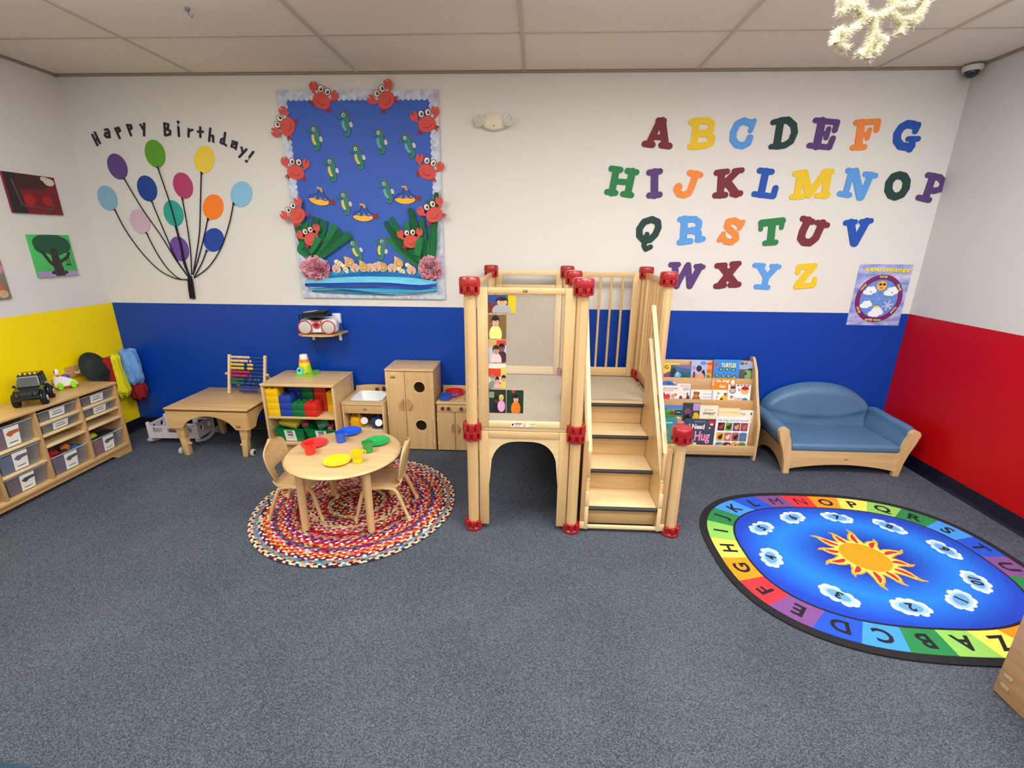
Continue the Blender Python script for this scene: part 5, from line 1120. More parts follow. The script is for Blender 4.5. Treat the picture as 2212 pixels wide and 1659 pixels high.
    for k in range(12):
        a = 2*PI*(k+.3)/12; ln_ = .155 if k % 2 == 0 else .12; sw = .10
        pts = [((R0-.01+ln_*t)*math.cos(a+sw*(2.2*t*t+.9*math.sin(5*t))), (R0-.01+ln_*t)*math.sin(a+sw*(2.2*t*t+.9*math.sin(5*t)))) for t in [i/6 for i in range(7)]]; pr = [.036, .036, .033, .027, .019, .010, .003]
        fl = lambda g: (lambda U, V: S_caps(U, V, [p for p, r in zip(pts, pr) if r-g > .0012], [r-g for r in pr if r-g > .0012]))
        xs = [p[0] for p in pts]; ys = [p[1] for p in pts]; bx = (min(xs)-.045, max(xs)+.045, min(ys)-.045, max(ys)+.045)
        for g, d, m_ in ((0, .0117, FO), (.009, .0122, FY)): mb.plate(contours(fl(g), bx, 110)[:1], to3, .0108+k*.00002, d+k*.00003, m_)
        mb.plate(contours(lambda U, V: S_caps(U, V, pts[1:5], [.008, .013, .011, .004]), bx, 110)[:1], to3, .0109+k*.00002, .0127+k*.00003, FR_)
    mb.plate([ell_loop((0, 0), R0+.02, R0+.02, 0, 60)], to3, .0108, .01205, FY)
    mb.plate([ell_loop((0, 0), R0, R0, 0, 60)], to3, .0108, .0132, rm('sun_orange', (250, 150, 8))); lab(mb.obj('sun', T, 0), 'orange sun with yellow and red flames')
oval_rug()
# ================================================================ BOOK DISPLAY
DX0, DX1, DY0, DY1 = .93, 1.822, 3.462, 3.79
T = thing('book_display', 'maple slanted book display rack full of picture books beside couch', 'book rack', ((DX0+DX1)/2, (DY0+DY1)/2, 0)); o_ = T.location
zc = lambda py, y: at_y(1590, py, y).z
tiers = [(3.755, zc(779, 3.755)), (3.68, zc(818, 3.68)), (3.605, zc(865, 3.605)), (3.53, zc(913, 3.53))]   # (y, z) of each backboard's top edge
LIPY = 3.475; lip0, lip1 = zc(979, LIPY), zc(962.5, LIPY)
bots = [(t2[0]+.043, t2[1]-.045) for t2 in tiers[1:]]+[(LIPY+.046, lip0+.012)]
for x in (DX0, DX1-.02):
    mb = MB(o_); sd = [(DY0, 0), (DY0+.05, 0), (DY0+.07, .03), (DY1-.07, .03), (DY1-.05, 0), (DY1, 0), (DY1, .765), (DY1-.012, .792), (DY1-.045, .795), (DY1-.07, .775), (3.66, .70), (3.60, .56), (3.53, .42), (3.475, .30), (3.465, .2), (DY0, .13)]
    mb.plate([sd], lambda u, v, d: (x+d, u, v), 0, .02, W('z')); mb.obj('side_panel', T, 30)
for (ty, tz), (by_, bz_) in zip(tiers, bots):
    mb = MB(o_); a, b = DX0+.02, DX1-.02
    mb.hexa([(a, by_, bz_), (b, by_, bz_), (b, by_+.01, bz_), (a, by_+.01, bz_), (a, ty, tz), (b, ty, tz), (b, ty+.01, tz), (a, ty+.01, tz)], W('x', 'tan'), .002); mb.obj('tier_backboard', T)
    mb = MB(o_); mb.box(a, b, by_-.04, by_+.01, bz_-.012, bz_, wx, .001); mb.obj('tier_ledge', T)
mb = MB(o_); mb.box(DX0+.02, DX1-.004, LIPY-.012, LIPY+.004, lip0, lip1, wx, .005); mb.obj('front_lip', T)
mb = MB(o_); mb.box(DX0+.02, DX1-.02, LIPY, LIPY+.012, .03, lip0-.012, W('x', 'tan'), .002); mb.obj('kick_board', T)
mb = MB(o_); mb.box(DX0+.02, DX1-.004, LIPY-.010, LIPY+.1, lip0-.012, lip0, wx, .003); mb.obj('base_shelf', T)
KC = lambda rgb: mat('cover_%d_%d_%d' % rgb, rgb, .32, var=.08, vs=30, coat=.15)
def book(label, tier, x0, x1, top, base, cover, layer=0, dome=False):
    """px positions of the cover's left, right and top edges"""
    (ty, tz), (by_, bz_) = tiers[tier], bots[tier]; off = .014+layer*.0125
    sl = (ty-by_)/(tz-bz_)
    y = by_; 
    for _ in range(4): zt = at_y((x0+x1)/2, top, y).z; y = by_-off+sl*(zt-bz_)
    xa, xb = at_y(x0, top, y).x, at_y(x1, top, y).x; hgt = (zt-bz_-.001)*math.sqrt(1+sl*sl); hw = (xb-xa)/2; th = .010
    t = thing('picture_book', label, 'book', ((xa+xb)/2, by_-off, bz_+.0048), 0, 'picture books on the display rack'); lean = math.atan(sl)
    R_ = Matrix.Rotation(-lean, 4, 'X')
    def to3(u, v, d): return tuple(R_ @ Vector((u*hw, -d, (v+1)/2*hgt)))
    ol = rrect(-1, 1, -1, 1, .06, 3) if not dome else [(1, -1), (1, .5)]+[(math.cos(a), .5+.5*math.sin(a)) for a in [PI*i/14 for i in range(1, 14)]]+[(-1, .5), (-1, -1)]
    mb = MB(); mb.plate([ol], to3, -th+.001, 0, KC(base)); mb.obj('cover', t, 0)
    mb = MB(); mb.plate([[(-.97, -.985), (.97, -.985), (.97, .9), (-.97, .9)]], to3, -th+.0005, -th+.001, M_WHITE); mb.obj('pages', t, 0)
    if cover:
        mb = MB(); k = [0]; asp = hgt/2/hw
        def E(u, v, a, b, rgb, th_=0.): k[0] += 1; mb.plate([[(max(-.99, min(.99, p[0])), max(-.99, min(.99, p[1]))) for p in ell_loop((u, v), a, b, th_, 22)]], to3, 0, .0002*k[0], KC(rgb))
        def Rr(u0, v0, u1, v1, rgb): k[0] += 1; mb.plate([[(u0, v0), (u1, v0), (u1, v1), (u0, v1)]], to3, 0, .0002*k[0], KC(rgb))
        def P(pts, rgb): k[0] += 1; mb.plate([pts], to3, 0, .0002*k[0], KC(rgb))
        def C(fn, rgb, bx=(-1, 1, -1, 1), n=60): k[0] += 1; mb.plate(contours(lambda U, V: np.maximum(fn(U, V), np.maximum(np.abs(U), np.abs(V))-.985), bx, n), to3, 0, .0002*k[0], KC(rgb))
        def Tx(s, u, v, h, rgb, w=None, bold=.02):
            k[0] += 1; text(mb, s, (u, v), h, KC(rgb), to3, .0002*k[0]+.0002, 0, (w or None), 0, bold)
        cover(E, Rr, P, C, Tx); mb.obj('cover_print', t, 0)
    return t
bx = lambda x: 1420+x/10.05
t1 = lambda y: 770+y/10.05
t3_ = lambda y: 860+y/10.05
def cv(E, R, P, C, T): R(-1, -1, 1, -.2, (110, 80, 140)); E(-.5, -.5, .3, .35, (170, 50, 80)); E(.3, -.2, .7, .3, (110, 80, 140)); T('BIG', -.52, .55, .42, (30, 26, 30), .75)
book('yellow picture book titled BIG with purple lower half, top tier left', 0, bx(60), bx(490), t1(150), (250, 212, 60), cv, 0)
def cv(E, R, P, C, T): R(-1, .2, 1, .98, (60, 100, 150)); P([(-1, .98), (1, .98), (1, .5), (.0, .7)], (120, 110, 160)); E(-.75, -.1, .3, .8, (14, 44, 66)); E(-.3, -.35, .35, .5, (90, 160, 210)); E(-.35, -.1, .18, .3, (140, 200, 230)); E(.4, -.55, .5, .3, (20, 80, 60)); E(-.5, -.8, .2, .25, (130, 200, 220))
book('dark teal night landscape picture book in front on top tier', 0, bx(305), bx(735), t1(195), (24, 96, 110), cv, 1)
def cv(E, R, P, C, T): E(.5, .75, .4, .18, (90, 130, 210)); E(-.65, .3, .3, .2, (180, 150, 200)); E(.0, .25, .35, .3, (36, 30, 44)); E(.55, -.35, .25, .5, (36, 30, 44)); E(-.4, -.6, .55, .4, (214, 150, 116)); E(.3, -.55, .4, .4, (222, 160, 126)); E(-.6, -.4, .15, .4, (110, 40, 90)); E(.35, -.75, .25, .2, (200, 190, 180))
book('pale blue board book with rounded corners, middle of top tier', 0, bx(745), bx(1090), t1(95), (166, 190, 226), cv, 1)
def cv(E, R, P, C, T): R(-1, -1, .55, .8, (246, 150, 50)); E(-.2, -.7, .6, .45, (40, 150, 50)); R(-.3, .2, .45, .3, (160, 60, 30)); R(-.3, -.0, .45, .1, (160, 60, 30))
book('pink and orange book behind the pale blue one on top tier', 0, bx(1000), bx(1245), t1(150), (222, 44, 90), cv, 0)
def cv(E, R, P, C, T):
    R(-1, -1, -.92, 1, (90, 130, 110)); T('TURTLES', .1, .52, .34, (250, 236, 90), 1.05, .03); E(-.8, .6, .1, .2, (200, 70, 50))
    for u, v, th in ((-.45, .14, 0), (.0, .16, .8), (.45, .1, .7), (-.7, -.4, .5), (-.25, -.42, .5), (.12, -.42, 1.4), (.55, -.5, 1.1), (-.4, -.93, 0), (.1, -.93, 0)): E(u, v, .16, .15, (24, 70, 56), th); E(u, v, .10, .1, (120, 190, 120), th)
    E(.85, -.8, .12, .16, (200, 90, 80)); E(-.9, -.85, .15, .14, (150, 90, 170))
book('wide blue picture book titled TURTLES, top tier right', 0, bx(1225), bx(1830), t1(80), (52, 134, 226), cv, 1)
def cv(E, R, P, C, T): R(-1, .3, 1, 1, (150, 170, 210)); E(-.6, .85, .3, .14, (60, 110, 70)); E(0, .85, .18, .12, (180, 70, 90)); E(.3, -.3, .5, .55, (130, 170, 110)); E(-.5, -.4, .4, .7, (84, 84, 82)); E(.0, -.1, .15, .15, (30, 40, 40)); E(.6, .3, .4, .1, (40, 70, 60))
book('grey and green forest board book at right end of top tier', 0, bx(1785), bx(2085), t1(130), (100, 112, 100), cv, 1)
book('blue dome topped book behind the white valentine book', 1, bx(70), bx(400), t1(540), (60, 110, 190), lambda E, R, P, C, T: (E(.2, .75, .25, .08, (40, 70, 130)), R(-.6, .4, .8, .46, (150, 180, 220))), 0, True)
def cv(E, R, P, C, T):
    T("HAPPY VALENTINE'S", .0, .66, .16, (206, 50, 70), 1.7); T('DAY, MOUSE!', -.2, .42, .16, (206, 50, 70), 1.1)
    C(lambda U, V: np.minimum(np.minimum(S_ell(U, V, (-.6, -.25), .26, .3), S_ell(U, V, (-.2, -.25), .26, .3)), S_poly(U, V, [(-.84, -.4), (.04, -.4), (-.4, -.98)])), (222, 60, 80)); E(.35, -.2, .2, .25, (214, 160, 130)); E(.62, -.02, .1, .15, (190, 90, 90)); P([(.1, -.95), (.55, -.95), (.42, -.5), (.25, -.5)], (70, 110, 190))
book("white book titled HAPPY VALENTINE'S DAY, MOUSE! with pink heart", 1, bx(70), bx(490), t1(640), (240, 236, 232), cv, 1)
def cv(E, R, P, C, T): T('ERIC CARLE', .2, .78, .13, (190, 110, 110), 1.3); R(-.1, .5, .85, .56, M_g); R(-.1, .34, .85, .4, M_g); E(.2, -.75, .35, .25, (230, 150, 50)); E(-.35, -.6, .25, .35, (120, 70, 50)); E(.7, -.55, .25, .4, (70, 66, 84)); E(.6, -.1, .12, .2, (150, 80, 120))
M_g = (120, 110, 116)
book('white book with small author line and animals at foot, second tier', 1, bx(430), bx(725), t1(600), (238, 234, 228), cv, 0)
def cv(E, R, P, C, T):
    C(lambda U, V: np.minimum(S_ell(U, V, (-.5, -.75), .42, .95), S_ell(U, V, (-.5, .2), .25, .55)), (160, 104, 50)); E(-.66, .55, .1, .2, (140, 84, 40)); E(-.3, .5, .1, .2, (140, 84, 40)); E(-.5, .1, .16, .2, (190, 140, 84))
    for v in (.35, -.15, -.6): R(.1, v, .9, v+.12, (190, 180, 220) if v > -.5 else (180, 190, 180))
book('low white book with brown bear, middle of second tier', 1, bx(730), bx(1215), t1(735), (240, 238, 236), cv, 0)
def cv(E, R, P, C, T):
    R(-1, .08, 1, 1, (242, 134, 30)); T('Go, Dog!', -.1, .76, .22, (252, 246, 236), 1.15, .03); T('Go!', -.1, .36, .22, (252, 246, 236), .5, .03); E(.78, .7, .16, .18, (246, 240, 236)); R(-.95, .4, -.86, .9, (250, 230, 210))
    C(lambda U, V: np.minimum(S_ell(U, V, (.3, -.55), .5, .2), S_ell(U, V, (.3, -.36), .2, .2)), (234, 190, 50)); E(-.1, -.68, .13, .13, (60, 50, 40)); E(.68, -.64, .13, .13, (60, 50, 40)); E(.2, -.25, .12, .12, (150, 90, 50)); R(-1, -.99, 1, -.9, (20, 110, 80)); E(-.4, -.2, .12, .1, (170, 180, 180)); E(-.5, -.5, .08, .1, (170, 180, 180))
book('orange and white book titled Go, Dog! Go! with yellow car', 1, bx(1200), bx(1700), t1(478), (242, 240, 234), cv, 0)
def cv(E, R, P, C, T):
    E(-.6, .4, .3, .32, (60, 140, 190)); E(-.6, .45, .22, .26, (226, 176, 140)); E(-.58, .72, .26, .14, (90, 50, 40)); E(.5, .35, .36, .34, (230, 190, 80)); E(.5, .35, .24, .28, (230, 180, 150)); E(.5, .65, .34, .2, (190, 34, 44)); E(-.65, -.25, .16, .18, (200, 140, 90)); E(0, .5, .14, .15, (210, 150, 140))
    T('Colors', .0, -.4, .24, (190, 50, 50), .8, .01); E(.55, -.65, .28, .35, (60, 140, 214)); E(-.7, -.85, .3, .14, (190, 40, 44)); E(.0, -.9, .25, .1, (60, 60, 80))
    for i, c in enumerate(((190, 50, 60), (90, 60, 120), (70, 40, 80), (110, 130, 60), (80, 90, 160), (40, 30, 40))): E(-.75+i*.3, .93, .1, .06, c)
book('white book titled Colors with round portraits, second tier right', 1, bx(1545), bx(2035), t1(625), (244, 242, 240), cv, 1)
def cv(E, R, P, C, T): R(-1, .5, 1, .99, (90, 130, 214)); E(.0, .45, 1, .2, (90, 170, 80)); E(-.1, .2, .3, .2, (150, 50, 40)); R(.2, .0, .95, .5, (30, 44, 84)); R(.35, .24, .8, .32, (200, 206, 220)); E(.6, -.5, .5, .35, (226, 130, 170)); E(.6, -.3, .14, .12, (240, 220, 120)); E(-.85, .6, .12, .12, (110, 70, 160)); R(-.9, -.45, -.3, -.36, (150, 200, 140))
book('green hills picture book at left of third tier', 2, bx(140), bx(555), t3_(165), (60, 150, 64), cv, 0)
def cv(E, R, P, C, T): R(.15, .3, .95, .97, (178, 150, 208)); E(-.45, .2, .4, .3, (130, 60, 120)); E(-.4, -.5, .45, .5, (26, 26, 30)); E(.5, -.3, .4, .45, (224, 180, 50)); E(.6, -.7, .35, .25, (150, 180, 200)); E(.0, -.1, .25, .2, (50, 80, 70))
book('dark jungle picture book with lilac corner, third tier', 2, bx(570), bx(945), t3_(115), (48, 66, 64), cv, 0)
def cv(E, R, P, C, T): T("I'm not", .0, .58, .2, (70, 60, 80), .9, .0); T('sleepy!', .02, .22, .3, (60, 50, 84), 1.3, .02); E(.1, -.55, .42, .6, (238, 222, 170)); E(-.1, -.45, .06, .08, (60, 50, 40)); E(.25, -.45, .06, .08, (60, 50, 40)); E(-.55, -.65, .12, .12, (190, 100, 60)); E(.08, -.62, .08, .08, (230, 150, 60))
book("cream book titled I'm not sleepy! with pale chick, third tier", 2, bx(930), bx(1330), t3_(170), (240, 230, 208), cv, 1)
def cv(E, R, P, C, T): R(-1, -1, -.9, 1, (180, 50, 56)); T('animal babies', .08, .55, .2, (206, 160, 110), 1.6, .0); E(-.6, -.45, .3, .5, (190, 60, 60)); E(.65, -.45, .32, .5, (190, 50, 56)); E(.0, -.4, .45, .4, (224, 206, 210))
book('cream and red animal book behind the big animal book', 2, bx(1310), bx(1800), t3_(230), (238, 222, 178), cv, 0)
def cv(E, R, P, C, T): T('Hop', -.5, .5, .28, (206, 80, 70), .7, .02); E(.7, .55, .14, .16, (90, 80, 110)); E(.1, -.2, .1, .1, (180, 150, 120)); E(.75, -.2, .14, .2, (220, 200, 160))
book('small white book with red Hop title at right end of third tier', 2, bx(1790), bx(2090), t3_(272), (240, 232, 220), cv, 0)
def cv(E, R, P, C, T): R(-.6, .66, .6, .72, (236, 240, 240)); E(.2, .1, .2, .15, (206, 120, 90)); E(-.4, -.6, .5, .4, (220, 190, 90)); E(.5, -.75, .4, .25, (90, 150, 80)); E(-.1, -.2, .3, .25, (206, 160, 130))
book('teal picture book beside the red newel cap, lowest tier', 3, bx(-80), bx(445), t3_(440), (70, 152, 160), cv, 0)
def cv(E, R, P, C, T):
    T('I Need', -.2, .5, .34, (248, 248, 246), .98, .03); T('a', .62, .42, .16, (248, 248, 246), .12, .02); T('Hug', .2, -.22, .62, (242, 150, 200), .98, .03); R(-.4, .82, .3, .86, (150, 156, 170)); E(.72, .76, .2, .17, (206, 40, 50)); E(.72, .66, .1, .08, (240, 220, 200)); P([(-.8, -.99), (-.2, -.99), (-.3, -.4), (-.65, -.3)], (150, 130, 110)); E(-.22, -.68, .12, .1, (240, 234, 224))
book('slate grey book titled I Need a Hug in pink and white', 3, bx(600), bx(1290), t3_(465), (66, 76, 98), cv, 0)
def cv(E, R, P, C, T):
    T('My big animal book', .02, .78, .11, (44, 46, 84), 1.8, .015)
    cs = [((60, 34, 40), (170, 60, 50)), ((110, 170, 60), (50, 44, 40)), ((84, 60, 130), (234, 160, 50)), ((170, 60, 60), (150, 120, 100)), ((234, 170, 40), (60, 46, 44)), ((196, 110, 84), (230, 210, 200)), ((170, 100, 100), (70, 40, 36)), ((60, 120, 200), (130, 120, 110)), ((60, 140, 210), (220, 180, 60)), ((110, 30, 40), (240, 236, 230)), ((224, 160, 60), (70, 66, 70)), ((90, 140, 50), (150, 60, 40))]
    for i in range(12):
        u = -.66+(i % 4)*.45; v = .42-(i//4)*.6; R(u-.2, v-.24, u+.2, v+.24, cs[i][0]); E(u, v-.04, .13, .13, cs[i][1]); E(u+.08, v+.08, .06, .08, cs[i][1])
        if v > -.5: R(u-.1, v-.33, u+.1, v-.31, (170, 170, 175))
book('large white book titled My big animal book with photo grid', 3, bx(1285), bx(2030), t3_(420), (246, 246, 246), cv, 1)

# ================================================================ SMALL COUCH
cx_ = 2.368; VIN = mat('blue_vinyl', (80, 116, 152), .45, var=.06, bump=.08, bs=90); VI2 = VIN
T = thing('toddler_couch', 'small blue vinyl couch with wooden arm fronts in the corner', 'couch', (cx_, 3.5, 0)); o_ = T.location
Yf, Yb = 3.258, 3.775
def armprof(s):
    inn = [(.386, 0), (.388, .1), (.398, .19), (.415, .27), (.436, .325)]; cc_ = (.472, .333); r = .038
    arc = [(cc_[0]+r*math.cos(a), cc_[1]+r*math.sin(a)) for a in [PI*.95-i*PI*1.15/12 for i in range(13)]]
    out = [(.492, .27), (.462, .19), (.438, .1), (.428, 0)]
    p = inn+arc+out; return [(cx_+s*x, z) for x, z in p]
for s in (-1, 1):
    mb = MB(o_); mb.plate([armprof(s)], lambda u, v, d: (u, Yf+d, v), 0, .034, W('z')); mb.obj('arm_front', T, 40)
    # side board with arched foot line, follows the flare
    mb = MB(o_); vs = []; fs = []; n = 12
    for i in range(n+1):
        y = Yf+.03+(Yb-.04-Yf-.03)*i/n; zb = .01+.085*math.sin(PI*min(1, max(0, (i-.8)/(n-1.6))))**.7 if 0 < i < n else .002
        for (z, xo) in ((zb, .421), (.12, .430), (.2, .452), (.28, .476)):
            for t in (0, .012): vs.append((cx_+s*(xo-t), y, max(z, zb)))
    for i in range(n):
        for j in range(3):
            a = i*8+j*2; b = a+8
            fs += [(a, a+2, b+2, b), (a+1, b+1, b+3, a+3)]
        fs += [(i*8, i*8+8, i*8+9, i*8+1), (i*8+6, i*8+7, i*8+15, i*8+14)]
    fs += [(0, 1, 3, 2), (2, 3, 5, 4), (4, 5, 7, 6)]+[(n*8+q[0], n*8+q[1], n*8+q[2], n*8+q[3]) for q in ((0, 2, 3, 1), (2, 4, 5, 3), (4, 6, 7, 5))]
    mb.add(vs, fs, W('y', 'tan')); mb.obj('side_board', T, 40)
    # upholstered arm roll
    mb = MB(o_); prof = [(.40, .20), (.408, .25), (.424, .30), (.438, .34)]+[(.470+.042*math.cos(a), .335+.044*math.sin(a)) for a in [PI*.8-i*PI*.95/8 for i in range(9)]]+[(.498, .29), (.482, .25), (.462, .21)]
    k = len(prof); vs = []; fs = []; ny = 10
    for i in range(ny+1):
        t = i/ny; y = Yf+.034+(Yb-.03-Yf-.034)*t; z_ = .018*math.sin(PI*.5*t); e = .93 if i in (0, ny) else 1
        for x, z in prof: vs.append((cx_+s*(.455+(x-.455)*e+.004*math.sin(9*t)), y, .28+(z-.28)*e+z_))
    for i in range(ny):
        for j in range(k): l = (j+1) % k; fs.append((i*k+j, i*k+l, (i+1)*k+l, (i+1)*k+j))
    fs += [tuple(range(k)), tuple(ny*k+j for j in range(k))[::-1]]; mb.add(vs, fs, VIN); mb.obj('arm_cushion', T, 60)
    mb = MB(o_); mb.box(cx_+s*.40-.02, cx_+s*.40+.02, Yb-.04, Yb, 0, .3, W('z'), .004); mb.obj('rear_leg', T)
mb = MB(o_); ap = [(-.39, .035)]+[(-.39+.78*i/20, .035+.045*math.sin(PI*i/20)**.8) for i in range(1, 20)]+[(.39, .035), (.396, .186), (-.396, .186)]
mb.plate([ap], lambda u, v, d: (cx_+u, Yf+.006+d, v), 0, .02, W('x')); stamp(mb, (.02, .125), .011, lambda u, v, d: (cx_+u, Yf+.006-d, v), .0004); mb.obj('apron', T, 30)
def cushion(x0, x1, y0, y1, z0, z1, r, m, name):
    mb = MB(o_); mb.box(x0, x1, y0, y1, z0, z1, m, r, 5); return mb.obj(name, T, 60)
cushion(cx_-.402, cx_+.402, Yf+.004, Yb-.06, .178, .243, .026, VIN, 'seat_cushion')
mb = MB(o_); nu, nv = 40, 24; vs = []; fs = []
def topz(u): return .375+.212*max(0, 1-abs(u)**2.1)**.62
for i in range(nu+1):
    u = -1+2*i/nu; tz_ = topz(u)
    for j in range(nv+1):
        v = j/nv; z = .215+(tz_-.215)*v; ed = min(1, (1-abs(u))*7)*min(1, (1-v)*6+.0)
        ed = math.sqrt(max(0, 1-(1-min(1, (1-abs(u))*9))**2))*math.sqrt(max(0, 1-(1-min(1, (1-v)*4.5))**2))
        zc_ = .385-.075*(1-u*u); st = 1/(1+math.exp(-(z-zc_)/.006))
        sag = .010*math.sin(7*u+2)*math.exp(-((z-.28)/.06)**2)
        y = Yb-.035-.075*ed-.018*st*ed+sag+.05*v*.6
        vs.append((cx_-.0+u*.432, y, z))
m0 = len(vs)
for i in range(nu+1):
    u = -1+2*i/nu; tz_ = topz(u)
    for j in range(nv+1): v = j/nv; vs.append((cx_+u*.432, Yb-.004, .215+(tz_-.215)*v))
q = nv+1
for i in range(nu):
    for j in range(nv): a = i*q+j; fs += [(a, a+q, a+q+1, a+1), (m0+a, m0+a+1, m0+a+q+1, m0+a+q)]
    fs += [(i*q+nv, (i+1)*q+nv, m0+(i+1)*q+nv, m0+i*q+nv), (i*q, m0+i*q, m0+(i+1)*q, (i+1)*q)]
for j in range(nv): fs += [(j, j+1, m0+j+1, m0+j), (nu*q+j, m0+nu*q+j, m0+nu*q+j+1, nu*q+j+1)]
mb.add(vs, fs, VIN); mb.obj('back_cushion', T, 70)

# ================================================================ NEAR RIGHT CABINET CORNER, NEAR LEFT MAT
T = thing('low_cabinet', 'corner of a low maple cabinet at the right edge in front', 'cabinet', (2.1, 1.0, 0)); o_ = T.location; cx0, cx1, cy0, cy1 = 1.845, 2.35, .5, 1.466
mb = MB(o_); mb.box(cx0, cx0+.018, cy0, cy1, .004, .58, W('y', 'tan'), .004); mb.obj('side_panel', T); mb = MB(o_); mb.box(cx1-.018, cx1, cy0, cy1, .004, .58, W('y', 'tan'), .004); mb.obj('side_panel', T)
mb = MB(o_); mb.box(cx0+.018, cx1-.018, cy1-.014, cy1-.002, .01, .58, W('x', 'tan'), .001); mb.obj('back_panel', T)
mb = MB(o_); mb.box(cx0-.003, cx1+.003, cy0, cy1+.003, .58, .602, W('y'), .005); mb.obj('cabinet_top', T)
for z in (.03, .3):
    mb = MB(o_); mb.box(cx0+.018, cx1-.018, cy0, cy1-.014, z, z+.018, wy, .002); mb.obj('shelf', T)
for z in (.055, .10):
    mb = MB(o_); mb.box(cx0-.0035, cx0, cy1-.05, cy1-.018, z-.009, z+.009, mat('steel_bracket', (206, 190, 150), .35, .5), .0016); mb.cyl((cx0-.0045, cy1-.026, z), (cx0-.003, cy1-.026, z), .005, mat('steel_bracket', (206, 190, 150), .35, .5), seg=10); mb.obj('bracket', T)
mb = MB(); mb.plate([rrect(-.45, .45, -.35, .35, .02)], lambda u, v, d: (u, v, d), .0005, .008, mat('teal_mat', (34, 62, 84), .9, var=.2, bump=.4, bs=120)); o = mb.obj('floor_mat', None, 30, (-1.86, .668, 0)); o.rotation_euler = (0, 0, -.09); tag(o, 'dark teal mat just showing in the bottom left corner', 'mat')
# ================================================================ WALL ALPHABET
def sgn(rgb): return mat('felt_%d_%d_%d' % rgb, rgb, .75, var=.04, vs=40)
def on_wall(name, label, cat, strokes, conv, rgb, group, thick=.007, n=90, subs=None, y=WY+.0004):
    """strokes: list of (points in measured pixels, radius px); cut shape lying on the back wall"""
    S = []
    for pts, r in strokes:
        W_ = [conv(*p) for p in pts]; k = (Vector(conv(pts[0][0]+50, pts[0][1]))-Vector(conv(*pts[0]))).length/50
        k2 = (Vector(conv(pts[0][0], pts[0][1]+50))-Vector(conv(*pts[0]))).length/50
        S.append(([(w.x, w.z) for w in W_], r*(k+k2)/2))
    xs = [p[0]+s*r for P, r in S for p in P for s in (-1, 1)]; zs = [p[1]+s*r for P, r in S for p in P for s in (-1, 1)]
    c = ((min(xs)+max(xs))/2, (min(zs)+max(zs))/2)
    def f(U, V):
        d = None
        for P, r in S:
            q = S_caps(U, V, [(p[0]-c[0], p[1]-c[1]) for p in P], r); d = q if d is None else np.minimum(d, q)
        return d
    m_ = .004; L = contours(f, (min(xs)-c[0]-m_, max(xs)-c[0]+m_, min(zs)-c[1]-m_, max(zs)-c[1]+m_), n, .12)
    mb = MB(); mb.plate(L, lambda u, v, d: (u, -d, v), 0, thick, sgn(rgb)); o = mb.obj(name, None, 30, (c[0], y, c[1])); return tag(o, label, cat, group)
MAR, YEL, LBL, DGR, PUR, ORA, BLU, GRN = (116, 40, 52), (232, 196, 40), (88, 154, 226), (26, 62, 58), (86, 58, 118), (236, 136, 62), (24, 80, 176), (38, 124, 70)
c7 = lambda x, y: at_y(1260+x/4.0475, 230+y/4.0475, WY)
c8 = lambda x, y: at_y(1640+x/4.045, 230+y/4.045, WY)
cw = lambda x, y: at_y(1290+x/2.873, 230+y/2.873, WY)
CN = {MAR: 'maroon', YEL: 'yellow', LBL: 'light blue', DGR: 'dark green', PUR: 'purple', ORA: 'orange', BLU: 'blue', GRN: 'green'}
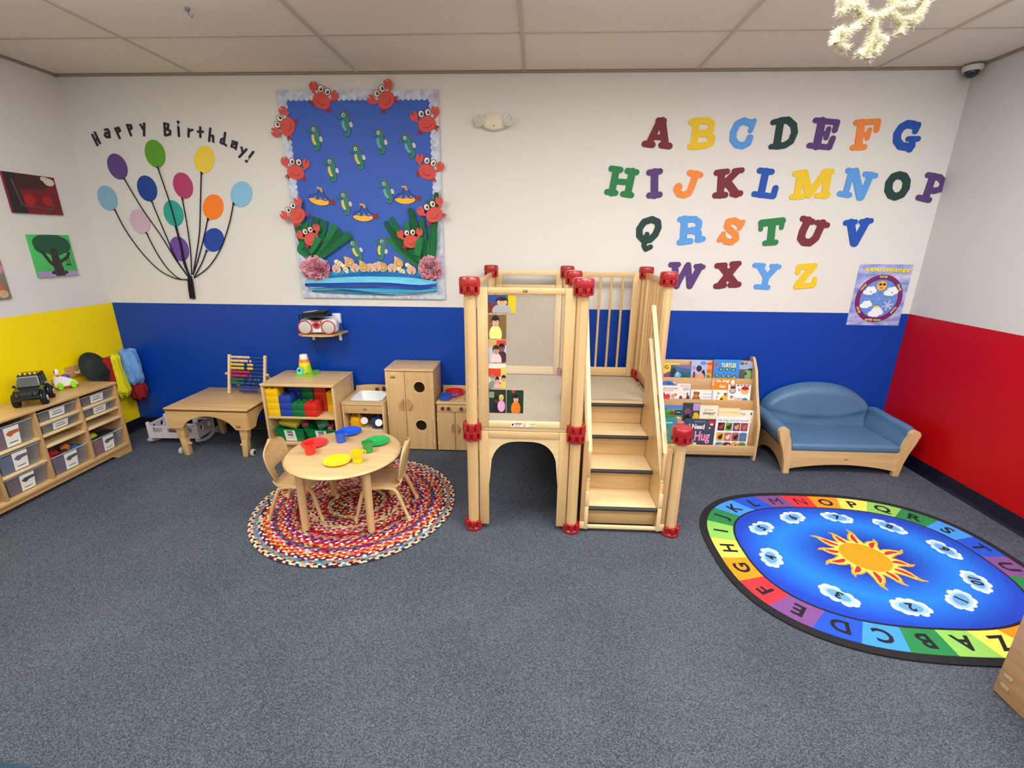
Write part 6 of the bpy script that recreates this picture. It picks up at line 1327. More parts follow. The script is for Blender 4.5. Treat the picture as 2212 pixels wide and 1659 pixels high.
AL = [('A', c7, MAR, [([(668, 130), (570, 330)], 31), ([(690, 128), (716, 335)], 33), ([(620, 268), (700, 272)], 24), ([(535, 328), (605, 336)], 27), ([(682, 338), (752, 347)], 28), ([(655, 124), (705, 128)], 26)]),
 ('B', c7, YEL, [([(990, 128), (962, 350)], 31), ([(945, 138), (1000, 125)], 27), ([(932, 350), (1010, 345)], 26), ([(1000, 127), (1080, 124), (1122, 150), (1118, 195), (1080, 230), (1020, 235)], 28), ([(1020, 237), (1090, 242), (1126, 275), (1115, 320), (1060, 343), (990, 348)], 29)]),
 ('C', c7, LBL, [([(1492, 128), (1460, 212)], 22), ([(1470, 150), (1400, 128), (1345, 155), (1310, 225), (1307, 290), (1340, 335), (1392, 345), (1438, 320), (1455, 275)], 30)]),
 ('D', c8, DGR, [([(185, 130), (150, 345)], 33), ([(120, 140), (185, 123)], 24), ([(102, 352), (170, 346)], 23), ([(185, 125), (250, 120), (300, 165), (307, 230), (275, 305), (220, 340), (150, 348)], 29)]),
 ('E', c8, PUR, [([(545, 130), (500, 345)], 36), ([(490, 122), (680, 140)], 24), ([(678, 145), (658, 208)], 25), ([(520, 238), (590, 238)], 20), ([(604, 198), (582, 275)], 22), ([(435, 342), (612, 358)], 24), ([(612, 350), (640, 282)], 26)]),
 ('F', c8, ORA, [([(890, 145), (862, 350)], 34), ([(845, 143), (1035, 132)], 25), ([(1035, 135), (1022, 206)], 25), ([(885, 244), (950, 244)], 20), ([(962, 205), (942, 280)], 20), ([(815, 360), (915, 356)], 25)]),
 ('G', c8, BLU, [([(1372, 175), (1335, 160), (1290, 155), (1238, 185), (1203, 240), (1200, 300), (1232, 345), (1290, 355)], 34), ([(1385, 162), (1360, 218)], 25), ([(1300, 284), (1385, 284)], 23), ([(1345, 290), (1312, 375)], 28), ([(1290, 355), (1330, 345)], 30)]),
 ('H', c7, GRN, [([(245, 544), (325, 555)], 26), ([(288, 555), (248, 755)], 32), ([(207, 747), (282, 757)], 25), ([(385, 564), (465, 576)], 26), ([(428, 570), (388, 765)], 32), ([(345, 765), (420, 776)], 25), ([(280, 655), (400, 664)], 25)]),
 ('I', c7, PUR, [([(575, 578), (670, 568)], 26), ([(622, 575), (621, 775)], 34), ([(575, 778), (667, 771)], 26)]),
 ('J', c7, ORA, [([(930, 580), (1022, 600)], 26), ([(984, 590), (945, 705)], 30), ([(945, 705), (920, 757), (880, 775), (838, 764), (815, 725)], 29), ([(830, 706)], 36)]),
 ('K', c7, MAR, [([(1208, 580), (1195, 775)], 32), ([(1165, 580), (1255, 570)], 26), ([(1152, 778), (1240, 774)], 26), ([(1210, 700), (1340, 570)], 30), ([(1320, 565), (1385, 558)], 24), ([(1255, 660), (1335, 765)], 34), ([(1303, 765), (1370, 760)], 26)]),
 ('L', cw, BLU, [([(1008, 398), (1082, 406)], 18), ([(1045, 405), (1015, 545)], 23), ([(973, 543), (1090, 558)], 17), ([(1092, 555), (1105, 508)], 19)]),
 ('M', c8, YEL, [([(362, 585), (328, 785)], 32), ([(395, 585), (432, 770)], 34), ([(432, 770), (580, 575)], 32), ([(600, 575), (570, 775)], 33), ([(312, 588), (405, 582)], 25), ([(560, 578), (630, 570)], 25), ([(282, 790), (375, 785)], 24), ([(502, 780), (595, 775)], 24)]),
 ('N', c8, LBL, [([(775, 560), (840, 575)], 25), ([(805, 570), (752, 762)], 27), ([(700, 762), (785, 775)], 24), ([(835, 570), (880, 790)], 34), ([(972, 600), (890, 792)], 29), ([(925, 592), (1012, 606)], 24)]),
 ('O', c8, DGR, [([(1215, 600), (1262, 612), (1286, 655), (1278, 715), (1243, 768), (1190, 790), (1148, 775), (1124, 728), (1133, 665), (1170, 615), (1215, 600)], 33)]),
 ('P', c8, PUR, [([(1472, 600), (1535, 612)], 25), ([(1515, 612), (1450, 800)], 31), ([(1505, 608), (1575, 622), (1608, 665), (1585, 722), (1530, 738), (1480, 728)], 27), ([(1390, 796), (1480, 818)], 25)]),
 ('Q', c7, DGR, [([(600, 987), (650, 1010), (655, 1060), (628, 1120), (582, 1165), (530, 1172), (490, 1130), (490, 1070), (530, 1010), (600, 987)], 29), ([(556, 1118), (545, 1170), (528, 1215), (545, 1248), (586, 1228)], 22)]),
 ('R', c7, LBL, [([(885, 985), (872, 1180)], 32), ([(845, 987), (920, 983)], 24), ([(842, 1186), (935, 1176)], 26), ([(900, 984), (980, 986), (1013, 1015), (1005, 1058), (970, 1083), (900, 1088)], 27), ([(950, 1080), (1005, 1105), (1008, 1165)], 28), ([(998, 1166), (1044, 1158)], 25)]),
 ('S', c7, ORA, [([(1396, 1008), (1362, 1066)], 19), ([(1372, 1030), (1320, 997), (1268, 1006), (1256, 1050), (1290, 1085), (1328, 1115), (1333, 1158), (1290, 1186), (1242, 1178), (1214, 1140)], 28), ([(1224, 1112), (1186, 1170)], 21)]),
 ('T', cw, GRN, [([(1020, 724), (1147, 710)], 22), ([(1016, 728), (1014, 762)], 14), ([(1150, 712), (1142, 752)], 14), ([(1086, 720), (1074, 840)], 23), ([(1040, 848), (1106, 843)], 17)]),
 ('U', c8, MAR, [([(380, 980), (462, 1008)], 26), ([(425, 995), (378, 1090), (362, 1150), (388, 1185), (440, 1190), (490, 1150), (550, 1020)], 33), ([(508, 1015), (590, 1038)], 25)]),
 ('V', c8, BLU, [([(755, 1017), (835, 1010)], 24), ([(797, 1015), (825, 1192)], 33), ([(935, 1005), (832, 1194)], 33), ([(892, 1008), (972, 1000)], 24)]),
 ('W', c7, PUR, [([(765, 1383), (830, 1382)], 23), ([(800, 1390), (815, 1568)], 28), ([(815, 1568), (908, 1392)], 24), ([(915, 1388), (928, 1568)], 27), ([(928, 1568), (1020, 1400)], 28), ([(985, 1398), (1045, 1403)], 22)]),
 ('X', c7, MAR, [([(1210, 1400), (1330, 1555)], 31), ([(1335, 1385), (1190, 1565)], 31), ([(1170, 1393), (1235, 1388)], 25), ([(1300, 1378), (1358, 1373)], 24), ([(1160, 1570), (1230, 1562)], 25), ([(1285, 1560), (1356, 1555)], 25)]),
 ('Y', cw, LBL, [([(1005, 988), (1050, 1060)], 18), ([(1112, 993), (1048, 1065)], 18), ([(1048, 1055), (1035, 1115)], 19), ([(978, 985), (1030, 987)], 15), ([(1082, 990), (1128, 995)], 14), ([(985, 1117), (1058, 1122)], 15)]),
 ('Z', c8, YEL, [([(345, 1402), (482, 1390)], 25), ([(340, 1410), (336, 1448)], 22), ([(468, 1398), (335, 1555)], 31), ([(322, 1572), (470, 1557)], 24), ([(474, 1548), (482, 1506)], 20)])]
for ch, conv, rgb, st in AL:
    on_wall('wall_letter', f'{CN[rgb]} capital letter {ch} of the wall alphabet', 'letter', st, conv, rgb, 'alphabet letters on the back wall')
# ================================================================ HAPPY BIRTHDAY AND BALLOONS
cb = lambda x, y: at_y(160+x/3.771, 230+y/3.771, WY)
BKP = (44, 34, 50)
HB_ = [('H', [[(152, 232), (192, 316)], [(172, 212), (212, 298)], [(178, 276), (196, 262)]]), ('a', [[(255, 192), (275, 186), (287, 205), (292, 252)], [(286, 215), (260, 218), (254, 238), (268, 252), (288, 242)]]), ('p', [[(338, 180), (374, 258)], [(342, 182), (366, 174), (376, 196), (354, 214)]]), ('p', [[(434, 152), (466, 236)], [(438, 154), (464, 152), (470, 178), (448, 190)]]),
 ('y', [[(544, 150), (564, 186)], [(574, 140), (573, 236)]]), ('B', [[(738, 138), (744, 234)], [(738, 138), (770, 146), (766, 178), (744, 186)], [(744, 186), (784, 196), (784, 228), (744, 236)]]), ('i', [[(850, 128)], [(852, 170), (856, 242)]]), ('r', [[(936, 184), (934, 246)], [(938, 202), (966, 190)]]), ('t', [[(1030, 170), (1030, 250)], [(1010, 206), (1052, 206)]]),
 ('h', [[(1112, 180), (1102, 282)], [(1106, 236), (1134, 240), (1136, 288)]]), ('d', [[(1232, 216), (1222, 300), (1240, 318)], [(1224, 262), (1202, 268), (1196, 296), (1218, 306)]]), ('a', [[(1292, 284), (1328, 294), (1318, 348)], [(1322, 312), (1290, 304), (1284, 328), (1316, 336)]]), ('y', [[(1366, 334), (1374, 372)], [(1406, 350), (1348, 412)]]), ('!', [[(1462, 370), (1430, 412)], [(1405, 447)]])]
pl = ['first', 'second']; seen = {}
WD = {0: 'Happy', 1: 'Happy', 2: 'Happy', 3: 'Happy', 4: 'Happy'}
for i, (ch, st) in enumerate(HB_):
    w = 'Happy' if i < 5 else 'Birthday'; lb = f'dark letter {ch} of the word {w} above the balloons' if ch != '!' else 'dark exclamation mark ending the birthday greeting'
    if ch == 'p': lb = f'dark letter p, {"first" if i == 2 else "second"} of the two in the word Happy'
    on_wall('greeting_letter', lb, 'letter', [(s, 8.5 if len(s) > 1 else 11) for s in st], cb, BKP, 'birthday greeting letters', .006, 60)
BAL = [('light blue', (275, 747), 74, 108, 26, (132, 180, 206), [(340, 842), (430, 1010), (560, 1190), (700, 1330), (830, 1398), (930, 1410)], 'leftmost'), ('purple', (355, 490), 74, 112, 26, (96, 66, 134), [(415, 588), (560, 830), (720, 1060), (830, 1240), (930, 1380)], 'upper left'), ('green', (663, 385), 78, 116, 18, (92, 160, 40), [(690, 497), (740, 640), (790, 790), (850, 1010), (905, 1240), (945, 1370)], 'topmost'),
 ('yellow', (1063, 432), 84, 112, -4, (236, 208, 70), [(1042, 540), (1035, 800), (1025, 1050), (975, 1370)], 'upper right'), ('dark blue', (597, 668), 76, 110, 22, (22, 66, 150), [(640, 775), (700, 920), (780, 1110), (850, 1260), (935, 1380)], 'left of the magenta one'), ('magenta', (890, 645), 76, 110, 20, (178, 60, 112), [(888, 750), (925, 950), (955, 1170), (965, 1370)], 'in the middle'),
 ('pale lilac', (540, 937), 76, 106, 26, (204, 178, 196), [(597, 1030), (680, 1190), (770, 1320), (860, 1398), (930, 1412)], 'under the dark blue one'), ('teal', (812, 870), 76, 110, 20, (40, 164, 146), [(838, 978), (880, 1130), (905, 1270), (950, 1380)], 'below the magenta one'), ('violet', (860, 1160), 74, 104, 22, (110, 76, 160), [(905, 1256), (945, 1380)], 'lowest in the bunch'),
 ('orange', (1135, 820), 84, 104, -6, (250, 128, 30), [(1095, 915), (1060, 1080), (1015, 1250), (975, 1370)], 'right of the middle'), ('royal blue', (1140, 1087), 82, 96, -6, (24, 68, 162), [(1085, 1172), (1050, 1270), (985, 1390)], 'under the orange one'), ('sky blue', (1365, 715), 87, 105, -10, (134, 192, 228), [(1305, 790), (1270, 960), (1200, 1160), (1100, 1310), (985, 1395)], 'rightmost')]
ROPE = mat('black_yarn', (20, 20, 26), .9, bump=.6, bs=260)
for nm, c, a, b, th, rgb, st, where in BAL:
    o0 = cb(*c); k = 1/3.771*(cb(c[0]+40, c[1]).x-o0.x)/(40/3.771); ka = a*k; kb = b*k*1.02
    T = thing('balloon_cutout', f'{nm} paper balloon with black yarn string, {where}' if 'one' not in where and where[0] not in 'i' else f'{nm} paper balloon with black yarn string {where}', 'balloon', (o0.x, WY, o0.z), 0, 'paper birthday balloons on the back wall')
    t = math.radians(th); dd = .004+.0015*(len(nm) % 3)
    mb = MB(); tp = -t; mb.plate([[(q.x-o0.x, q.z-o0.z) for q in [cb(*e) for e in ell_loop(c, a, b, tp, 48)]][::-1]], lambda u, v, d: (u, -d, v), -.0006, dd, sgn(rgb)); mb.obj('paper_balloon', T, 30)
    pts = [cb(*p) for p in st]; P = []
    for i in range(len(pts)-1):       # smooth the measured string
        p0, p1, p2, p3 = pts[max(i-1, 0)], pts[i], pts[i+1], pts[min(i+2, len(pts)-1)]
        for q in range(6):
            t_ = q/6; P.append(.5*((2*p1)+(p2-p0)*t_+(2*p0-5*p1+4*p2-p3)*t_*t_+(3*p1-p0-3*p2+p3)*t_**3))
    P.append(pts[-1]); r = .0042 if nm != 'teal' else .0075
    mb = MB((o0.x, WY, o0.z)); mb.tube([(p.x, WY-dd-r-.001, p.z) for p in P], r, ROPE, 8)
    kn = P[0]; mb.ball((kn.x, WY-dd-.006, kn.z), .008, ROPE, 10, 1, .6, .9); mb.tube([(kn.x-.004, WY-dd-.006, kn.z), (kn.x+.012, WY-dd-.008, kn.z-.012)], .0035, ROPE, 6); mb.obj('string', T, 60)
b0 = cb(958, 1400); T = thing('yarn_tassel', 'thick black yarn tassel tying all the balloon strings together', 'tassel', (b0.x, WY, b0.z)); mb = MB((b0.x, WY, b0.z)); rr = random.Random(3)
e0 = cb(978, 1562)
for i in range(18):
    a = rr.uniform(-1, 1); q = rr.uniform(0, .014); mb.tube([(b0.x+a*.012, WY-.014-q*.4, b0.z+.02), (b0.x+a*.017, WY-.014-q, b0.z-.02), (b0.x+(e0.x-b0.x)*.5+a*.02, WY-.012-q, (b0.z+e0.z)/2), (e0.x+a*.019, WY-.01-q, e0.z+rr.uniform(-.006, .01))], .0045, ROPE, 7)
mb.box(b0.x-.004, b0.x+.004, WY-.02, WY+.0005, b0.z-.008, b0.z+.004, ROPE, 0); mb.tube([(b0.x-.016, WY-.018, b0.z), (b0.x, WY-.027, b0.z-.002), (b0.x+.016, WY-.018, b0.z)], .007, ROPE, 8); mb.obj('yarn_strands', T, 60)

# ================================================================ OCEAN BULLETIN BOARD
BXa, BXb, BZa, BZb = -1.926, -.728, 1.222, 2.733; bcx, bcz = (BXa+BXb)/2, (BZa+BZb)/2; BF = WY-.020
T = thing('bulletin_board', 'blue ocean bulletin board with scalloped fish scale border', 'bulletin board', (bcx, WY, bcz)); o_ = T.location
mb = MB(o_); mb.box(BXa, BXb, BF+.003, WY-.002, BZa, BZb, mat('board_edge', (206, 204, 206), .6), .002); mb.obj('backing_board', T)
mb = MB(o_); mb.box(BXa+.012, BXb-.012, BF, BF+.004, BZa+.012, BZb-.012, mat('board_blue_paper', (48, 92, 190), .6, var=.03), 0); mb.obj('blue_paper', T, 0)
def scale_mat():
    m = mat('scale_border', (190, 200, 224), .5, var=.02); nt = m.node_tree; N = nt.nodes; L = nt.links; b = N['Principled BSDF']; tc = N.new('ShaderNodeTexCoord')
    n = N.new('ShaderNodeTexNoise'); n.inputs['Scale'].default_value = 16; n.inputs['Detail'].default_value = 2; L.new(tc.outputs['Object'], n.inputs['Vector'])
    r = N.new('ShaderNodeValToRGB'); e = r.color_ramp.elements; e[0].position = .34; e[0].color = (*lin((170, 170, 208)), 1); e[1].position = .68; e[1].color = (*lin((176, 204, 208)), 1); k = e.new(.5); k.color = (*lin((196, 206, 226)), 1)
    L.new(n.outputs['Fac'], r.inputs[0]); L.new(r.outputs[0], b.inputs['Base Color']); return m
SCM = scale_mat(); bw_ = .062; sr = .021
def strip(name, L, place):
    n = int(L/(2*sr*.93)); st = L/n
    f = lambda U, V: np.minimum(np.maximum(V-bw_+.012, np.maximum(-V, np.maximum(-U, U-L))), np.minimum.reduce([np.hypot(U-(i+.5)*st, V-(bw_-.013))-sr for i in range(n)]))
    mb = MB(o_); mb.plate(contours(lambda U, V: np.maximum(f(U, V), np.maximum(-V, np.maximum(-U, U-L))), (-.004, L+.004, -.004, bw_+.012), int(L/.0035), .12), place, 0, .002, SCM)
    sm = mat('scale_line', (184, 188, 214), .5); sm2 = mat('scale_pearl', (204, 214, 226), .4)
    for row in range(3):
        for i in range(n):
            if (i*7+row*3) % 2: continue
            c = ((i+.5+(row % 2)*.5)*st, .0165+row*.015)
            if c[0]+sr*.8 > L: continue
            mb.plate([ell_loop(c, sr*.72, sr*.72, 0, 14)], place, .002, .0022+.0002*row, sm2 if (i+row) % 3 else sm)
    mb.obj(name, T, 30)
strip('scalloped_border', BXb-BXa, lambda u, v, d: (BXa+u, BF-d, BZb-v)); strip('scalloped_border', BXb-BXa, lambda u, v, d: (BXa+u, BF-d, BZa+v))
VH = BZb-BZa-2*(bw_-.014); strip('scalloped_border', VH, lambda u, v, d: (BXa+v, BF-d*.7, BZa+bw_-.014+u)); strip('scalloped_border', VH, lambda u, v, d: (BXb-v, BF-d*.7, BZa+bw_-.014+u))
q2 = lambda x, y: (570+x/5.395, 160+y/5.395)
q3 = lambda x, y: (590+x/5.672, 400+y/5.672)
CRM = sgn((208, 80, 72)); CRD = sgn((160, 44, 48)); EYW = mat('eye_white', (244, 238, 226), .5); EYB = mat('eye_black', (24, 16, 20), .3); EYR = sgn((120, 40, 36)); 
def crab_parts(t):
    k = .00068; P = lambda u, v, d: (u*k, -d, v*k)
    mb = MB()
    f = lambda U, V: np.minimum(np.minimum(S_ell(U, V, (0, 0), 98, 74), S_ell(U, V, (0, 18), 86, 66)), np.minimum.reduce([S_caps(U, V, p, r) for p, r in (([(-38, 60), (-36, 95)], 7), ([(38, 60), (40, 95)], 7), ([(-80, 40), (-112, 66), (-128, 92)], 11), ([(80, 40), (108, 58), (122, 80)], 11))]))
    mb.plate(contours(f, (-150, 150, -90, 120), 110), P, .004, .0065, CRM); mb.obj('body', t, 30)
    mb = MB(); mb.plate(contours(lambda U, V: S_caps(U, V, [(-40, -14), (-24, -28), (0, -34), (28, -26), (46, -6)], 4), (-60, 60, -50, 10), 60), P, .0065, .0072, CRD); mb.obj('smile', t, 0)
    for s, dx in ((-1, 0), (1, 0)):
        mb = MB(); c = (s*38, 112); mb.plate([ell_loop(c, 35, 38)], P, .005, .0068, EYR); mb.plate([ell_loop(c, 28, 31)], P, .0068, .0074, EYW); e = mb.obj('eye', t, 30)
        mb = MB(); mb.plate([ell_loop((c[0]+3, c[1]-2), 15, 18)], P, .0074, .008, EYB); mb.plate([ell_loop((c[0]-2, c[1]+5), 4, 5)], P, .008, .0084, EYW); p = mb.obj('pupil', t, 30); p.parent = e
        mb = MB(); cc_ = (s*122, 108); g = lambda U, V: np.maximum(np.minimum(S_ell(U, V, cc_, 43, 50, s*.25), S_caps(U, V, [(cc_[0]-s*8, cc_[1]-40), (s*108, 50), (s*80, 20)], 12)), -S_poly(U, V, [(cc_[0]-s*12, cc_[1]+90), (cc_[0]+s*30, cc_[1]+90), (cc_[0]+s*6, cc_[1]+2)]))
        mb.plate(contours(g, (min(s*60, s*220), max(s*60, s*220), 40, 200), 80), P, .005, .0072, CRM); mb.obj('claw', t, 30)
    for s in (-1, 1):
        for j in range(3):
            mb = MB(); mb.plate(contours(lambda U, V: S_caps(U, V, [(s*(60+12*j), -48+10*j), (s*(84+16*j), -62+8*j), (s*(88+17*j), -90+14*j)], [7, 6, 3]), (-160, 160, -110, 0), 110), P, .003, .005, CRD); mb.obj('leg', t, 30)
def place(t, px, rot, s=1., lift=0.):
    p = at_y(px[0], px[1], BF); t.location = (p.x, BF-lift, p.z); t.rotation_euler = (0, rot, 0); t.scale = (s, 1, s)
CRS = [(q2(675, 320), 22, 'left of the two at the top edge'), (q2(1430, 310), -38, 'right of the two at the top edge'), (q2(285, 620), -60, 'tilted sideways at top of the left border'), (q2(375, 1150), 6, 'second one down the left border'), (q3(335, 380), -40, 'third one down the left border, above the seaweed'), (q3(505, 665), -20, 'partly behind left seaweed'), (q2(1905, 590), -12, 'highest on the right border'), (q2(1905, 1145), 20, 'second one down the right border'), (q3(1990, 370), -26, 'third one down the right border, above seaweed'), (q3(1710, 695), -6, 'partly behind right seaweed')]
C0 = thing('crab_cutout', 'c', 'crab', (0, 0, 0), 0, 'red paper crabs on the ocean board'); crab_parts(C0)
for i, (px, rot, wh) in enumerate(CRS):
    t = C0 if i == 0 else dup(C0); place(t, px, math.radians(rot), 1.0 if i not in (5, 9) else .92, .04 if i in (4, 5, 8, 9) else .0); t['label'] = f'red paper crab, {wh}'
SEA = sgn((52, 126, 126)); SEO = sgn((24, 66, 86)); FIN = sgn((222, 200, 196)); CRE = sgn((110, 96, 130)); 
def horse(label, px, rot, belly, fl=1):
    t = thing('seahorse_cutout', label, 'seahorse', (0, 0, 0), 0, 'paper seahorses on the ocean board'); k = .00074; P = lambda u, v, d: (u*k, -d, v*k)
    body = [(0, 68), (18, 40), (16, 5), (22, -40), (34, -70), (26, -100), (4, -108), (-10, -92), (0, -80)]; rad = [30, 30, 32, 27, 20, 15, 11, 9, 6]
    f = lambda U, V, g=0.: np.minimum(np.minimum(S_caps(U, V, body, [r+g for r in rad]), S_ell(U, V, (-2, 78), 33+g, 32+g)), S_caps(U, V, [(-20, 70), (-62, 52), (-70, 58)], 8+g))
    bx_ = (-100, 100, -140, 140)
    mb = MB(); mb.plate(contours(lambda U, V: f(U, V, 4), bx_, 110), P, .001, .003, SEO); mb.plate(contours(f, bx_, 110), P, .003, .0036, SEA); mb.obj('body', t, 30)
    mb = MB(); mb.plate(contours(lambda U, V: np.maximum(np.minimum.reduce([np.hypot(U-x, V-y)-13 for x, y in ((-14, 112), (6, 116), (24, 106), (38, 88), (44, 66), (44, 44))]), -S_caps(U, V, body, [r-2 for r in rad])), bx_, 90), P, .001, .0026, CRE); mb.obj('crest', t, 30)
    mb = MB(); mb.plate(contours(lambda U, V: np.minimum(S_ell(U, V, (62, -8), 17, 25, .2), S_ell(U, V, (50, -14), 12, 14)), bx_, 70), P, .001, .0034, FIN); mb.obj('fin', t, 30)
    bl = sgn((226, 206, 60)) if belly == 'y' else sgn((110, 170, 170))
    mb = MB(); mb.plate(contours(lambda U, V: np.maximum(S_ell(U, V, (-8, -18), 22, 50, .25), -S_ell(U, V, (22, -4), 26, 56, .15)), bx_, 90), P, .0036, .0042, bl); mb.obj('belly', t, 30)
    mb = MB(); mb.plate([ell_loop((-8, 78), 15, 16)], P, .0036, .0042, EYW); mb.plate([ell_loop((-7, 77), 9, 10)], P, .0042, .0047, EYB); mb.obj('eye', t, 30)
    place(t, px, math.radians(rot), 1., .0)
    if fl < 0: t.scale = (-1, 1, 1)
for px, rot, be, lb in [(q2(945, 580), 0, 'g', 'topmost, with pale belly'), (q2(595, 745), 3, 'y', 'with yellow belly at the upper left'), (q2(1350, 785), 0, 'g', 'with white crest and pale belly, upper right of centre'), (q2(1680, 840), -14, 'g', 'nearest the top right crab'), (q2(1095, 970), -6, 'y', 'in the middle of the board'), (q2(785, 1115), 0, 'y', 'left of the middle one'), (q3(1390, 80), -10, 'g', 'left of the right submarine'), (q3(875, 220), 0, 'y', 'right of the left submarine'), (q3(1010, 800), -14, 'y', 'left of the two above the shells'), (q3(1320, 780), 18, 'y', 'right of the two above the shells')]:
    horse(f'teal paper seahorse {lb}' if lb[0] in 'wli' and not lb.startswith('le') else f'teal paper seahorse, {lb}', px, rot, be)
def sub(label, px, rot):
    t = thing('submarine_cutout', label, 'submarine', (0, 0, 0), 0, 'paper submarines on the ocean board'); k = .00066; P = lambda u, v, d: (u*k, -d, v*k); bx_ = (-180, 190, -80, 130)
    h = lambda U, V, g=0.: np.minimum(S_ell(U, V, (-20, -18), 128+g, 62+g), S_poly(U, V, [(-60, 30), (-38, 78+g), (22, 78+g), (50, 30)])-g)
    mb = MB(); mb.plate(contours(lambda U, V: h(U, V, 4), bx_, 120), P, .001, .003, sgn((30, 36, 84))); mb.plate(contours(lambda U, V: h(U, V, -2), bx_, 120), P, .003, .0036, sgn((42, 82, 172)))
    mb.plate(contours(lambda U, V: np.maximum(h(U, V, -3), V+14-6*np.cos(U*.07)), bx_, 130), P, .0036, .0042, sgn((250, 186, 60))); mb.obj('hull', t, 30)
    for x in (-70, -10, 50): mb = MB(); mb.plate([ell_loop((x, 2), 17, 17)], P, .0042, .0047, sgn((120, 84, 96))); mb.plate([ell_loop((x, 2), 9, 9)], P, .0047, .0052, sgn((160, 168, 180))); mb.obj('porthole', t, 30)
    mb = MB(); mb.plate(contours(lambda U, V: np.minimum(S_caps(U, V, [(-6, 78), (-6, 108), (-48, 112)], 11), S_ell(U, V, (8, 72), 12, 14)), bx_, 90), P, .001, .0033, sgn((206, 160, 96))); mb.obj('periscope', t, 30)
    mb = MB(); mb.plate(contours(lambda U, V: np.minimum(S_ell(U, V, (140, -14), 26, 34), S_caps(U, V, [(105, -16), (130, -14)], 16)), bx_, 90), P, .001, .0047, sgn((132, 52, 44))); mb.obj('propeller', t, 30)
    place(t, px, math.radians(rot))
sub('paper submarine at the left, nearest the left border crabs', q3(590, 165), 10); sub('paper submarine at the right beside a seahorse', q3(1640, 145), 0); sub('lowest paper submarine in the middle of the board', q3(1125, 360), 2)
# seaweed strips: folded crepe ribbons
GRC = [mat('crepe_green_%d' % i, c, .8, var=.12, vs=25, bump=.4, bs=180) for i, c in enumerate([(16, 104, 58), (22, 122, 66), (12, 88, 50)])]
def ribbon(mb, pts, w, m, twist=0., d0=.006, amp=.006, ph=0., n=20):
    vs = []; N_ = len(pts); P = []
    for i in range(N_-1):
        p0, p1, p2, p3 = pts[max(i-1, 0)], pts[i], pts[i+1], pts[min(i+2, N_-1)]
        for q in range(n//(N_-1)+1): t = q/(n//(N_-1)+1); P.append(.5*((2*p1)+(p2-p0)*t+(2*p0-5*p1+4*p2-p3)*t*t+(3*p1-p0-3*p2+p3)*t**3))
    P.append(pts[-1]); M_ = len(P); fs = []; K = 4
    for i, p in enumerate(P):
        tg = (P[min(i+1, M_-1)]-P[max(i-1, 0)]).normalized(); sd = Vector((-tg.z, 0, tg.x)); s = i/(M_-1); tw = twist*math.sin(PI*s*2.2+ph)
        ww = w if not callable(w) else w(s)
        for k in range(K+1):
            a = -1+2*k/K; off = a*ww; y = -(d0+amp*(1+math.sin(9*s+ph+a*1.5))*.5+abs(off)*abs(math.sin(tw)))
            vs.append((p.x+sd.x*off*math.cos(tw), BF+y+p.y, p.z+sd.z*off*math.cos(tw)))
    m0 = len(vs); vs += [(v[0], v[1]+.0008, v[2]) for v in vs]; q = K+1
    for i in range(M_-1):
        for k in range(K): a = i*q+k; fs += [(a, a+1, a+q+1, a+q), (m0+a, m0+a+q, m0+a+q+1, m0+a+1)]
        fs += [(i*q, i*q+q, m0+i*q+q, m0+i*q), (i*q+K, m0+i*q+K, m0+i*q+q+K, i*q+q+K)]
    fs += [tuple(range(q))+tuple(m0+k for k in range(q))[::-1], tuple((M_-1)*q+k for k in range(q))[::-1]+tuple(m0+(M_-1)*q+k for k in range(q))]
    mb.add(vs, fs, m)
bp = lambda x, y: (lambda p: Vector((p.x, 0, p.z)))(at_y(*q3(x, y), BF))
SW = [([(430, 870), (350, 700), (300, 500)], 'leftmost strip'), ([(440, 880), (330, 800), (370, 690), (400, 440)], 'strip looping beside the left border'), ([(480, 880), (470, 690), (535, 395)], 'tall strip left of the front crab'), ([(520, 890), (600, 640), (640, 430)], 'tall strip just right of the front crab'), ([(540, 900), (660, 690), (775, 490)], 'strip leaning right, third from right'), ([(555, 905), (720, 720), (850, 565)], 'strip leaning right, second from right'), ([(570, 905), (760, 760), (960, 600)], 'strip leaning farthest right'), ([(490, 830), (560, 720), (590, 640)], 'short strip across the front crab')]
for i, (st, w) in enumerate(SW):
    mb = MB((0, 0, 0)); ribbon(mb, [bp(*p) for p in st], lambda s, i=i: .016+.013*s, GRC[i % 3], .14, (.002+.004*i) if i < 7 else .05, .002, i*1.3)
    tag(mb.obj('seaweed_strip', None, 70), f'green crepe seaweed on the left, {w}', 'seaweed', 'green crepe seaweed strips')
SR = [([(1830, 1010), (1600, 830), (1390, 645)], 'lowest strip leaning far left'), ([(1850, 990), (1560, 720), (1375, 445)], 'second strip leaning far left'), ([(1860, 980), (1620, 680), (1445, 400)], 'thin strip leaning left toward the submarine'), ([(1870, 970), (1680, 650), (1640, 450)], 'strip behind the winking crab'), ([(1880, 960), (1760, 560), (1680, 280)], 'tallest strip left of the right border'), ([(1900, 950), (1850, 650), (1825, 415)], 'strip between the two lower right crabs'), ([(1920, 940), (1960, 560), (1925, 180)], 'strip rising behind the third right crab'), ([(1960, 930), (1980, 500), (2012, 95)], 'strip reaching highest on the right border'), ([(1960, 930), (1980, 700), (1985, 480)], 'strip along the right border'), ([(1780, 860), (1800, 760), (1830, 640)], 'short strip across the winking crab')]
for i, (st, w) in enumerate(SR):
    mb = MB((0, 0, 0)); ribbon(mb, [bp(*p) for p in st], lambda s, i=i: .014+.015*math.sin(PI*min(1, .25+s*.7)), GRC[(i+1) % 3], .14, (.002+.004*i) if i < 9 else .05, .002, i*1.7)
    tag(mb.obj('seaweed_strip', None, 70), f'green crepe seaweed on the right, {w}', 'seaweed', 'green crepe seaweed strips')
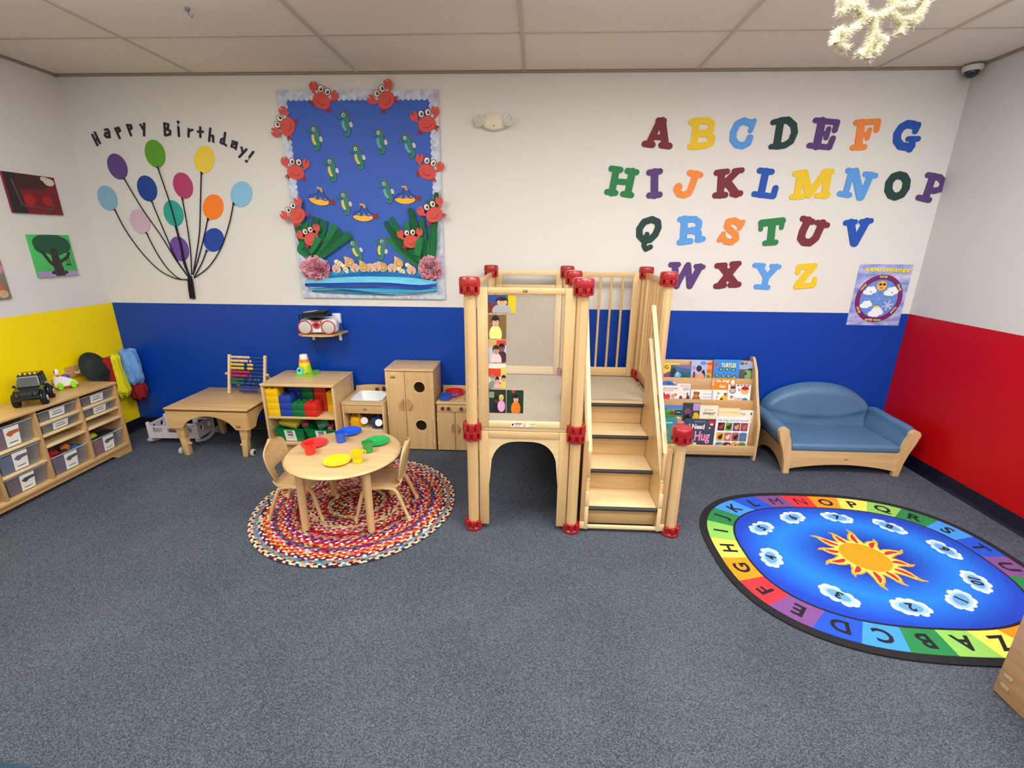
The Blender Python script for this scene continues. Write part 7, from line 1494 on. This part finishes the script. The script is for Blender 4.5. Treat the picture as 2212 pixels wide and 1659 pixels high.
WC = [(40, 170, 226), (10, 110, 190), (110, 206, 240), (20, 60, 160), (50, 160, 220), (130, 216, 240), (16, 120, 170), (14, 84, 180), (90, 190, 235), (24, 130, 205)]
WR = [[(470, 1130), (900, 1090), (1350, 1065), (1760, 1100), (1960, 1180)], [(560, 1170), (1000, 1120), (1400, 1110), (1800, 1150), (2000, 1170)], [(440, 1190), (900, 1165), (1300, 1160), (1700, 1170), (2010, 1200)], [(430, 1215), (900, 1215), (1400, 1215), (1800, 1240), (2010, 1215)], [(450, 1200), (900, 1225), (1400, 1265), (1800, 1265), (2020, 1250)], [(470, 1260), (900, 1240), (1400, 1290), (1800, 1285), (2010, 1265)], [(480, 1270), (900, 1280), (1400, 1300), (1700, 1290)], [(560, 1150), (1000, 1140), (1500, 1132), (1960, 1198)], [(480, 1243), (1000, 1204), (1500, 1230), (2000, 1238)], [(900, 1108), (1300, 1122), (1750, 1138)]]
for i, st in enumerate(WR):
    mb = MB((0, 0, 0)); ribbon(mb, [bp(*p) for p in st], lambda s, i=i: (.010+.024*math.sin(PI*min(1, .12+s*.82))**.6)*[1.1, 1, .9, .55, .9, .8, .9, .4, .45, .5][i], mat('crepe_blue_%d' % i, WC[i], .6, var=.15, vs=12, bump=.3, bs=120), .16, .003+.0085*[0, 3, 5, 6, 4, 2, 1, 4.5, 5.5, 1.6][i], .003, i*2.1, 28)
    tag(mb.obj('crepe_streamer', None, 70), ['pale blue streamer along the top of the paper water', 'mid blue streamer just under the top one of the paper water', 'pale aqua streamer third from top of the paper water', 'dark blue streamer across the middle of the paper water', 'bright blue streamer below the dark blue one', 'pale aqua streamer second from bottom of the paper water', 'sea blue streamer at the bottom of the paper water', 'thin deep blue streamer crossing the upper paper water', 'thin light blue streamer crossing the lower paper water', 'short blue streamer near the top of the paper water'][i], 'streamer', 'blue crepe streamers for water')
# shells
def shell(i, px, kind, lbl):
    t = thing('seashell_cutout', lbl, 'seashell', (0, 0, 0), 0, 'paper seashells along the board bottom'); k = .00066; P = lambda u, v, d: (u*k, -d, v*k); rr = random.Random(i)
    mb = MB(); d = .003+.0012*(i % 3)
    if kind == 'fan':
        a_, b_ = sgn((228, 190, 170)), sgn((198, 150, 136)); mb.plate([ell_loop((0, 0), 56, 54, 0, 30)], P, .001, d, a_)
        for j in range(-3, 4): mb.plate(contours(lambda U, V: S_caps(U, V, [(0, -48), (j*15, 44-abs(j)*5)], 2.2), (-60, 60, -60, 60), 60), P, d, d+.0005, b_)
    elif kind == 'spiral':
        a_, b_ = sgn((222, 184, 120)), sgn((150, 104, 60)); mb.plate(contours(lambda U, V: np.minimum(S_ell(U, V, (0, -5), 58, 54), S_poly(U, V, [(-50, 10), (-52, 78), (-8, 60), (30, 40)])), (-70, 70, -70, 90), 60), P, .001, d, a_)
        sp = [((6+4.6*q)*math.cos(q*.75), -5+(5+4.2*q)*math.sin(q*.75)) for q in range(12)]; mb.plate(contours(lambda U, V: S_caps(U, V, sp, 2.4), (-70, 70, -70, 70), 70), P, d, d+.0005, b_)
        for q in range(10): an = q*.63; mb.plate(contours(lambda U, V: S_caps(U, V, [(26*math.cos(an), -5+24*math.sin(an)), (52*math.cos(an), -5+48*math.sin(an))], 2.2), (-70, 70, -70, 70), 50), P, d, d+.0005, b_)
    else:
        a_, b_ = sgn((238, 224, 172)), sgn((60, 50, 40)); mb.plate(contours(lambda U, V: np.minimum(S_ell(U, V, (-20, 22), 30, 26), np.minimum(S_ell(U, V, (10, -6), 46, 30, -.7), S_ell(U, V, (34, -34), 20, 16, -.7))), (-70, 70, -70, 70), 60), P, .001, d, a_)
        for q in ((-18, 0), (4, -20)): mb.plate(contours(lambda U, V: S_caps(U, V, [(q[0]-14, q[1]-14), (q[0]+4, q[1]+4), (q[0]+26, q[1]+22)], 2.4), (-70, 70, -70, 70), 50), P, d, d+.0005, b_)
    mb.obj('shell_paper', t, 30); place(t, px, rr.uniform(-.3, .3), 1., .013+.0015*(i % 4))
for i, (x, y, kd, lb) in enumerate([(785, 1022, 'fan', 'pink fan shell beside the left tissue flower'), (812, 955, 'cream', 'cream striped shell above the first pink fan'), (890, 1018, 'cream', 'cream striped shell right of the first pink fan'), (945, 942, 'spiral', 'tan spiral shell standing highest at the left'), (1008, 1012, 'fan', 'second pink fan shell from the left'), (1118, 1000, 'spiral', 'tan spiral shell left of the middle'), (1198, 1012, 'fan', 'pink fan shell just right of the middle spiral'), (1275, 1002, 'fan', 'fourth pink fan shell from the left'), (1350, 1000, 'spiral', 'tan spiral shell right of the fourth fan'), (1465, 1015, 'fan', 'fifth pink fan shell from the left'), (1545, 950, 'spiral', 'round tan spiral shell highest at the right'), (1575, 1048, 'cream', 'cream striped shell under the right spiral'), (1672, 1000, 'cream', 'cream striped shell near the right tissue flower'), (1702, 1045, 'fan', 'pink fan shell lowest at the right end')]): shell(i, q3(x, y), kd, lb)
# tissue flowers
PK = [mat('tissue_pink_%d' % i, c, .8, var=.1, vs=30) for i, c in enumerate([(252, 176, 196), (255, 202, 214), (246, 152, 180), (255, 226, 230)])]
for m_ in PK: m_.node_tree.nodes['Principled BSDF'].inputs['Subsurface Weight'].default_value = .7; m_.node_tree.nodes['Principled BSDF'].inputs['Subsurface Radius'].default_value = (.06, .04, .04)
def pom(label, px, rx, rz, seed):
    p = at_y(*px, BF); rr = random.Random(seed); mb = MB()
    for i in range(130):
        a = rr.uniform(0, 2*PI); r = math.sqrt(rr.random()); el = math.sqrt(max(.02, 1-r*r)); c = Vector((rx*r*math.cos(a)*.86, -.012-.055*el, rz*r*math.sin(a)*.86)); n = Vector((r*math.cos(a)*.9, -el, r*math.sin(a)*.9)).normalized(); u = n.orthogonal().normalized(); w = n.cross(u); th = rr.uniform(0, PI); u, w = u*math.cos(th)+w*math.sin(th), w*math.cos(th)-u*math.sin(th); s = rr.uniform(.026, .04)
        vs = []; fs = []
        for ii in range(5):
            for jj in range(4):
                uu = (ii/4-.5)*2*s; ww = jj/3*s*1.2; fold = .35*s*math.sin(ii*1.9+rr.random()*.8+i); vs.append(c+u*(uu*(1-.35*(3-jj)/3))+n*(ww-.4*s)+w*fold*(jj/3))
        for ii in range(4):
            for jj in range(3): q = ii*4+jj; fs.append((q, q+4, q+5, q+1))
        for v in vs: v.y = min(v.y, -.002)
        mb.add(vs, fs, PK[rr.randrange(4)])
    mb.ball((0, -.02, 0), 1, PK[2], 18, rx*.8, .02, rz*.8)
    tag(mb.obj('tissue_flower', None, 60, (p.x, BF, p.z)), label, 'paper flower', 'pink tissue flowers on the ocean board')
pom('large pink tissue flower at the lower left of the ocean board', q3(550, 1025), .118, .088, 1); pom('smaller round pink tissue flower at the lower right of the board', q3(1935, 1015), .082, .086, 2)

# ================================================================ EMERGENCY LIGHT, WEATHER POSTER, CAMERA, SNOWFLAKE
e0 = at_y(1068, 264, WY); T = thing('emergency_light', 'white oval emergency light with two round lamps on the wall', 'emergency light', (e0.x, WY, e0.z)); EM = mat('emergency_plastic', (226, 218, 200), .4)
mb = MB(); mb.lathe([(.075, 0), (.077, .02), (.07, .045), (.05, .055), (0, .058)], EM, seg=40, M=Matrix.Rotation(PI/2, 4, 'X'), sx=1.32, sy=.82); mb.box(-.05, .05, -.02, .0006, -.03, .03, EM, 0); mb.obj('housing', T, 40)
for s in (-1, 1):
    mb = MB(); d = Vector((s*.18, -.98, -.06)).normalized(); c = Vector((s*.098, -.035, .002)); mb.cyl(c, c+d*.03, .026, EM, r1=.036, seg=28); mb.tube([c+d*.032+Vector((.033*math.cos(a), 0, .037*math.sin(a))) for a in [2*PI*i/28 for i in range(28)]], .004, EM, 8, closed=True); mb.obj('lamp_head', T, 40)
    mb = MB(); mb.cyl(c+d*.026, c+d*.033, .031, mat('lamp_lens', (196, 198, 190), .15, .2, bump=.5, bs=150), seg=28); mb.obj('lens', T, 40)
mb = MB(); mb.ball((0, -.056, -.035), .004, mat('indicator_red', (120, 70, 60), .4), 8); mb.obj('indicator', T)
wa, wb_, wz0, wz1 = 2.526, 2.932, 1.060, 1.535; T = thing('weather_poster', "TODAY'S WEATHER wheel poster on wall above the couch", 'poster', ((wa+wb_)/2, WY, (wz0+wz1)/2)); hw, hh = (wb_-wa)/2, (wz1-wz0)/2
Pw = lambda u, v, d: (u*hw, -.002-d, v*hw)
def skym():
    m = mat('poster_sky', (150, 166, 220), .4, var=.03); nt = m.node_tree; N = nt.nodes; L = nt.links; b = N['Principled BSDF']; tc = N.new('ShaderNodeTexCoord'); mp = N.new('ShaderNodeMapping'); mp.inputs['Scale'].default_value = (4, 1, 11); n = N.new('ShaderNodeTexNoise'); n.inputs['Scale'].default_value = 1.6; n.inputs['Detail'].default_value = 4; L.new(tc.outputs['Object'], mp.inputs[0]); L.new(mp.outputs[0], n.inputs['Vector'])
    r = N.new('ShaderNodeValToRGB'); e = r.color_ramp.elements; e[0].position = .38; e[0].color = (*lin((118, 140, 208)), 1); e[1].position = .7; e[1].color = (*lin((214, 206, 236)), 1); L.new(n.outputs['Fac'], r.inputs[0]); L.new(r.outputs[0], b.inputs['Base Color']); return m
mb = MB(); mb.box(-hw, hw, -.002, .0005, -hh, hh, skym(), 0); mb.obj('poster_sheet', T, 0)
ct = (.0, -.13); mb = MB(); mb.plate([ell_loop(ct, .88, .92, 0, 60)], Pw, .0004, .0008, mat('wheel_plum', (120, 32, 96), .4)); mb.plate([ell_loop(ct, .70, .73, 0, 60)], Pw, .0008, .0012, mat('wheel_blue', (96, 140, 214), .4))
for k in range(3):
    a = PI*k/3; mb.plate([[(ct[0]+.7*math.cos(a+s)*q, ct[1]+.73*math.sin(a+s)*q) for q, s in ((1, -.008), (1, .008), (-1, -.008), (-1, .008))]], Pw, .0012, .0013+.00006*k, mat('wheel_line', (150, 180, 234), .4))
mb.obj('weather_wheel', T, 0)
mb = MB(); YT = mat('poster_yellow', (250, 226, 40), .4); DT = mat('poster_dark', (60, 60, 90), .4)
text(mb, "TODAY'S WEATHER", (.075, .94), .155, DT, Pw, .001, -.02, 1.68, .12, .05); [text(mb, "TODAY'S WEATHER", (.06+q*.012, .96+q*.004), .15, YT, Pw, .0014+abs(q)*.0001+q*.00003, -.02, 1.66, .12) for q in (-1, 0, 1)]; mb.obj('title', T, 0)
TAG = mat('poster_tag', (220, 222, 110), .4)
for s, a in (('sunny', 90), ('cloudy', 32), ('snowy', -32), ('partly sunny', -92), ('windy', 212), ('rainy', 148)):
    r_ = math.radians(a); c = (ct[0]+.79*math.cos(r_), ct[1]+.825*math.sin(r_)); rot = r_-PI/2 if a not in (-92, -32, 212) else (r_+PI/2 if a != 212 else r_+PI/2-2*PI)
    w = .3 if len(s) < 8 else .62; mb = MB(); ca, sa = math.cos(rot), math.sin(rot); text(mb, s, (c[0]+.008, c[1]-.008), .1, DT, Pw, .0014, rot, w*1.03, 0, .05); text(mb, s, c, .1, TAG, Pw, .0018, rot, w, 0, .025); lab(mb.obj('weather_word', T, 0), f'yellow word {s}')
CWH = mat('poster_cloud', (240, 242, 250), .4, var=.06, vs=30); SUNO = mat('poster_sun', (250, 176, 60), .4)
def pcl(c, s, nm, mouth=True):
    mb = MB(); mb.plate(contours(lambda U, V: np.minimum.reduce([np.hypot(U-c[0]-x*s, V-c[1]-y*s)-r*s for x, y, r in ((-.16, -.05, .09), (-.05, .05, .11), (.08, .07, .11), (.17, 0, .09), (.05, -.06, .1), (-.06, -.07, .09))]), (c[0]-.4, c[0]+.4, c[1]-.4, c[1]+.4), 100), Pw, .0012, .0018, CWH)
    if mouth: mb.plate([ell_loop((c[0]+.05*s, c[1]-.04*s), .02, .028)], Pw, .0018, .002, mat('poster_mouth', (130, 40, 50), .4))
    mb.obj(nm, T, 0)
pcl((-.40, .17), .98, 'rain_cloud'); pcl((.40, .15), 1.05, 'cloud'); pcl((-.43, -.36), .9, 'wind_cloud', False)
mb = MB(); sc = (0, .37)
mb.plate([[(sc[0]+(.2 if i % 2 else .165)*math.cos(PI*i/12), sc[1]+(.2 if i % 2 else .165)*math.sin(PI*i/12)) for i in range(24)]], Pw, .0012, .0021, SUNO)
for x in (-.06, .08): mb.plate([ell_loop((sc[0]+x, sc[1]+.05), .055, .045)], Pw, .0021, .0025, M_INK)
mb.plate([ell_loop((.0, sc[1]-.08), .025, .03)], Pw, .0021, .0025, M_INK); mb.obj('sun_with_glasses', T, 0)
mb = MB(); sc = (.0, -.6); mb.plate([ell_loop((sc[0], sc[1]+.1), .13, .1)], Pw, .0012, .0016, YT); mb.obj('half_sun', T, 0); pcl((0, -.66), 1.1, 'sun_cloud', False)
mb = MB(); sc = (.40, -.38); mb.plate(contours(lambda U, V: np.minimum.reduce([S_caps(U, V, [sc, (sc[0]+.19*math.cos(a), sc[1]+.19*math.sin(a))], .026) for a in [PI*k/3+.3 for k in range(6)]]+[np.hypot(U-sc[0], V-sc[1])-.075]), (.15, .65, -.65, -.12), 80), Pw, .0012, .0018, mat('poster_flake', (196, 190, 222), .4)); mb.obj('snowflake_print', T, 0)
T = thing('security_camera', 'white dome security camera at the right ceiling corner', 'security camera', (2.93, 3.735, ZC-.014)); mb = MB(); mb.lathe([(0, 0), (.056, 0), (.058, -.012), (.05, -.03), (.046, -.032), (0, -.032)], mat('camera_white', (216, 212, 206), .4), seg=36); mb.obj('base', T, 40)
mb = MB(); mb.ball((0, 0, -.034), .042, mat('camera_dome', (22, 24, 40), .12, coat=.6), 28, 1, 1, .9); mb.obj('dome', T, 60)
# tinsel snowflake hanging near the camera
SY = 1.62; cs = lambda x, y: at_y(1740+x/4.686, y/4.686, SY); s0_ = cs(760, -60)
T = thing('snowflake_ornament', 'fluffy cream tinsel snowflake hanging from the ceiling, upper right', 'ornament', s0_); o_ = s0_
ARM = [[(560, 130), (620, 170), (720, 175), (830, 130), (900, 60), (900, -110), (780, -200), (620, -180), (550, -60), (560, 130)], [(620, 170), (500, 280), (400, 350), (330, 300)], [(400, 350), (340, 440), (420, 500)], [(330, 300), (310, 440)], [(700, 180), (690, 350), (640, 480), (540, 570)], [(660, 450), (620, 600)], [(700, 370), (820, 420)], [(760, 430), (690, 540)], [(860, 130), (960, 210), (1100, 180), (1170, 170)], [(990, 230), (950, 350)], [(1080, 190), (1110, 250)], [(1120, 170), (1210, 20)], [(560, 70), (420, 60), (350, 140)], [(420, 60), (350, -20)], [(900, 60), (1010, 70), (1100, 10), (1190, -60)], [(900, -110), (1040, -200), (1150, -230)], [(1040, -200), (1060, -320)], [(780, -200), (780, -400), (700, -500)], [(780, -400), (880, -500)], [(600, -170), (460, -280), (340, -270)], [(460, -280), (450, -400)]]
TW = mat('tinsel_cream', (224, 220, 190), .35, var=.05, sheen=.3); mb = MB(o_)
for st in ARM: mb.tube([tuple(cs(*p)) for p in st], .011, TW, 8)
mb.obj('wire_frame', T, 60)
rr = random.Random(9); vs = []; fs = []
for st in ARM:
    P = [cs(*p) for p in st]
    for a, b in zip(P[:-1], P[1:]):
        L_ = (b-a).length; tg = (b-a).normalized()
        for _ in range(int(L_/.00012)):
            p = a.lerp(b, rr.random()); d = Vector((rr.gauss(0, 1), rr.gauss(0, 1), rr.gauss(0, 1))); d = (d-tg*d.dot(tg)*.6).normalized(); ln_ = rr.uniform(.014, .026); w = d.orthogonal().normalized()*.0011; k = len(vs)
            vs += [tuple(p+w), tuple(p-w), tuple(p+d*ln_*.6-w*.8), tuple(p+d*ln_), tuple(p+d*ln_*.6+w*.8)]; fs.append((k, k+1, k+2, k+3, k+4))
mb = MB(o_); mb.add(vs, fs, TW); t_ = mb.obj('tinsel', T, 0); t_['kind'] = 'stuff'
mb = MB(o_); mb.cyl(cs(780, -480), (cs(780, -480).x, SY, ZC), .0008, M_WHITE, seg=6); mb.obj('hanging_thread', T)
T = thing('ceiling_hook', 'small grey hook on the ceiling at the upper left', 'hook', at_z(404, 18, ZC-.002)); mb = MB(); mb.cyl((0, 0, 0), (0, 0, -.012), .012, M_GREY, seg=16, bev=.003); mb.tube([(0, 0, -.01), (.004, 0, -.03), (.018, 0, -.04), (.026, 0, -.028)], .0035, M_GREY, 8); mb.obj('hook_body', T)
